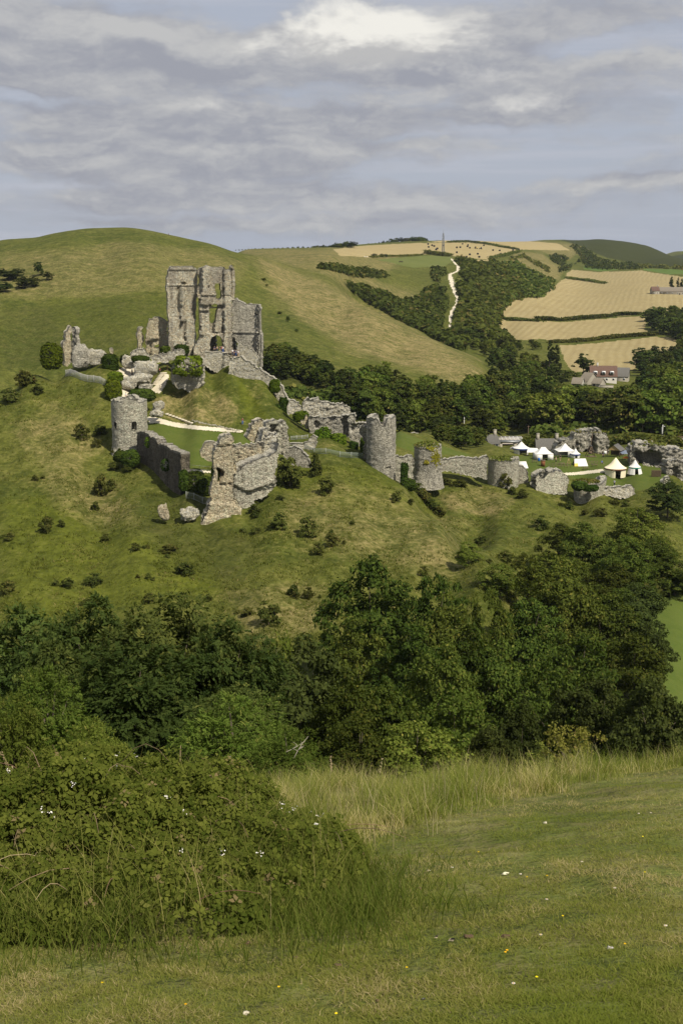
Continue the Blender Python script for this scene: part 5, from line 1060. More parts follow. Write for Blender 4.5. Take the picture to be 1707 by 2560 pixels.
def lichen(parent, u, v, w, h, Y, n, mat='yellow', seed=1, Rr=None, uc=None, Yc=None):
    rng = np.random.default_rng(seed); uu = u+rng.normal(0, w/2.6, n); vv = v+rng.normal(0, h/2.6, n); P = []
    for a, b in zip(uu, vv):
        r = ray(a, b)
        if Rr:
            cx, cy = G(uc, b, Yc)[0], Yc; A2 = r[0]**2+r[1]**2; B = -2*(r[0]*cx+r[1]*cy); Cc = cx*cx+cy*cy-(Rr+0.12)**2
            D = B*B-4*A2*Cc
            if D < 0: continue
            P.append(r*((-B-math.sqrt(D))/(2*A2)))
    P = np.array(P); Nn = P-np.array([G(uc, v, Yc)[0], Yc, 0]); Nn[:, 2] = 0; Nn /= np.linalg.norm(Nn, axis=1)[:, None]
    V, F = leaves(P-np.array(parent.location), Nn, 0.42, rng, 1.2, 0.25); mk('lichen_patch', V, F, LF[mat], parent, fattrs={'v': rng.random(len(F))})
lichen(lt, 1091, 1143, 13, 24, 300, 170, seed=3, Rr=LR_, uc=1068, Yc=300+LR_)
lichen(lt, 1066, 1156, 7, 6, 300, 25, seed=4, Rr=LR_, uc=1068, Yc=300+LR_)
lichen(lt, 1080, 1120, 22, 4, 300, 40, seed=5, Rr=LR_, uc=1068, Yc=300+LR_)
grass_cap(tl, G(1466, 1205, 312), 3.6, 2.8, 0.2, seed=4, n=420)
grass_cap(br, G(1462, 1082, 374), 7, 2.6, 0.3, seed=5, n=420, ls=0.4, dome=0.4)
grass_cap(rr, G(1620, 1113, 343), 5, 3.2, 0.2, seed=6, n=420, ls=0.45, dome=0.5)
grass_cap(rr, G(1690, 1128, 343), 8, 3.2, 0.2, seed=7, n=520, ls=0.45, dome=0.5)
# rank scrub on the far slopes, one mass each
def scrub(name, poly, ymin, ymax, n, size, mat, seed, label, per=14, hscale=0.75, lsz=0.55):
    r = np.random.default_rng(seed); us = [p[0] for p in poly]; vs = [p[1] for p in poly]
    U = r.uniform(min(us), max(us), n*4); V = r.uniform(min(vs), max(vs), n*4)
    wob = 7*fbm(U/18, V/9, oct=3, seed=seed); k = inpoly(U+wob, V+wob*0.5, poly); U, V = U[k][:n], V[k][:n]
    tv = np.array([(646,1126),(660,1139),(677,1140),(686,1121),(712,1125),(747,1140),(762,1135),(790,1123),(815,1122)]); tu = np.interp(V-9, tv[:, 0], tv[:, 1]); k = ~((np.abs(U-tu+4) < 21) & (V > 640) & (V < 842)); U, V = U[k], V[k]
    P = hits(U, V, ymin, ymax, 150); rad = r.uniform(*size, len(P))*0.5
    kk = np.repeat(np.arange(len(P)), per); o = rnd_unit(r, len(kk)); o[:, 2] = np.abs(o[:, 2])
    Q = P[kk] + o*rad[kk][:, None]*np.array([1, 1, 2*hscale])
    V_, F = leaves(Q, o+np.array([0, 0, 0.3]), 1.0, r, 1.3, 0.5)
    c = np.repeat(Q, 4, 0); V_ = c+(V_-c)*np.repeat(rad[kk]*2*lsz*0.8, 4)[:, None]
    g = np.clip(0.5+0.5*r.normal(0, 0.5, len(P)), 0, 1)[kk]
    o_ = mk(name, V_, F, LF[mat], fattrs={'v': np.clip(g+r.normal(0, 0.15, len(F)), 0, 1)})
    return tag(o_, label, 'scrub', None, 'stuff')
scrub('scrub', C2((-200,460),(0,450),(60,470),(280,480),(300,500),(420,520),(440,545),(300,545),(100,525),(0,490)), 850, 1400, 260, (3, 6), 'scrub', 1, 'thin scrub line along the edge of the far pasture')
scrub('scrub', C2((60,620),(180,650),(330,680),(480,740),(560,770),(680,745),(800,650),(860,645),(960,665),(950,720),(920,820),(925,930),(900,960),(960,970),(1000,1000),(1040,1040),(1060,1190),(1000,1160),(850,1090),(700,1000),(560,940),(400,840),(250,760),(130,690)), 760, 1400, 1900, (4, 8), 'wood', 2, 'dark scrub filling the hollow left of the chalk track')
scrub('scrub', C2((820,470),(900,475),(930,520),(950,620),(940,640),(880,600),(800,550)), 900, 1500, 260, (3, 6), 'scrub', 3, 'patch of scrub beside the upper chalk track')
scrub('scrub', C2((1000,400),(1080,390),(1200,430),(1330,420),(1460,470),(1568,560),(1568,720),(1480,740),(1440,780),(1390,830),(1370,950),(1330,990),(1440,1070),(1500,1100),(1300,1120),(1200,1060),(1000,1000),(990,920),(1030,800),(1060,700),(1030,600),(1120,590),(1180,620),(1150,580),(1060,530),(1020,500),(1050,440)), 830, 1900, 2600, (4, 9), 'wood', 4, 'dense dark scrub covering the slope right of the chalk track')
scrub('scrub', C3((0,380),(100,340),(200,400),(330,460),(420,500),(430,570),(300,640),(130,650),(40,700),(0,740),(-60,600)), 1050, 2000, 1100, (4, 8), 'wood', 5, 'scrub running down to the corner of the big stubble field')
scrub('scrub', C3((480,440),(520,390),(560,300),(480,270),(400,290),(430,330),(520,380),(690,330),(720,390),(1000,400),(1180,400),(1170,350),(1040,345),(900,330),(800,290),(690,190),(560,180),(620,230),(680,300),(560,400)), 1500, 2900, 700, (3, 7), 'wood', 6, 'scrub and hedgerow trees at the foot of the far ridge')
scrub('scrub', C3((1170,370),(1568,385),(1800,390),(1800,405),(1568,400),(1300,385),(1180,390)), 1900, 3200, 160, (4, 8), 'scrub', 7, 'dark tree line below the far shaded hill')
scrub('scrub', C3((40,330),(160,250),(220,300),(330,350),(420,400),(400,430),(260,350),(180,300)), 1300, 2300, 180, (3, 5), 'scrub', 8, 'scattered gorse on the dry bank above the scrub')
scrub('scrub', [(1305,1108),(1330,1102),(1400,1104),(1400,1118),(1310,1120)], 395, 440, 200, (2, 3.5), 'scrub', 9, 'rough bushes along the railway bank behind the tents')
scrub('scrub', [(1520,1108),(1570,1098),(1640,1104),(1720,1106),(1720,1130),(1640,1116),(1580,1112),(1540,1130)], 395, 440, 240, (2, 3.5), 'scrub', 10, 'rough bushes along the railway bank behind the right-hand ruin')
scrub('undergrowth', [(1330,1070),(1720,1070),(1720,1093),(1330,1095)], 453, 560, 420, (2.5, 5), 'wood', 11, 'dense undergrowth along the foot of the wood behind the railway', hscale=0.6)
scrub('undergrowth', [(660,975),(840,985),(930,1035),(1080,1070),(1080,1085),(930,1060),(820,1010),(660,985)], 400, 480, 200, (2.5, 4.5), 'wood', 12, 'dense undergrowth along the near edge of the valley wood', hscale=0.6)
def hedge(pts, h, label, y0, y1, seed, w=2.5, mat='scrub', group=None):
    """one hedge along a line of ground"""
    r = np.random.default_rng(seed); L_ = []
    for (a, b), (c, d) in zip(pts[:-1], pts[1:]):
        n = max(2, int(abs(c-a)/1.5)+2)
        for t in np.linspace(0, 1, n): L_.append((a+(c-a)*t, b+(d-b)*t))
    P = hits(*zip(*L_), y0, y1, 200); n = len(P)*46; k = r.integers(0, len(P), n)
    Q = P[k]+np.stack([r.normal(0, w*0.8, n), r.uniform(-w/2, w/2, n), h*r.random(n)**0.7*(0.8+0.3*vnoise(P[k, 0]/6, P[k, 1]/6, seed=seed))], 1)
    c = P.mean(0); V, F = leaves(Q-c, np.tile([0, -0.3, 0.7], (n, 1)), 1.1, r, 1.3, 0.8)
    o = mk('hedge', V, F, LF[mat], fattrs={'v': r.random(len(F))}); o.location = c.tolist(); return tag(o, label, 'hedge', group)
hedge(C3((300,838),(500,842),(800,822),(1000,800),(1180,790)), 3.2, 'dark hedge dividing the big stubble field from the middle one', 900, 1300, 1)
hedge(C3((430,1038),(600,1030),(800,1010),(1000,990),(1290,975)), 2.8, 'dark hedge dividing the middle stubble field from the lowest one', 800, 1200, 2)
hedge(C3((550,478),(640,488),(760,502),(885,522)), 3.6, 'short dark hedge poking into the top of the big stubble field', 1300, 2200, 3)
hedge(C3((0,832),(150,840),(290,850)), 2.5, 'low hedge at the left end of the fields', 900, 1300, 4)
hedge(C2((940,232),(1100,228),(1260,245),(1400,272),(1540,294)), 3.5, 'hedge along the far edge of the field with the bales', 1600, 2800, 5)
hedge(C2((740,330),(800,338),(880,350),(960,352)), 5, 'hedge at the foot of the radio mast', 1300, 1800, 6)
hedge(C2((270,362),(380,352),(560,350),(700,342)), 1.6, 'thin hedge between the pasture and the pale stubble', 1100, 1700, 7)
hedge(C2((1310,378),(1420,352),(1500,330),(1560,318)), 4, 'hedge falling from the field with the bales', 1400, 2400, 8)
hedge([(1600,1492),(1640,1487),(1680,1480),(1720,1472)], 3, 'hedge at the top of the bright meadow', 180, 270, 9, w=1.5)

# ------------------------------------------------------------------ the photographer's slope: brambles, long grass, turf
FG = {
 'bramble': leaf_material('bramble_leaves', C(0.046, 0.066, 0.010), C(0.140, 0.158, 0.030), C(0.19, 0.15, 0.07), trans=0.35),
 'cane': leaf_material('bramble_cane', C(0.12, 0.07, 0.045), C(0.26, 0.20, 0.12), trans=0.0),
 'white': leaf_material('white_petal', C(0.62, 0.58, 0.56), C(0.80, 0.78, 0.75), trans=0.2),
 'long': leaf_material('long_grass_blades', C(0.115, 0.155, 0.024), C(0.285, 0.270, 0.080), C(0.47, 0.39, 0.20), trans=0.4),
 'turf': leaf_material('turf_blades', C(0.160, 0.192, 0.030), C(0.300, 0.275, 0.088), C(0.44, 0.36, 0.19), trans=0.45),
 'straw': leaf_material('straw', C(0.33, 0.26, 0.14), C(0.50, 0.42, 0.26), trans=0.15),
 'yellow': leaf_material('yellow_petal', C(0.75, 0.52, 0.02), C(0.80, 0.60, 0.03), trans=0.15),
 'twig': leaf_material('bare_twig', C(0.30, 0.27, 0.22), C(0.45, 0.41, 0.33), trans=0.0),
}
def blades(P, h, w, rng, lean=0.5, segs=3, curl=0.6):
    """curved grass blades standing at P"""
    n = len(P); az = rng.random(n)*6.283; d = np.stack([np.cos(az), np.sin(az), 0*az], 1); sd = np.stack([-np.sin(az), np.cos(az), 0*az], 1)
    fa = rng.random(n)*6.283; sd = np.stack([np.cos(fa), np.sin(fa), 0*fa], 1)
    ln = lean*(0.3+rng.random(n))[:, None]; rows = []
    for i in range(segs+1):
        t = i/segs; c = P + d*ln*h[:, None]*(t**(1+curl)) + np.array([0, 0, 1.0])*(h*(t-0.25*ln[:, 0]*t*t))[:, None]
        ww = (w*(1-t**1.6*0.92))[:, None]*0.5
        rows.append(np.stack([c-sd*ww, c+sd*ww], 1))
    V = np.stack(rows, 1); m = (segs+1)*2; V = V.reshape(n, m, 3)
    F = []
    for i in range(segs):
        F.append(np.stack([np.arange(n)*m+2*i, np.arange(n)*m+2*i+1, np.arange(n)*m+2*i+3, np.arange(n)*m+2*i+2], 1))
    return V.reshape(-1, 3), np.concatenate(F), np.tile(np.arange(n), segs)
rng = np.random.default_rng(5)
def on_ground(x, y): return np.stack([x, y, zat(x, y)], 1)
# the bramble mound
BUMPS = [(-1.85, 9.9, 1.6, 2.4, 0.90), (-1.05, 10.2, 1.0, 1.8, 0.48), (-3.3, 9.0, 1.5, 2.2, 0.30), (-2.4, 8.2, 1.6, 1.6, 0.42), (-0.6, 8.9, 0.8, 1.4, 0.46), (-1.3, 8.0, 1.2, 1.4, 0.42), (-3.6, 7.6, 1.2, 1.3, 0.42)]
def mound(x, y):
    h = np.zeros_like(x)
    for bx, by, rx, ry, hh in BUMPS:
        q = ((x-bx)/rx)**2+((y-by)/ry)**2; h = np.maximum(h, hh*np.sqrt(np.clip(1-q, 0, 1)))
    return h*(1+0.42*fbm(x*1.9, y*1.9, oct=3, seed=8)+0.22*vnoise(x*5.2, y*5.2, seed=18))
bx = empty('bramble_bush', (-1.9, 9.3, float(zat([-1.9], [9.3])[0])), 0, 'sprawling bramble thicket with small white blossom in the left foreground', 'bramble bush')
bo = np.array(bx.location)
N_ = 160000; x = rng.uniform(-5.2, 0.6, N_); y = rng.uniform(6.4, 12.6, N_); h = mound(x, y); k = h > 0.07; x, y, h = x[k], y[k], h[k]
k = rng.random(len(x)) < np.clip(0.8+0.4*(y-8.0)+1.0*fbm(x*2.3, y*2.3, oct=2, seed=14), 0.18, 1); x, y, h = x[k], y[k], h[k]; n = min(len(x), 46000); x, y, h = x[:n], y[:n], h[:n]
ez = 0.05; gx = (mound(x+ez, y)-mound(x-ez, y))/(2*ez); gy = (mound(x, y+ez)-mound(x, y-ez))/(2*ez)
P = on_ground(x, y); P[:, 2] += h - np.abs(rng.normal(0, 0.10, n))*np.minimum(1, h*3) + 0.03*rng.normal(size=n)
Nn = np.stack([-gx, -gy, np.ones(n)], 1)*0.7 + np.array([0, -0.25, 0.45]) + 0.55*rng.normal(size=(n, 3)); Nn /= np.linalg.norm(Nn, axis=1)[:, None]
T = np.cross(Nn, rnd_unit(rng, n)); T /= np.linalg.norm(T, axis=1)[:, None]; B = np.cross(Nn, T)
Vs, Fs, va = [], [], []; L_ = (0.018+0.022*rng.random(n))[:, None]; base_v = np.clip(rng.normal(0.40, 0.24, n)+0.25*fbm(x*2, y*2, oct=2, seed=4), 0, 1)
nb = 0
for a, s_ in ((0.0, 1.1), (1.25, 0.9), (-1.25, 0.9)):                          # three leaflets, each folded along its rib
    d = T*math.cos(a)+B*math.sin(a); sd = np.cross(Nn, d); l = L_*s_; p0 = P+d*0.01
    tip = p0+d*l*1.35-Nn*l*0.25; e1 = p0+d*l*0.55+sd*l*0.45+Nn*l*0.12; e2 = p0+d*l*0.55-sd*l*0.45+Nn*l*0.12; md = p0+d*l*0.6
    V = np.stack([p0, e1, tip, e2, md], 1).reshape(-1, 3); i0 = np.arange(n)*5+nb; nb += 5*n
    Vs.append(V); Fs.append(np.concatenate([np.stack([i0, i0+1, i0+2, i0+4], 1), np.stack([i0, i0+4, i0+2, i0+3], 1)])); va += [base_v, base_v]
mk('foliage', np.concatenate(Vs)-bo, np.concatenate(Fs), FG['bramble'], bx, fattrs={'v': np.concatenate(va)})
r2 = random.Random(3); nc = 0
while nc < 80:
    x0, y0 = r2.uniform(-4.6, 0.2), r2.uniform(7, 11.8); h0 = float(mound(np.array([x0]), np.array([y0]))[0])
    if h0 < 0.12: continue
    nc += 1; a = r2.uniform(0, 6.28); l = r2.uniform(0.35, 0.8); z0 = float(zat([x0], [y0])[0]); pts = []; up = r2.uniform(0.22, 0.42)
    for t in np.linspace(0, 1, 6):
        xx, yy = x0+math.cos(a)*l*t, y0+math.sin(a)*l*t; pts.append((xx-bo[0], yy-bo[1], float(zat([xx], [yy])[0])+h0*(0.75+up*math.sin(t*2.7))-bo[2]))
    m = MB(); m.tube(pts, [0.0035, 0.003, 0.003, 0.0028, 0.0022, 0.0015], 4); o = m.build('cane', FG['cane'], bx); o.data.attributes.new('v', 'FLOAT', 'FACE').data.foreach_set('value', np.full(len(o.data.polygons), r2.random()**0.7, np.float32))
nf = 45; x = rng.uniform(-4.6, 0.2, nf*6); y = rng.uniform(7.3, 11.8, nf*6); h = mound(x, y); k = np.where(h > 0.25)[0][:nf]; P = on_ground(x[k], y[k]); P[:, 2] += h[k]+0.02
P = np.repeat(P, 8, 0)+rng.normal(0, 0.012, (len(P)*8, 3)); V, F = leaves(P, np.tile([0, -0.5, 0.6], (len(P), 1)), 0.011, rng, 1.2, 0.6)
mk('blossom', V-bo, F, FG['white'], bx, fattrs={'v': rng.random(len(F))})
# long grass on the brow, and rank tufts along the foot of the brambles
def fgpts(n, s0, s1, y0, y1, p=1.0):
    y = (rng.random(n)*(y1**(-p)-y0**(-p))+y0**(-p))**(-1/p); s = rng.uniform(s0, s1, n); return s*y, y
edge_s = np.interp
x, y = fgpts(190000, -0.36, 0.34, 8.5, 24, 0.6)
front = np.interp(x, [-6, -0.6, 0.0, 0.84, 1.9, 2.9, 3.6, 4.4, 5.2, 8], [11.5, 10.6, 9.9, 10.8, 13.0, 14.2, 14.8, 16.0, 17.0, 17.5])
nz = fbm(x*0.9, y*0.9, oct=3, seed=21)
dens = np.clip((y-front+1.1*nz)/1.3, 0, 1)*np.clip(0.9+1.0*fbm(x*2.2, y*2.2, oct=2, seed=23), 0.15, 1)
k = rng.random(len(x)) < dens; x, y, nz, dens = x[k], y[k], nz[k], dens[k]
P = on_ground(x, y); tus = fbm(x*1.5, y*1.5, oct=2, seed=29)+0.5*vnoise(x*3.7, y*3.7, seed=30)
hh = (0.06+0.25*np.clip(dens, 0, 1)*np.clip(tus*1.9+0.55, 0.04, 1.5))*(0.55+0.65*rng.random(len(x)))
V, F, bi = blades(P, hh, 0.0045+0.003*rng.random(len(x)), rng, 0.75)
vv = np.clip(0.48+0.6*fbm(x*0.8, y*0.8, oct=3, seed=33)+0.4*vnoise(x*2.6, y*2.6, seed=34)+rng.normal(0, 0.26, len(x)), 0, 1)
tag(mk('long_grass', V, F, FG['long'], fattrs={'v': vv[bi]}), 'long straw-coloured grass along the brow of the near slope', 'grass', None, 'stuff')
# seed heads
n = 3600; x, y = fgpts(n, -0.33, 0.33, 10, 22, 0.6); front = np.interp(x, [-6, -0.6, 0.0, 0.84, 1.9, 2.9, 3.6, 4.4, 5.2, 8], [11.5, 11, 10.4, 11.3, 13.5, 14.8, 15.4, 16.5, 17.4, 18]); k = y > front+rng.normal(0, 0.6, n); x, y = x[k], y[k]
V, F, bi = blades(on_ground(x, y), 0.24+0.26*rng.random(len(x)), np.full(len(x), 0.005), rng, 0.3, 4)
tag(mk('seed_grass', V, F, FG['straw'], fattrs={'v': rng.random(len(x))[bi]}), 'dry flowering grass stems standing above the brow', 'grass', None, 'stuff')
n = 110000; x = rng.uniform(-4.6, 1.0, n); y = rng.uniform(6.0, 11.5, n); hm = mound(x, y)
tf = fbm(x*1.3+5, y*1.3, oct=3, seed=41); rim = np.exp(-((hm-0.12)/0.16)**2)*(hm > 0.0)
low = np.clip(1.3-(y-7.0)/1.6, 0, 1)*(hm > 0.03)*0.75
near = np.exp(-(((x+0.35)/0.75)**2+((y-8.0)/1.1)**2)) + 0.9*np.exp(-(((x+1.5)/0.5)**2+((y-7.4)/0.8)**2)) + 0.5*np.exp(-(((x+3.2)/0.9)**2+((y-7.0)/0.8)**2))
k = rng.random(n) < np.clip(0.8*rim*(0.5+tf)+near*(0.7+0.8*tf)+0.42*low*np.clip(0.2+1.6*tf, 0, 1), 0, 1); x, y, hm = x[k], y[k], hm[k]; P = on_ground(x, y); P[:, 2] += hm*0.6
V, F, bi = blades(P, (0.08+0.18*rng.random(len(x)))*np.clip(0.8+tf[k], 0.5, 1.3), 0.005+0.003*rng.random(len(x)), rng, 0.6, 4)
tag(mk('tall_grass', V, F, FG['long'], fattrs={'v': np.clip(rng.normal(0.2, 0.25, len(x)), 0, 1)[bi]}), 'green rank grass growing through and in front of the brambles', 'grass', None, 'stuff')
n = 4200; x = rng.uniform(-4.6, 0.8, n); y = rng.uniform(6.6, 11.5, n); hm = mound(x, y); k = hm > 0.05; x, y, hm = x[k], y[k], hm[k]; P = on_ground(x, y); P[:, 2] += hm*0.7
V, F, bi = blades(P, 0.18+0.25*rng.random(len(x)), np.full(len(x), 0.0045), rng, 0.7, 4)
tag(mk('dead_grass', V, F, FG['long'], fattrs={'v': (0.35+0.65*rng.random(len(x)))[bi]}), 'pale bents and grass tangled through the brambles', 'grass', None, 'stuff')
# short turf
n = 640000; x, y = fgpts(n, -0.34, 0.34, 3.8, 21, 1.1); x = x*(1+1.6/y)
pt_ = fbm(x*0.9, y*0.9, oct=4, seed=51); fine = fbm(x*5, y*5, oct=2, seed=53)
k = rng.random(n) < np.clip(0.75+0.8*fine-0.25*(pt_ > 0.25), 0.2, 1); x, y, pt_, fine = x[k], y[k], pt_[k], fine[k]
hh = (0.012+0.022*rng.random(len(x)))*(0.8+0.6*np.clip(fine+0.3, 0, 1.2))
V, F, bi = blades(on_ground(x, y)-(0, 0, 0.004), hh, 0.0032+0.0028*rng.random(len(x)), rng, 1.5, 2)
vv = np.clip(0.42+0.9*pt_+0.35*fine+rng.normal(0, 0.28, len(x)), 0, 1)
tag(mk('turf', V, F, FG['turf'], fattrs={'v': vv[bi]}), 'short grazed turf covering the near slope', 'grass', None, 'stuff')
# dead stems, bare twigs, flowers, stones and droppings
def stem(u, v0, v1, Y, label, lean=0.1, name='dry_stem', mat='cane', r=0.004, group=None, seed=1, head=True):
    q = random.Random(seed); base = G(u, v1, Y); top = G(u, v0, Y); h = top[2]-base[2]; m = MB()
    pts = [(lean*h*t*t+0.01*q.uniform(-1, 1), 0, h*t) for t in np.linspace(-0.25, 1, 7)]; m.tube(pts, [r, r, r, r*.9, r*.8, r*.7, r*.5], 5)
    if head:
        for i in range(26):
            t = 0.5+0.5*q.random(); a = q.uniform(0, 6.28); c = (lean*h*t*t+0.012*math.cos(a), 0.012*math.sin(a), h*t); m.box(c, (0.008, 0.008, 0.014), a)
    o = m.build(name, FG[mat]); o.location = base.tolist(); tag(o, label, 'dry stem', group); o.data.attributes.new('v', 'FLOAT', 'FACE').data.foreach_set('value', np.full(len(o.data.polygons), 0.6, np.float32)); return o
stem(30, 1915, 2010, 10.5, 'dry brown dock stem at the left edge, nearest the border of the brambles', 0.05, seed=1, mat='straw')
stem(45, 1880, 2010, 10.8, 'tallest dry dock stem above the left end of the brambles', -0.25, seed=2)
stem(68, 1925, 2060, 9.6, 'dry pale stem right of the tallest dock stem', 0.05, seed=3, mat='straw')
stem(205, 1945, 2040, 9.4, 'slender dry stem poking from the middle of the left brambles', -0.1, seed=4, mat='straw', head=False)
stem(945, 1895, 1975, 17, 'thin dry stalk standing on the brow near the centre', 0.12, seed=5, mat='straw')
stem(830, 1890, 1970, 17, 'thin dry stalk on the brow left of the centre one', -0.05, seed=6, mat='straw')
def twig(name, u0, v0, u1, v1, Y, label, mat='twig', r=0.006, forks=3, seed=1):
    q = random.Random(seed); a = G(u0, v0, Y); b = G(u1, v1, Y+0.2); m = MB()
    pts = [np.zeros(3)]+[(b-a)*t+np.array([q.uniform(-1, 1), 0, q.uniform(-1, 1)])*0.02 for t in (0.3, 0.6, 1.0)]; m.tube(pts, [r, r*.9, r*.7, r*.4], 5)
    for i in range(forks):
        s = pts[q.choice([1, 2])]; e = s+np.array([q.uniform(-1, 1), q.uniform(-.3, .3), q.uniform(0.1, 1)])*0.25*np.linalg.norm(b-a); m.tube([s, (s+e)/2+(0, 0, .01), e], [r*.6, r*.5, r*.25], 4)
    o = m.build(name, FG[mat]); o.location = a.tolist(); tag(o, label, 'twig'); o.data.attributes.new('v', 'FLOAT', 'FACE').data.foreach_set('value', np.full(len(o.data.polygons), 0.8, np.float32)); return o
twig('bare_branch', 735, 1895, 770, 1838, 20, 'bare pale branching twig sticking out of the shrub', forks=7, seed=3, r=0.006)
twig('bare_branch', 715, 1880, 765, 1852, 20.2, 'lower bare pale twig in the same shrub', forks=5, seed=4, r=0.005)
twig('dead_stick', 530, 1926, 578, 1892, 12, 'straight pale dead stick leaning over the top of the brambles', forks=0, seed=5, r=0.005)
twig('dead_stick', 760, 2078, 818, 2030, 10.2, 'bent pale dead stick at the right end of the brambles', forks=1, seed=6, r=0.005)
twig('dead_stick', 700, 2036, 748, 2024, 10.8, 'short pale stick lying on the grass above the brambles', forks=1, seed=7, r=0.005)
def fg(u, v):
    d = ray(u, v); ys = np.linspace(4, 30, 800); g = zat(d[0]/d[1]*ys, ys)-d[2]/d[1]*ys; i = int(np.argmax(g > 0)); return np.array([d[0]/d[1]*ys[i], ys[i], float(zat([d[0]/d[1]*ys[i]], [ys[i]])[0])])
first = None
for i, (u, v) in enumerate([(1195,2142),(1316,2206),(1366,2204),(1262,2398),(1266,2394),(1560,2380),(1016,2440),(840,2560-4),(1340,2462),(1405,2308),(1605,2103),(697,2486),(257,2477),(465,2534),(1610,2195)]):
    p = fg(u, v)
    if first is None:
        root = empty('buttercup', p, 0); m = MB()
        for k in range(5): a = k*1.2566; m.box((0.0035*math.cos(a), 0.0035*math.sin(a), 0.040), (0.006, 0.005, 0.0012), a, 0, -0.4)
        m.build('petal', FG['yellow'], root); m = MB(); m.tube([(0, 0, -0.01), (0.002, 0, 0.039)], 0.0007, 4); m.build('stem', FG['turf'], root); first = (root, children(root)); o = root
    else: o = copy_tree(first[0], first[1], p, i, (1, 1, 1), None)
    tag(o, 'tiny yellow buttercup flowering in the short turf', 'flower', 'buttercups in the turf')
first = None
for i, (u, v) in enumerate([(1300,2198),(1072,2188),(1350,2352),(1453,2165),(1662,2329),(1625,2041),(1595,2042),(1282,2475),(1535,2235),(1130,2180),(1365,2262)]):
    p = fg(u, v)
    if first is None:
        root = empty('daisy', p, 0); m = MB()
        for k in range(9): a = k*0.698; m.box((0.005*math.cos(a), 0.005*math.sin(a), 0.034), (0.008, 0.003, 0.001), a, 0, -0.2)
        m.build('petal', FG['white'], root); m = MB(); m.lathe([(0.0, 0.033), (0.003, 0.034), (0.002, 0.037), (0.0, 0.0375)], n=8); m.build('flower_centre', FG['yellow'], root); first = (root, children(root)); o = root
    else: o = copy_tree(first[0], first[1], p, i, (1, 1, 1), None)
    tag(o, 'tiny white daisy dotting the short turf', 'flower', 'daisies in the turf')
EARTH = material('dry_earth'); EARTH[2].inputs['Base Color'].default_value = C(0.10, 0.065, 0.04); EARTH = EARTH[0]
def lump(name, u, v, wpx, label, mat, cat, seed, flat=0.6, rough=0.5):
    p = fg(u, v); w = wpx*p[1]/F_PX; V, F = rock_mesh((w, w*0.8, w*flat), seed, 3, rough); o = mk(name, V, F, mat); o.location = (p+(0, 0, w*flat*0.35)).tolist(); return tag(o, label, cat)
lump('chalk_stone', 615, 2538, 15, 'small bright white chalk stone in the turf at the bottom', MG['chalk'], 'stone', 3)
lump('chalk_stone', 1058, 2503, 10, 'small cream stone in the turf right of the white one', ST['pale'], 'stone', 4)
lump('wool_tuft', 1524, 2373, 16, 'white tuft of wool caught in the turf at the right', FG['white'], 'wool tuft', 5, 0.5, 0.9)
lump('chalk_stone', 1362, 2059, 9, 'tiny white stone below the long grass', MG['chalk'], 'stone', 6)
for i, (u, v, w, lab) in enumerate([(622,2362,18,'brown dried dropping by the foot of the brambles'),(740,2398,16,'greyish dried dropping right of the first one'),(944,2507,16,'dark dried dropping near the bottom centre'),(1047,2225,16,'dark crumbled dropping in the middle of the turf'),(1170,2348,22,'brown crumbled dropping among scattered dry leaves'),(1263,2348,22,'brown crumbled dropping right of the scattered leaves'),(845,2421,16,'small brown dropping left of the bottom centre')]): lump('dropping', u, v, w, lab, EARTH, 'dropping', 20+i, 0.45, 0.8)
for i, (u, v, w, lab) in enumerate([(1128,2357,20,'pale curled dead leaf beside a dropping'),(1262,2191,22,'curled dead leaf lying in the middle of the turf'),(1090,2352,12,'small pale dead leaf left of the curled one')]):
    p = fg(u, v); s = w*p[1]/F_PX/2; m = MB(); m.add([(-s, 0, .01), (-s*.4, s*.35, .022), (s*.5, s*.3, .016), (s, 0, .026), (s*.4, -s*.35, .012), (-s*.4, -s*.3, .014), (0, 0, .03)], [(0, 1, 6), (1, 2, 6), (2, 3, 6), (3, 4, 6), (4, 5, 6), (5, 0, 6)])
    o = m.build('dead_leaf', ST['buff']); o.location = p.tolist(); tag(o, lab, 'dead leaf')

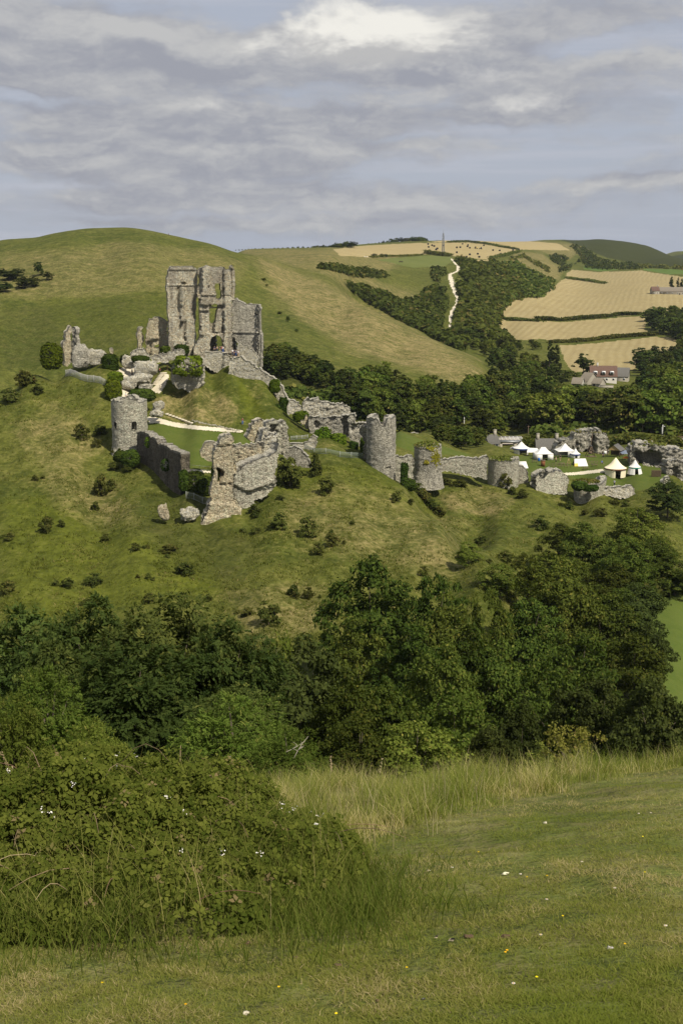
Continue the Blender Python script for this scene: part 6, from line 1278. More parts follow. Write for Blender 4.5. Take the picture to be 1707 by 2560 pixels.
# ------------------------------------------------------------------ tents, people, sheds, railway, farm and far-off things
def plain(name, c, rough=0.8, var=0.12, scale=3.0, metal=0.0):
    m, t, b = material(name); p = t.add('ShaderNodeTexCoord').outputs['Object']; n = t.noise(p, scale, 5, 0.65)
    t.put(b.inputs['Base Color'], t.mix(n, C(*[x*(1-var*2) for x in c]), C(*[min(1, x*(1+var)) for x in c]))); b.inputs['Roughness'].default_value = rough; b.inputs['Metallic'].default_value = metal
    t.put(b.inputs['Normal'], t.bump(n, 0.3, 0.05)); return m
PM = {k: plain(k, *v) for k, v in {
 'canvas': ((0.68, 0.67, 0.63), 0.9, 0.06), 'cream_canvas': ((0.78, 0.70, 0.50), 0.9, 0.06), 'blue_trim': ((0.05, 0.08, 0.25),), 'green_trim': ((0.03, 0.22, 0.16),), 'brown_trim': ((0.14, 0.06, 0.035),), 'yellow_cloth': ((0.65, 0.48, 0.12),),
 'orange_cloth': ((0.60, 0.16, 0.03),), 'bluegrey_cloth': ((0.17, 0.20, 0.26),), 'timber': ((0.16, 0.12, 0.085), 0.9, 0.25), 'new_timber': ((0.42, 0.30, 0.14), 0.9, 0.2), 'red_timber': ((0.20, 0.085, 0.04), 0.9, 0.2), 'wicker': ((0.12, 0.085, 0.055), 0.95, 0.35, 8.0),
 'slate': ((0.13, 0.125, 0.115), 0.8, 0.3), 'stone_tiles': ((0.20, 0.175, 0.14), 0.9, 0.3), 'red_tiles': ((0.135, 0.085, 0.065), 0.9, 0.3), 'whitewash': ((0.50, 0.48, 0.43),), 'brickwork': ((0.24, 0.16, 0.11), 0.9, 0.25), 'house_stone': ((0.36, 0.33, 0.27), 0.9, 0.2), 'dark_void': ((0.015, 0.014, 0.012),), 'glass': ((0.05, 0.06, 0.07), 0.2),
 'white_paint': ((0.72, 0.72, 0.70), 0.5), 'grey_steel': ((0.24, 0.25, 0.26), 0.5, 0.1, 3.0, 0.5), 'paling': ((0.50, 0.49, 0.45), 0.8, 0.12), 'galvanised': ((0.36, 0.37, 0.35), 0.6, 0.12), 'rail_rust': ((0.10, 0.06, 0.04),), 'ballast': ((0.36, 0.32, 0.27), 0.95, 0.25, 6.0), 'black_wrap': ((0.012, 0.012, 0.013), 0.4), 'blue_plastic': ((0.02, 0.12, 0.45), 0.4),
 'skin': ((0.50, 0.33, 0.25), 0.6), 'hair': ((0.06, 0.04, 0.03),), 'c_maroon': ((0.22, 0.035, 0.04),), 'c_blue': ((0.06, 0.13, 0.40),), 'c_navy': ((0.025, 0.03, 0.07),), 'c_white': ((0.75, 0.75, 0.75),), 'c_red': ((0.50, 0.04, 0.035),), 'c_tan': ((0.40, 0.29, 0.19),), 'c_yellow': ((0.55, 0.52, 0.12),), 'c_pale': ((0.38, 0.46, 0.58),), 'c_dark': ((0.03, 0.028, 0.027),),
 'hide': ((0.035, 0.026, 0.022),), 'fleece': ((0.62, 0.58, 0.50),), 'tractor_yellow': ((0.55, 0.38, 0.05), 0.5), 'tyre': ((0.02, 0.02, 0.02),), 'mesh_green': ((0.22, 0.26, 0.22), 0.6)}.items()}
def ground_pt(u, v, Y): p = G(u, v, Y); return np.array([p[0], p[1], float(zat([p[0]], [p[1]])[0])])
# -- tents
def wallring(r0, r1, h, n, skip=()):
    m = MB()
    for k in range(n*3):
        a0, a1 = 2*math.pi*k/(n*3), 2*math.pi*(k+1)/(n*3)
        if any(s0 <= (a0 % 6.2832) < s1 for s0, s1 in skip): continue
        w0 = 1+0.03*math.cos(1.5*n*a0*2/3*1.0); q = []
        for a in (a0, a1): f = 1+0.025*math.sin(a*n); q += [(r1*f*math.cos(a), r1*f*math.sin(a), 0), (r0*math.cos(a), r0*math.sin(a), h)]
        m.add([q[0], q[2], q[3], q[1]], [(0, 1, 2, 3)])
    return m
def bell(u, vb, Y, eave_px, base_px, wall_px, roof_px, label, mat='canvas', trim=None, door=None, rz=0, name='bell_tent'):
    k = Y/F_PX*1.03; c = ground_pt(u, vb, Y); T = thing0(name, c, label, 'tent'); re, rb, wh, rh = eave_px*k/2, base_px*k/2, wall_px*k, roof_px*k
    if door is None: door = [(4.5, 4.9)]
    wallring(re, rb, wh, 12, door).build('wall', PM[mat], T)
    n = 24; prof = [(re*1.04, wh-0.12), (re*1.06, wh)] + [(re*(1-t)**1.0*(1-0.22*math.sin(t*3.14))+0.05, wh+rh*t) for t in np.linspace(0.04, 1, 9)]
    MB().lathe(prof, n=n, wob=lambda i, q: 0.012*math.cos(q*math.pi)).build('roof', PM[mat], T, True)
    if trim: 
        m = MB()
        for q in range(36):
            a = q*math.pi/18; b = a+math.pi/18; rr = re*1.07
            m.add([(rr*math.cos(a), rr*math.sin(a), wh+0.04), (rr*math.cos(b), rr*math.sin(b), wh+0.04), (rr*math.cos(b), rr*math.sin(b), wh-0.2), (rr*math.cos((a+b)/2), rr*math.sin((a+b)/2), wh-0.36), (rr*math.cos(a), rr*math.sin(a), wh-0.2)], [(4, 3, 2, 1, 0)])
        m.build('valance', PM[trim], T)
    MB().tube([(0, 0, 0), (0, 0, wh+rh+0.25)], 0.06, 6).build('centre_pole', PM['timber'], T)
    return T
def thing0(name, c, label, cat, group=None, rz=0.0): return empty(name, c, rz, label, cat, group)
bell(1536.5, 1186, 331, 52, 50, 22, 25, 'large cream round pavilion tent with a brown scalloped edge', 'cream_canvas', 'brown_trim', name='pavilion_tent')
bell(1585, 1185, 330, 28, 37, 17, 17.5, 'white bell tent with a green band beside the cream pavilion', 'canvas', 'green_trim')
bell(1301, 1157, 366, 40, 34, 16, 15.5, 'leftmost round white tent with a blue edge beside the plain tower', 'canvas', 'blue_trim', door=[(4.2, 5.4)], name='pavilion_tent')
bell(1436, 1160, 356, 24, 22, 9.5, 13, 'small round white tent with a blue edge in front of the arched ruin', 'canvas', 'blue_trim')
def house_tent(u, vb, Y, w_px, d, wall_px, roof_px, ridge_px, label, rz=0, openfront=False, name='marquee_tent'):
    k = Y/F_PX*1.03; c = ground_pt(u, vb, Y); T = thing0(name, c, label, 'tent', rz=rz); w, wh, rh, rg_ = w_px*k/2, wall_px*k, roof_px*k, ridge_px*k/2; d = d/2
    m = MB(); 
    P = [(-w*1.05, -d*1.05, wh), (w*1.05, -d*1.05, wh), (w*1.05, d*1.05, wh), (-w*1.05, d*1.05, wh)]
    sag = lambda a, b, t, z: tuple((np.array(a)*(1-t)+np.array(b)*t)-(0, 0, z))
    R0, R1 = (-rg_, 0, wh+rh), (rg_, 0, wh+rh)
    for a, b, ra, rb_ in ((P[0], P[1], R0, R1), (P[1], P[2], R1, R1), (P[2], P[3], R1, R0), (P[3], P[0], R0, R0)):
        g = [[sag(sag(a, b, i/4, 0), sag(ra, rb_, i/4, 0), j/4, 0.16*rh*math.sin(j/4*3.14)) for i in range(5)] for j in range(5)]
        m.add([p for r_ in g for p in r_], [(j*5+i, j*5+i+1, j*5+i+6, j*5+i+5) for j in range(4) for i in range(4)])
    m.build('roof', PM['canvas'], T, True)
    m = MB(); th = 0.03
    m.box((0, d, wh/2), (2*w, th, wh)); m.box((w, 0, wh/2), (th, 2*d, wh))
    if not openfront: m.box((-w, 0, wh/2), (th, 2*d, wh)); m.box((-w*0.66, -d, wh/2), (w*0.68, th, wh)); m.box((w*0.66, -d, wh/2), (w*0.68, th, wh))
    else: m.box((w*0.55, -d, wh/2), (w*0.9, th, wh))
    m.build('wall', PM['canvas'], T)
    for sx in (-1, 1):
        for sy in (-1, 1): MB().tube([(sx*w*1.02, sy*d*1.02, 0), (sx*w*1.02, sy*d*1.02, wh)], 0.05, 5).build('pole', PM['timber'], T)
    return T
house_tent(1356, 1161, 354, 42, 4, 16, 15, 10, 'white marquee with a short ridge behind the brown wooden booth', 0.12)
house_tent(1410, 1160, 359, 42, 4.5, 16, 17, 2, 'tallest white pointed marquee with a dark open front', 0.1, True)
T = thing0('ridge_tent', ground_pt(1448, 1178, 345), 'low white ridge tent with a yellow panel at its left end', 'tent', rz=0.1); w, d, h = 1.9, 1.4, 1.9
MB().add([(-w, -d, 0), (w, -d, 0), (w*0.8, 0, h), (-w*0.85, 0, h), (w, d, 0), (-w, d, 0)], [(0, 1, 2, 3), (2, 4, 5, 3), (1, 4, 2)]).build('canopy', PM['canvas'], T)
MB().add([(-w-.01, -d*1.02, .02), (-w*.45, -d*1.02, .02), (-w*.45, -d*0.62, 0.75), (-w*.93, -d*0.62, 0.75)], [(0, 1, 2, 3)]).build('panel', PM['yellow_cloth'], T)
MB().tube([(-w*0.85, 0, 0), (-w*0.85, 0, h+.1)], .05, 5).build('pole', PM['timber'], T); MB().tube([(w*0.8, 0, 0), (w*0.8, 0, h+.1)], .05, 5).build('pole', PM['timber'], T)
T = thing0('awning', ground_pt(1330, 1157, 362), 'low white awning on poles between the leftmost tent and the ridge marquee', 'awning')
MB().add([(-1.9, -1.6, 1.35), (1.9, -1.6, 1.25), (1.5, 1.4, 2.1), (-1.2, 1.4, 2.2), (0, -0.2, 1.75)], [(0, 1, 4), (1, 2, 4), (2, 3, 4), (3, 0, 4)]).build('canopy', PM['canvas'], T)
for x, y, z in ((-1.9, -1.6, 1.35), (1.9, -1.6, 1.25), (1.5, 1.4, 2.1), (-1.2, 1.4, 2.2)): MB().tube([(x, y, 0), (x, y, z)], .05, 5).build('pole', PM['timber'], T)
T = thing0('tent_flap', ground_pt(1306, 1176, 337), 'small white wedge tent half hidden by the plain round tower', 'tent')
MB().add([(-1.3, -1, 0), (1.35, -1, 0), (0.8, 0, 1.75), (-1.1, 0, 1.75), (1.35, 1, 0), (-1.3, 1, 0)], [(0, 1, 2, 3), (2, 4, 5, 3), (1, 4, 2), (0, 3, 5)]).build('canopy', PM['canvas'], T)
T = thing0('gazebo', ground_pt(1562, 1163, 352), 'blue-grey pointed gazebo roof behind the cream pavilion', 'gazebo')
MB().add([(-1.35, -1.35, 1.9), (1.35, -1.35, 1.9), (1.35, 1.35, 1.9), (-1.35, 1.35, 1.9), (0, 0, 2.9)], [(0, 1, 4), (1, 2, 4), (2, 3, 4), (3, 0, 4)]).build('canopy', PM['bluegrey_cloth'], T)
for sx in (-1, 1):
    for sy in (-1, 1): MB().tube([(sx*1.3, sy*1.3, 0), (sx*1.3, sy*1.3, 1.92)], .05, 5).build('pole', PM['timber'], T)
T = thing0('parasol', ground_pt(1562, 1174, 345), 'orange parasol between the cream pavilion and the green-banded tent', 'parasol')
MB().lathe([(1.0, 1.7), (0.95, 1.75), (0.5, 2.0), (0.03, 2.2)], n=8).build('canopy', PM['orange_cloth'], T); MB().tube([(0, 0, 0), (0, 0, 2.25)], .04, 6).build('pole', PM['timber'], T)
# -- open shelter, booth, timber frame, trebuchet
T = thing0('open_shelter', ground_pt(1536, 1159, 362), 'open timber shelter with a grey tiled roof behind the cream pavilion', 'shelter', rz=-0.5); w, d, h = 1.9, 2.0, 2.0
MB().add([(-w*1.15, -d*1.1, h*0.95), (-w*1.15, d*1.1, h*0.95), (0, d*1.1, h+1.5), (0, -d*1.1, h+1.5), (w*1.15, -d*1.1, h*0.95), (w*1.15, d*1.1, h*0.95)], [(0, 3, 2, 1), (3, 4, 5, 2)]).build('roof', PM['slate'], T)
MB().add([(-w, -d, h), (w, -d, h), (0, -d, h+1.4)], [(0, 1, 2)]).build('gable', PM['new_timber'], T)
for sx in (-1, 1):
    for sy in (-1, 1): MB().box((sx*w*0.95, sy*d*0.95, h/2), (0.16, 0.16, h)).build('post', PM['timber'], T)
MB().box((0, d*0.95, h*0.45), (w*1.8, .06, h*0.85)).build('back_board', PM['timber'], T)
T = thing0('wooden_booth', ground_pt(1356, 1174, 341), 'upright red-brown wooden booth on the grass by the tents', 'booth')
MB().box((0, 0, 0.8), (1.0, 0.9, 1.6)).build('body', PM['red_timber'], T); MB().box((0, 0, 1.66), (1.2, 1.1, 0.12)).build('lid', PM['timber'], T)
T = thing0('barrel', ground_pt(1346, 1161, 350), 'blue plastic barrel between the white tents', 'barrel'); MB().lathe([(0, 0), (.28, 0), (.31, .25), (.31, .65), (.28, .9), (0, .9)], n=12).build('drum', PM['blue_plastic'], T, True); MB().lathe([(.30, .45), (.325, .47), (.30, .5)], n=12).build('hoop', PM['blue_plastic'], T)
T = thing0('timber_frame', ground_pt(1406, 1148, 375), 'bare yellow timber roof frame rising behind the tallest marquee', 'timber frame')
for x in (-1.3, 0.7): MB().tube([(x-1.1, 0, 2.2), (x+0.3, 0, 3.8), (x+1.5, 0, 2.2)], .09, 5).build('rafter', PM['new_timber'], T)
MB().tube([(-2.4, 0, 2.25), (2.2, 0, 2.25)], .09, 5).build('beam', PM['new_timber'], T); MB().tube([(-1, 0, 3.75), (1, 0, 3.75)], .07, 5).build('beam', PM['new_timber'], T)
for x in (-2.2, 0, 2.1): MB().tube([(x, 0, 0), (x, 0, 2.25)], .09, 5).build('post', PM['new_timber'], T)
T = thing0('trebuchet', ground_pt(1473, 1156, 361), 'wooden trebuchet with its long arm upright before the arched ruin', 'siege engine', rz=0.2)
MB().tube([(0.1, 0, 1.6), (0.25, 0, 4.2), (0.5, 0, 7.0)], [.17, .13, .07], 6).build('throwing_arm', PM['timber'], T)
for sy in (-.6, .6):
    MB().tube([(-1.2, sy, 0.1), (0.15, sy, 3.2)], .11, 5).build('leg', PM['timber'], T); MB().tube([(1.3, sy, 0.1), (0.15, sy, 3.2)], .11, 5).build('leg', PM['timber'], T); MB().tube([(-1.8, sy, 0.12), (1.8, sy, 0.12)], .13, 5).build('base_beam', PM['timber'], T)
MB().tube([(0.15, -.8, 3.2), (0.15, .8, 3.2)], .1, 6).build('axle', PM['grey_steel'], T); MB().box((0.1, 0, 1.2), (0.7, 0.7, 0.8)).build('counterweight', PM['timber'], T)
T = thing0('hurdle_screen', ground_pt(1639, 1188, 326), 'brown woven hurdle screen beside the hollow right-hand ruin', 'hurdle')
m = MB()
for i in range(9): m.tube([(x, 0.05*math.sin(x*6+i*3.14), 0.1+i*0.19) for x in np.linspace(-1.25, 1.25, 14)], .09, 4)
m.build('weave', PM['wicker'], T)
for x in (-1.2, -.4, .4, 1.2): MB().tube([(x, 0, -.2), (x, 0, 1.9)], .05, 5).build('stake', PM['timber'], T)
T = thing0('notice_board', ground_pt(1511, 1153, 358), 'white notice board on a post by the arched ruin', 'sign'); MB().box((0, 0, 1.5), (.75, .05, .9)).build('board', PM['white_paint'], T); MB().tube([(0, .05, 0), (0, .05, 1.9)], .05, 5).build('post', PM['timber'], T)
def bench(u, v, Y, label, rz=0):
    T = thing0('wooden_bench', ground_pt(u, v, Y), label, 'bench', rz=rz); MB().box((0, 0, .5), (1.5, .45, .08)).build('seat', PM['timber'], T)
    for sx in (-.6, .6): MB().box((sx, 0, .23), (.1, .4, .46)).build('leg', PM['timber'], T)
bench(1462, 1184, 340, 'dark bench by the gravel path, left of two'); bench(1484, 1181, 342, 'dark bench by the gravel path, right of two'); bench(1402, 1176, 343, 'bench in the clutter before the tallest marquee'); bench(1335, 1168, 346, 'bench near the brown wooden booth')
T = thing0('rail_fence', ground_pt(1398, 1178, 340), 'dark rustic rail fence in front of the tallest marquee', 'fence', rz=0.05)
for x in np.arange(-2.8, 2.9, 0.8): MB().tube([(x, 0, -.3), (x+.02, 0, 1.05)], .05, 5).build('post', PM['timber'], T)
for z in (.4, .85): MB().tube([(-2.9, 0, z), (2.9, 0, z)], .04, 4).build('rail', PM['timber'], T)
T = thing0('rail_fence', ground_pt(1477, 1176, 345), 'thin rustic rail fence right of the low ridge tent', 'fence', rz=0.1)
for x in np.arange(-1.6, 1.7, 0.8): MB().tube([(x, 0, -.3), (x+.02, 0, 1.0)], .05, 5).build('post', PM['timber'], T)
for z in (.4, .85): MB().tube([(-1.7, 0, z), (1.7, 0, z)], .04, 4).build('rail', PM['timber'], T)
T = thing0('lean_poles', ground_pt(1418, 1179, 343), 'leaning timber A-frame left of the low ridge tent', 'timber frame')
MB().tube([(-.5, 0, 0), (0.2, 0, 2.0)], .07, 5).build('pole', PM['new_timber'], T); MB().tube([(.9, .2, 0), (0.15, 0, 2.0)], .07, 5).build('pole', PM['new_timber'], T); MB().tube([(-.3, 0, .7), (.7, .1, .7)], .05, 5).build('rail', PM['new_timber'], T)
# -- people
def skin(verts, edges, rad, root=0, sub=1):
    me = bpy.data.meshes.new('body'); me.from_pydata(verts, edges, []); o = bpy.data.objects.new('body', me); COL.objects.link(o)
    o.modifiers.new('skin', 'SKIN'); o.modifiers.new('sub', 'SUBSURF').levels = sub; o.modifiers['sub'].render_levels = sub
    for i, r in enumerate(rad): me.skin_vertices[0].data[i].radius = (r, r) if np.isscalar(r) else r; me.skin_vertices[0].data[i].use_root = (i == root)
    dg = bpy.context.evaluated_depsgraph_get(); out = bpy.data.meshes.new_from_object(o.evaluated_get(dg)); bpy.data.objects.remove(o); bpy.data.meshes.remove(me)
    return out
def figure(pose):
    """meshes of one pose: whole body, shirt, trousers, hair; 1.72 m, facing -Y"""
    V, E, Rr = [], [], []
    def v(p, r, frm=None): V.append(p); Rr.append(r); (E.append((frm, len(V)-1)) if frm is not None else None); return len(V)-1
    sit = pose == 'sit'; wk = 0.16 if pose == 'walk' else 0.03; hz = 0.12 if sit else 0.93
    pel = v((0, 0, hz), (.135, .10)); ab = v((0, .01, hz+.17), (.125, .09), pel); ch = v((0, .02, hz+.38), (.155, .105), ab); nk = v((0, .01, hz+.54), (.055, .055), ch); hd = v((0, -.02, hz+.66), (.078, .092), nk); cr_ = v((0, -.01, hz+.77), (.062, .075), hd)
    nose = v((0, -.115, hz+.655), (.014, .012), hd)
    for s in (-1, 1):
        sh = v((s*.185, .02, hz+.47), .062, ch); fwd = -.16 if pose != 'photo' else -.22; el = v((s*.235, -.02+(.06*s if pose == 'walk' else 0), hz+.20), .045, sh)
        wr = v((s*.22, fwd*.6, hz-.02) if pose != 'photo' else (s*.09, -.26, hz+.45), .030, el); pm = v((s*.215, fwd*.75, hz-.10) if pose != 'photo' else (s*.05, -.29, hz+.55), (.036, .020), wr)
        b = np.array(V[pm])
        for q, l in enumerate((.055, .075, .082, .075, .06)):
            if q == 0: d1 = b+(-s*.045, -.02, -.02)
            else: d1 = b+((q-2.5)*.016, -.005, -.05)
            a = v(tuple(d1), .009, pm); v(tuple(d1+np.array([(-s*.01 if q == 0 else 0), -.012, -l*.5])), .007, a)
        hp = v((s*.095, 0, hz-.06), .092, pel)
        if sit: kn = v((s*.13, -.42, .20), .062, hp); an = v((s*.13, -.62, .06), .042, kn)
        else: kn = v((s*.10, -.02-wk*s*.5, .49), .062, hp); an = v((s*.10, .03-wk*s, .085), .040, kn)
        a = np.array(V[an]); v((a[0]*1.05, a[1]-.15, .035), (.042, .030), an)
    body = skin(V, E, Rr, 0, 1)
    names = list(range(len(V)))
    sv = [V[pel], V[ab], V[ch], (0, .01, hz+.49)]; se = [(0, 1), (1, 2), (2, 3)]; sr = [(.15, .115), (.14, .105), (.172, .122), (.09, .08)]
    tv = [V[pel]]; te = []; tr = [(.152, .118)]
    sh_i = [i for i, p in enumerate(V) if abs(p[2]-(hz+.47)) < 1e-6 and abs(p[0]) > .1]
    for i in sh_i:
        sv.append(V[i]); sr.append(.078); se.append((2, len(sv)-1)); el = np.array(V[i+1]); sv.append(tuple(np.array(V[i])*.25+el*.75)); sr.append(.062); se.append((len(sv)-2, len(sv)-1))
    hp_i = [i for i, p in enumerate(V) if abs(p[2]-(hz-.06)) < 1e-6 and abs(abs(p[0])-.095) < 1e-6]
    for i in hp_i:
        tv += [V[i], V[i+1], tuple(np.array(V[i+1])*.12+np.array(V[i+2])*.88)]; tr += [.108, .078, .062]; n = len(tv); te += [(0, n-3), (n-3, n-2), (n-2, n-1)]
    P, F = rock_mesh((.185, .215, .19), 3, 3, 0.06); k = (P[F].mean(1)[:, 2] > -0.01) | (P[F].mean(1)[:, 1] > 0.02); P = P+(0, .005, hz+.745)
    hm = mk('hair', P, F[k], None); hair = hm.data; bpy.data.objects.remove(hm)
    return body, skin(sv, se, sr), skin(tv, te, tr), hair
FIG = {k: figure(k) for k in ('stand', 'walk', 'photo', 'sit')}
def person(p, pose, shirt, trousers, label, rz=0, h=1.0, group=None):
    T = empty('person', p, rz, label, 'person', group); T.scale = (h, h, h)
    for nm, me, mt in zip(('body', 'shirt', 'trousers', 'hair'), FIG[pose], ('skin', shirt, trousers, 'hair')):
        o = bpy.data.objects.new(nm, me); COL.objects.link(o); o.parent = T
        if not me.materials: me.materials.append(PM['skin'])
        o.material_slots[0].link = 'OBJECT'; o.material_slots[0].material = PM[mt]
        for pl in me.polygons: pl.use_smooth = True
    return T
person(ground_pt(607, 1076, 303), 'photo', 'c_maroon', 'c_blue', 'visitor in maroon top and blue trousers on the lawn below the motte', 0.4)
person(ground_pt(1535, 1201, 322), 'stand', 'c_pale', 'c_navy', 'visitor in pale blue top and dark trousers in front of the cream pavilion', 2.8)
person(ground_pt(1503, 1168, 345), 'sit', 'c_blue', 'c_navy', 'visitor in blue sitting on the grass left of the cream pavilion', 0.5)
person(ground_pt(1388, 1173, 346), 'stand', 'c_tan', 'c_dark', 'person in tan by the rustic fence before the tallest marquee', 1)
person(ground_pt(1399, 1170, 349), 'walk', 'c_dark', 'c_tan', 'person in dark top beside the tallest marquee', -1)
person(ground_pt(1506, 1154, 357), 'stand', 'c_navy', 'c_dark', 'person in dark clothes by the white notice board', 0)
TZ = G(545, 881.5, 333.6)[2]
for i, (u, sh, tr, ps) in enumerate([(537, 'c_navy', 'c_dark', 'stand'), (544, 'c_tan', 'c_navy', 'photo'), (550.5, 'c_navy', 'c_tan', 'stand'), (554, 'c_red', 'c_navy', 'walk'), (558, 'c_white', 'c_blue', 'stand')]):
    p = G(u, 881, 333.6); person((p[0], p[1], TZ), ps, sh, tr, 'visitor in %s under the arched window of the keep' % {'c_navy': 'dark blue top and %s trousers' % ('black' if tr == 'c_dark' else 'tan'), 'c_tan': 'tan top', 'c_red': 'red top', 'c_white': 'white top'}[sh], i*0.7)
m = MB(); a = G(522, 884, 335); b = G(566, 884, 335); m.box(((a[0]+b[0])/2, 334.2, TZ-0.6), (b[0]-a[0]+0.6, 3.4, 1.2)); tag(m.build('terrace', MG['chalk']), kind='structure')
for i, (u, v, sh, tr, lab) in enumerate([(582, 889, 'c_white', 'c_navy', 'white top and dark trousers at the left of the keep doorway'), (586.5, 891, 'c_navy', 'c_navy', 'navy clothes in the middle of the keep doorway'), (590.5, 891, 'c_pale', 'c_blue', 'pale blue top in the keep doorway'), (596, 892, 'c_white', 'c_tan', 'white top at the right of the keep doorway')]):
    p = G(u, v, 334.2); person(p, 'stand', sh, tr, 'visitor in '+lab, i)
m = MB(); a = G(577, 893, 334); b = G(604, 893, 334); m.box(((a[0]+b[0])/2, 335.2, a[2]-0.5), (b[0]-a[0], 3.6, 1.0)); tag(m.build('terrace', MG['chalk']), kind='structure')
person(hit(400, 936, 300, 345), 'walk', 'c_red', 'c_dark', 'visitor in red climbing the summit steps', 2)
person(hit(419, 926, 300, 345), 'walk', 'c_yellow', 'c_tan', 'visitor in yellow top near the head of the summit steps', 2.4)
person(hit(331, 940, 300, 345), 'stand', 'c_navy', 'c_navy', 'visitor in navy standing in the shade of the largest boulder', 1)
person(hit(316, 1000, 285, 330)+np.array([0, 0, .1]), 'stand', 'c_white', 'c_tan', 'visitor in white seen over the top of the round west tower', 0)
p = G(422, 584, 848); person((p[0], p[1], float(zat([p[0]], [p[1]])[0])), 'walk', 'c_dark', 'c_dark', 'lone walker on the crest of the round hill', 1)
# -- steps, fences
T = thing0('stone_steps', hit(396, 955, 300, 345), 'pale flight of stone steps climbing to the summit ward', 'steps')
for i in range(9):
    p = hit(388+i*2.6, 962-i*3.6, 300, 345)-np.array(T.location); MB().box(p+(0, 0, .08), (1.7, .8, .28), 0.5).build('step', MG['chalk'], T)
def fence(name, pts, h, label, panel, post, gap=2.4, bars=0.0, ymin=200, ymax=420, panel_h=1.0, barw=0.02, rails=(0.1, 0.9), cat='fence'):
    P = hits([p[0] for p in pts], [p[1] for p in pts], ymin, ymax, 500); T = thing0(name, P[0], label, cat); O = P[0]
    seg = np.r_[0, np.cumsum(np.linalg.norm(np.diff(P[:, :2], axis=0), axis=1))]; n = max(2, int(seg[-1]/gap)+1); s = np.linspace(0, seg[-1], n)
    X = np.interp(s, seg, P[:, 0]); Y = np.interp(s, seg, P[:, 1]); Z = zat(X, Y); Q = np.stack([X, Y, Z], 1)-O
    for q in Q: MB().tube([q-(0, 0, .3), q+(0, 0, h*1.04)], .05, 5).build('post', PM[post], T)
    m = MB()
    for a, b in zip(Q[:-1], Q[1:]):
        if bars:
            k = int(np.linalg.norm(b-a)/bars)
            for t in (np.arange(k)+.5)/k:
                c = a*(1-t)+b*t; m.box(c+(0, 0, h*.5), (barw, .012, h*panel_h), math.atan2(b[1]-a[1], b[0]-a[0]))
        for rz_ in rails: m.tube([a+(0, 0, h*rz_), b+(0, 0, h*rz_)], .025, 4)
    m.build('palings' if bars else 'rails', PM[panel], T); return T
fence('paling_fence', [(104, 925), (106, 936), (135, 939), (165, 942), (195, 947), (230, 956), (268, 968)], 1.75, 'long grey paling fence curving round the left end of the summit', 'paling', 'paling', 2.6, 0.2, barw=0.085)
fence('mesh_fence', [(762, 1126), (800, 1137), (850, 1143), (906, 1146)], 1.3, 'low green mesh fence along the slope edge below the middle gate', 'mesh_green', 'galvanised', 3.0, 0.12, barw=0.035)
fence('iron_railings', [(466, 1246), (490, 1252), (528, 1261)], 1.4, 'rusty iron railings across the gap left of the near gatehouse', 'galvanised', 'galvanised', 1.6, 0.22, barw=0.03)
fence('rail_fence', [(468, 1171), (498, 1174), (530, 1177)], 0.9, 'thin low railing along the near edge of the castle lawn', 'grey_steel', 'grey_steel', 2.4)
fence('hand_rail', [(400, 972), (420, 962), (436, 952)], 0.95, 'thin wooden handrail right of the summit steps', 'timber', 'timber', 1.8, ymin=300, ymax=345)
fence('post_fence', [(728, 1100), (750, 1098), (770, 1096)], 0.9, 'grey paling fence behind the low stepped wall', 'galvanised', 'galvanised', 1.8, 0.22, barw=0.05, ymin=285, ymax=330)
# -- railway, bridge, poles
x0, x1 = G(1225, 1096, 446)[0], G(1960, 1096, 446)[0]; zr = G(1450, 1095, 446)[2]
xs = np.linspace(x0, x1, 40); m = MB(); 
for (y0, y1, z0, z1) in ((442.5, 444.5, -1.6, 0.25), (444.5, 447.5, 0.25, 0.25), (447.5, 450, 0.25, -1.6)): m.add([(x, y, zr+z) for x in (x0, x1) for y, z in ((y0, z0), (y1, z1))], [(0, 2, 3, 1)])
tag(m.build('railway', PM['ballast']), kind='structure')
T = thing0('railway_track', ((x0+x1)/2, 446, zr+.25), 'single railway track on its ballast bank behind the castle', 'railway track')
for dy in (-.72, .72): MB().box((0, dy, .16), (x1-x0, .09, .18)).build('rail', PM['rail_rust'], T)
m = MB()
for x in np.arange(x0, x1, .8): m.box((x-(x0+x1)/2, 0, .03), (.25, 2.4, .12))
m.build('sleepers', PM['timber'], T)
T = thing0('footbridge', (G(1273, 1100, 428)[0], 428, G(1273, 1101, 428)[2]), 'white-railed bridge over the lane beside the railway', 'bridge'); bw = 60*428/F_PX/2
MB().box((0, 0, -.35), (bw*2, 2.6, .7)).build('deck', PM['grey_steel'], T)
for sy in (-1.25, 1.25):
    for z in (.35, .75, 1.2): MB().box((0, sy, z), (bw*2, .07, .09)).build('rail', PM['white_paint'], T)
    for x in np.linspace(-bw, bw, 7): MB().box((x, sy, .6), (.12, .1, 1.25)).build('post', PM['white_paint'], T)
for x in (-bw*.75, bw*.45, bw*.85): MB().box((x, 0, -2.4), (.9, 2.2, 3.5)).build('pier', PM['house_stone'], T)
def pole(name, u, v0, v1, Y, label, r, mat, cat='pole', arms=()):
    b = G(u, v1, Y); z = float(zat([b[0]], [b[1]])[0]); b[2] = min(b[2], z) if b[2] > z else b[2]; h = G(u, v0, Y)[2]-b[2]; T = thing0(name, b, label, cat)
    MB().tube([(0, 0, -.5), (0, 0, h)], [r, r*.75], 7).build('shaft', PM[mat], T)
    for z, l in arms: MB().box((0, 0, h-z), (l, .1, .12)).build('crossarm', PM[mat], T)
    return T, h
pole('white_pole', 1159, 1035, 1074, 446, 'tall white pole standing among the trees left of the bridge', .17, 'white_paint')
pole('telegraph_pole', 1319, 1064, 1098, 452, 'thin dark telegraph pole at the right end of the white-railed bridge', .12, 'timber', arms=((.3, 1.2),))
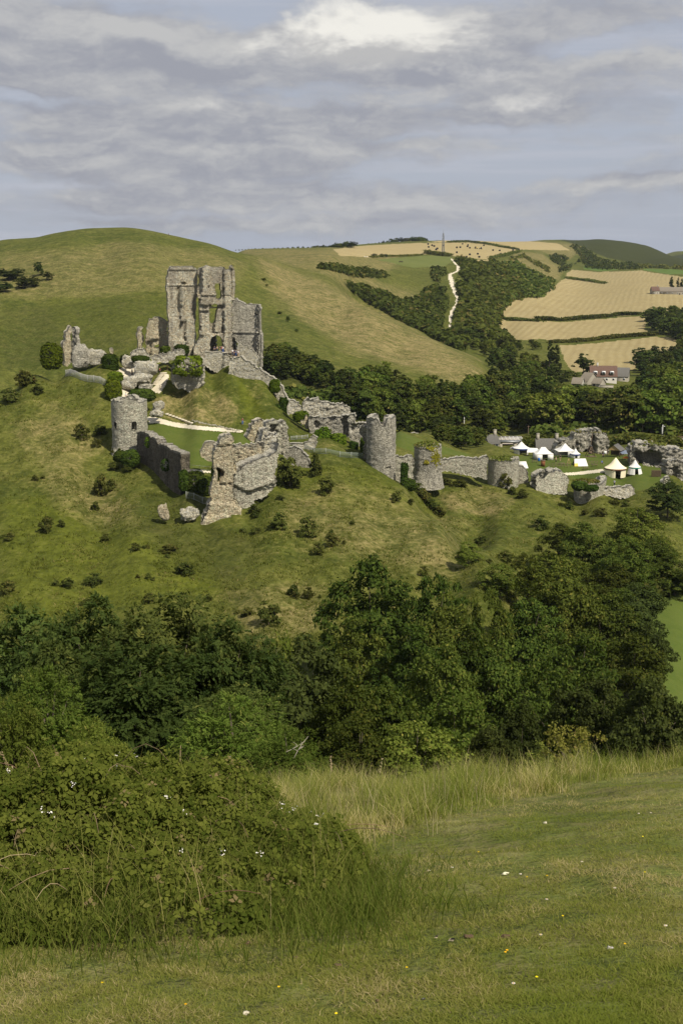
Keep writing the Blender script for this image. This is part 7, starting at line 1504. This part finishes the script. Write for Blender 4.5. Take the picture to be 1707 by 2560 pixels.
pole('telegraph_pole', 1604, 1056, 1092, 452, 'thin dark telegraph pole left of the railway signal', .12, 'timber', arms=((.3, 1.2),))
T, h = pole('railway_signal', 1654, 1062, 1096, 441, 'white semaphore railway signal beside the track', .14, 'white_paint', 'signal')
MB().box((.4, -.1, h-.5), (.8, .06, .16), 0, 0, .25).build('signal_arm', PM['white_paint'], T); MB().box((-.1, -.15, h-3.4), (.35, .3, .5)).build('lamp_case', PM['c_dark'], T); MB().tube([(-.35, .1, 0), (-.35, .1, h-.8)], .03, 4).build('ladder', PM['galvanised'], T)
T = thing0('relay_cabinet', G(1228.5, 1099, 432), 'small white upright cabinet left of the bridge', 'cabinet'); MB().box((0, 0, .8), (.75, .6, 1.7)).build('case', PM['white_paint'], T); MB().box((0, 0, 1.7), (.85, .7, .1)).build('cap', PM['galvanised'], T)
# -- houses
def house(u0, u1, vb, Y, depth, wh, rh, label, rz=0.0, wallm='house_stone', roofm='stone_tiles', chim=(), wins=0, doors=0, dormers=0, name='cottage', z=None, gable_open=False, ridge='x'):
    k = Y/F_PX; w = (u1-u0)*k; c = G((u0+u1)/2, vb, Y+depth/2); c[2] = float(zat([c[0]], [c[1]])[0]) if z is None else G(0, vb, Y)[2]
    T = thing0(name, c, label, 'building', rz=rz); x, y = w/2, depth/2; b = -2.0
    m = MB(); m.add([(-x, -y, b), (x, -y, b), (x, y, b), (-x, y, b), (-x, -y, wh), (x, -y, wh), (x, y, wh), (-x, y, wh), (-x, 0, wh+rh), (x, 0, wh+rh)], [(0, 1, 5, 4), (2, 3, 7, 6), (1, 2, 6, 9, 5), (3, 0, 4, 8, 7)]); m.build('wall', PM[wallm], T)
    e, o_ = .35, .3; dz = rh*o_/y
    m = MB(); t = .22
    for s in (-1, 1): m.add([(-x-e, s*(y+o_), wh-dz), (x+e, s*(y+o_), wh-dz), (x+e, 0, wh+rh), (-x-e, 0, wh+rh), (-x-e, s*(y+o_), wh-dz+t), (x+e, s*(y+o_), wh-dz+t), (x+e, 0, wh+rh+t), (-x-e, 0, wh+rh+t)], [(0, 1, 2, 3), (4, 5, 6, 7), (0, 1, 5, 4), (1, 2, 6, 5), (0, 3, 7, 4)])
    rf = m.build('roof', PM[roofm], T)
    for cx in chim: q = MB(); q.box((cx*x, 0, wh+rh+.5), (.9, .7, 2.4)); q.box((cx*x, 0, wh+rh+1.75), (1.05, .85, .15)); q.build('chimney', PM['house_stone' if wallm != 'whitewash' else 'whitewash'], rf)
    for i in range(wins):
        cx = -x+w*(i+.5)/wins; q = MB(); q.box((cx, -y-.03, wh*.55), (1.1, .1, 1.1)); f = q.build('window', PM['white_paint'], T); MB().box((cx, -y-.09, wh*.55), (.9, .06, .9)).build('pane', PM['glass'], f)
    for i in range(doors): cx = -x+w*(i+.3)/max(1, doors); MB().box((cx, -y-.04, 1.0), (1.8 if gable_open else 1.0, .1, 2.0)).build('door', PM['dark_void'], T)
    for i in range(dormers):
        cx = -x+w*(i+.6)/(dormers+.2); q = MB(); q.box((cx, -y*.72, wh+rh*.36), (1.9, y*.7, 1.5)); d_ = q.build('dormer', PM['white_paint'], T); MB().box((cx, -y*1.09, wh+rh*.36), (1.4, .05, 1.0)).build('pane', PM['glass'], d_)
    return T
house(1338, 1402, 1134, 394, 5, 1.6, 2.6, 'low stone cottage with two chimneys and a slate roof behind the tents', 0.0, roofm='slate', chim=(-.88, .62), name='cottage', z=1)
house(1212, 1240, 1119, 404, 5, 1.4, 2.2, 'small grey-roofed house at the left end of the bridge', 0.35, roofm='slate', chim=(.75,), wins=2, z=1)
T = thing0('garden_canopy', G(1227, 1124, 400), 'small orange canopy beside the grey-roofed house', 'canopy'); MB().add([(-.8, -.6, .9), (.8, -.6, .9), (.7, .6, 1.5), (-.7, .6, 1.5)], [(0, 1, 2, 3)]).build('canopy', PM['orange_cloth'], T); [MB().tube([(x, y, -1), (x, y, z)], .05, 5).build('pole', PM['timber'], T) for x, y, z in ((-.8, -.6, .9), (.8, -.6, .9), (.7, .6, 1.5), (-.7, .6, 1.5))]
house(1473, 1538, 957, 690, 9, 3.6, 5.0, 'whitewashed farmhouse with a red-brown roof, three dormers and a white chimney', -0.12, 'whitewash', 'red_tiles', chim=(-.45,), wins=4, dormers=3, name='farmhouse', z=1)
house(1530, 1570, 956, 705, 9, 3.4, 4.2, 'long grey-roofed wing at the right of the farmhouse', -0.3, 'house_stone', 'slate', wins=2, name='farm_building', z=1)
house(1457, 1484, 965, 680, 9, 2.8, 3.8, 'stone barn with a brown arched opening in front of the farmhouse', -0.9, 'house_stone', 'stone_tiles', doors=1, gable_open=True, name='barn', z=1)
house(1431, 1456, 970, 672, 7, 2.4, 2.6, 'low white-walled shed with a dark doorway at the left of the farm', -0.4, 'whitewash', 'stone_tiles', doors=1, gable_open=True, name='shed', z=1)
house(1483, 1507, 968, 670, 6, 2.0, 2.4, 'small stone outbuilding below the farmhouse', -0.7, 'house_stone', 'stone_tiles', doors=1, name='outbuilding', z=1)
T = thing0('garden_wall', G(1515, 969, 668), 'pale garden wall right of the small outbuilding', 'wall'); MB().box((0, 0, 0), (7, .4, 2.4), -.1).build('masonry', PM['house_stone'], T); MB().box((0, 0, 1.25), (7.2, .6, .15), -.1).build('coping', PM['house_stone'], T)
house(1626, 1644, 738, 1346, 10, 4.5, 4, 'reddish cottage end of the long farm building on the field edge', 0, 'house_stone', 'red_tiles', wins=2, name='cottage', chim=(.7,), z=1)
house(1644, 1760, 738, 1350, 10, 4.0, 4, 'long low stone farm building at the edge of the big stubble field', 0, 'house_stone', 'stone_tiles', wins=9, doors=3, name='farm_building', z=1)
# -- radio mast, hut
b = ground_pt(1107, 637, 1490); b[2] = G(1107, 638, 1490)[2]; hm_ = G(1107, 574, 1490)[2]-b[2]; T = thing0('radio_mast', b, 'tall lattice radio mast on the far skyline', 'mast')
m = MB(); w0, w1 = 1.5, .5
cs = [(1, 1), (-1, 1), (-1, -1), (1, -1)]; lv = np.linspace(0, hm_*.86, 13)
wd = lambda z: w0+(w1-w0)*z/(hm_*.86)
for cx, cy in cs: m.tube([(cx*wd(z)/1, cy*wd(z)/1, z-1 if z == 0 else z) for z in lv], .26, 4)
for a_, b_ in zip(lv[:-1], lv[1:]):
    for i in range(4):
        c0, c1 = cs[i], cs[(i+1) % 4]; m.tube([(c0[0]*wd(a_), c0[1]*wd(a_), a_), (c1[0]*wd(b_), c1[1]*wd(b_), b_)], .15, 3); m.tube([(c0[0]*wd(b_), c0[1]*wd(b_), b_), (c1[0]*wd(b_), c1[1]*wd(b_), b_)], .15, 3)
m.build('lattice', PM['grey_steel'], T); MB().tube([(0, 0, hm_*.8), (0, 0, hm_)], .14, 5).build('aerial', PM['grey_steel'], T)
for z, x in ((.62, .9), (.7, -.8), (.78, .8)): MB().lathe([(0, -.25), (.75, 0), (.75, .2), (0, .25)], (x, -.9, hm_*z), 10).build('dish', PM['white_paint'], T)
T = thing0('equipment_hut', G(1105, 640.5, 1480), 'tiny white hut at the foot of the radio mast', 'hut'); MB().box((0, 0, .9), (4, 3, 2.6)).build('wall', PM['white_paint'], T); MB().box((0, 0, 2.3), (4.6, 3.6, .25)).build('roof', PM['slate'], T)
# -- bales, tractor, cattle, sheep
first = None
for i, (x, y) in enumerate([(765,247),(800,258),(818,265),(770,273),(835,295),(845,287),(780,305),(900,260),(1015,277),(1045,275),(1065,245),(1112,255),(1108,268),(1128,280),(1015,320),(1128,338),(1197,333),(1100,360),(1210,360),(1388,303),(1398,332),(1391,338),(1482,318),(1503,298),(1556,293),(1250,258),(1330,300)]):
    u, v = C2((x, y))[0]; p = hit(u, v+1, 1250, 2600)
    if first is None:
        m = MB(); n = 16; R_, L_ = .85, .75
        m.add([(sx*L_*f, R_*g*math.cos(q*2*math.pi/n), R_+R_*g*math.sin(q*2*math.pi/n)) for sx, f, g in ((-1, 1, .86), (-1, .86, 1), (1, .86, 1), (1, 1, .86)) for q in range(n)], [(j*n+q, j*n+(q+1) % n, (j+1)*n+(q+1) % n, (j+1)*n+q) for j in range(3) for q in range(n)]+[tuple(range(n))[::-1], tuple(3*n+q for q in range(n))])
        first = m.build('round_bale', PM['black_wrap']); o = first
    else: o = first.copy(); COL.objects.link(o)
    o.location = p.tolist(); o.rotation_euler = (0, 0, i*1.1); o.scale = (1.7, 1.7, 1.7) if False else (1.3, 1.3, 1.3); tag(o, 'black wrapped round bale lying on the far stubble behind the radio mast', 'bale', 'black bales on the far stubble field')
def tractor(u, v, label, mat, rz):
    T = thing0('tractor', hit(u, v, 1250, 2600), label, 'tractor', rz=rz)
    m = MB(); m.box((.9, 0, 1.3), (2.2, 1.1, .9), taper=.92); m.box((-.9, 0, 1.2), (1.4, 1.5, .6)); m.build('bonnet', PM[mat], T); MB().box((-.7, 0, 2.3), (1.5, 1.5, 1.5), taper=.85).build('cab', PM['glass'], T); MB().box((-.7, 0, 3.1), (1.5, 1.5, .15)).build('roof', PM[mat], T)
    for x, r, w in ((-1.0, .95, .5), (1.5, .6, .35)):
        for s in (-1, 1): m = MB(); n = 14; m.add([(x+r*math.cos(q*6.2832/n), s*.95+dw, r+r*math.sin(q*6.2832/n)) for dw in (-w/2, w/2) for q in range(n)], [(q, (q+1) % n, n+(q+1) % n, n+q) for q in range(n)]+[tuple(range(n))[::-1], tuple(n+q for q in range(n))]); m.build('wheel', PM['tyre'], T)
    return T
u, v = C2((1182, 285))[0]; tractor(u, v, 'yellow tractor working the far stubble field', 'tractor_yellow', 0.2); u, v = C2((1222, 290))[0]; tractor(u, v, 'dark tractor right of the yellow one on the far stubble', 'c_dark', 2.9)
def beast(size):
    V, E, Rr = [], [], []
    def v(p, r, f=None): V.append(p); Rr.append(r); (E.append((f, len(V)-1)) if f is not None else None); return len(V)-1
    mid = v((0, 0, 1.0), (.30, .36)); fr = v((.62, 0, 1.02), (.27, .38), mid); bk = v((-.65, 0, 1.05), (.27, .32), mid); nk = v((1.0, 0, 1.1), (.15, .2), fr); hd = v((1.3, 0, .95), (.12, .14), nk); v((1.58, 0, .75), (.08, .09), hd)
    for s in (-1, 1):
        v((1.22, s*.2, 1.08), .04, hd)
        a = v((.68, s*.17, .72), .12, fr); b = v((.70, s*.17, .40), .065, a); v((.70, s*.17, .04), .055, b)
        a = v((-.72, s*.18, .78), .15, bk); b = v((-.60, s*.18, .62), .10, a); c = v((-.85, s*.18, .38), .06, b); v((-.82, s*.18, .04), .055, c)
    t = v((-.98, 0, 1.1), .035, bk); v((-1.02, 0, .55), .025, t)
    return skin(V, E, Rr, 0, 1)
BM = beast(1)
def animal(name, u, v, s, mat, label, group, rz, y0=900):
    o = bpy.data.objects.new(name, BM); COL.objects.link(o); o.location = hit(u, v, y0, 2000).tolist(); o.scale = (s, s, s); o.rotation_euler = (0, 0, rz)
    if not BM.materials: BM.materials.append(PM['hide'])
    o.material_slots[0].link = 'OBJECT'; o.material_slots[0].material = PM[mat]; tag(o, label, 'cow' if name == 'cow' else 'sheep', group)
u, v = C2((522, 406))[0]; animal('cow', u, v, 1.25, 'hide', 'dark cow on the far pasture, left of the pair', None, 0.3)
u, v = C2((541, 405))[0]; animal('cow', u, v, 1.2, 'hide', 'dark cow on the far pasture, right of the pair', None, 1.2)
for x, y, lab in ((214, 361, 'white sheep on the far pasture, left of the pair'), (233, 362, 'white sheep on the far pasture, nearer the pasture trees')): u, v = C2((x, y))[0]; animal('sheep', u, v, .9, 'fleece', lab, None, x)
# -- tussocks roughening the castle hill
r = np.random.default_rng(77); n = 26000; U = r.uniform(-30, 1740, n); V_ = r.uniform(930, 1620, n)
pl = [(-30,960),(60,930),(105,940),(268,975),(282,1150),(340,1160),(380,1220),(450,1260),(460,1320),(640,1330),(690,1230),(730,1150),(905,1150),(960,1205),(1030,1215),(1200,1215),(1290,1235),(1420,1245),(1590,1245),(1740,1260),(1740,1500),(1300,1560),(900,1620),(-30,1620)]
k = inpoly(U, V_, pl); U, V_ = U[k], V_[k]; P = hits(U, V_, 175, 345, 200)
cl = fbm(P[:, 0]/5, P[:, 1]/5, oct=3, seed=61); k = r.random(len(P)) < np.clip(0.45+1.3*cl, 0.06, 1); P, cl = P[k], cl[k]
kk = np.repeat(np.arange(len(P)), 7); Q = P[kk]+np.stack([r.normal(0, .35, len(kk)), r.normal(0, .35, len(kk)), np.zeros(len(kk))], 1)
V, F, bi = blades(Q-(0, 0, .05), (0.25+0.35*r.random(len(kk))), 0.10+0.10*r.random(len(kk)), r, 0.9, 2)
vv = np.clip(0.35+0.5*fbm(P[:, 0]/9, P[:, 1]/9, oct=2, seed=63)[kk]+r.normal(0, .22, len(kk)), 0, 1)
tag(mk('tussocks', V, F, LF['tuft'], fattrs={'v': vv[bi]}), 'tussocky rank grass roughening the castle slopes', 'grass', None, 'stuff')

# prototypes that were never planted
for lst in KIND.values():
    for t, kids, _a, _b in lst:
        if t.name not in USED:
            for k in kids: bpy.data.objects.remove(k)
            bpy.data.objects.remove(t)

# ------------------------------------------------------------------ the air: one thin even haze round the whole scene
hz = bpy.data.materials.new('haze'); hz.use_nodes = True; t = NT(hz.node_tree); t.n.remove(t.n['Principled BSDF'])
pv = t.add('ShaderNodeVolumePrincipled'); pv.inputs['Color'].default_value = C(0.72, 0.80, 0.95); pv.inputs['Density'].default_value = 0.00003; pv.inputs['Anisotropy'].default_value = 0.2
t.link(pv.outputs[0], t.n['Material Output'].inputs['Volume'])
m = MB(); m.box((0, 3800, -150), (15000, 8400, 420)); o = m.build('haze', hz); tag(o, kind='stuff')
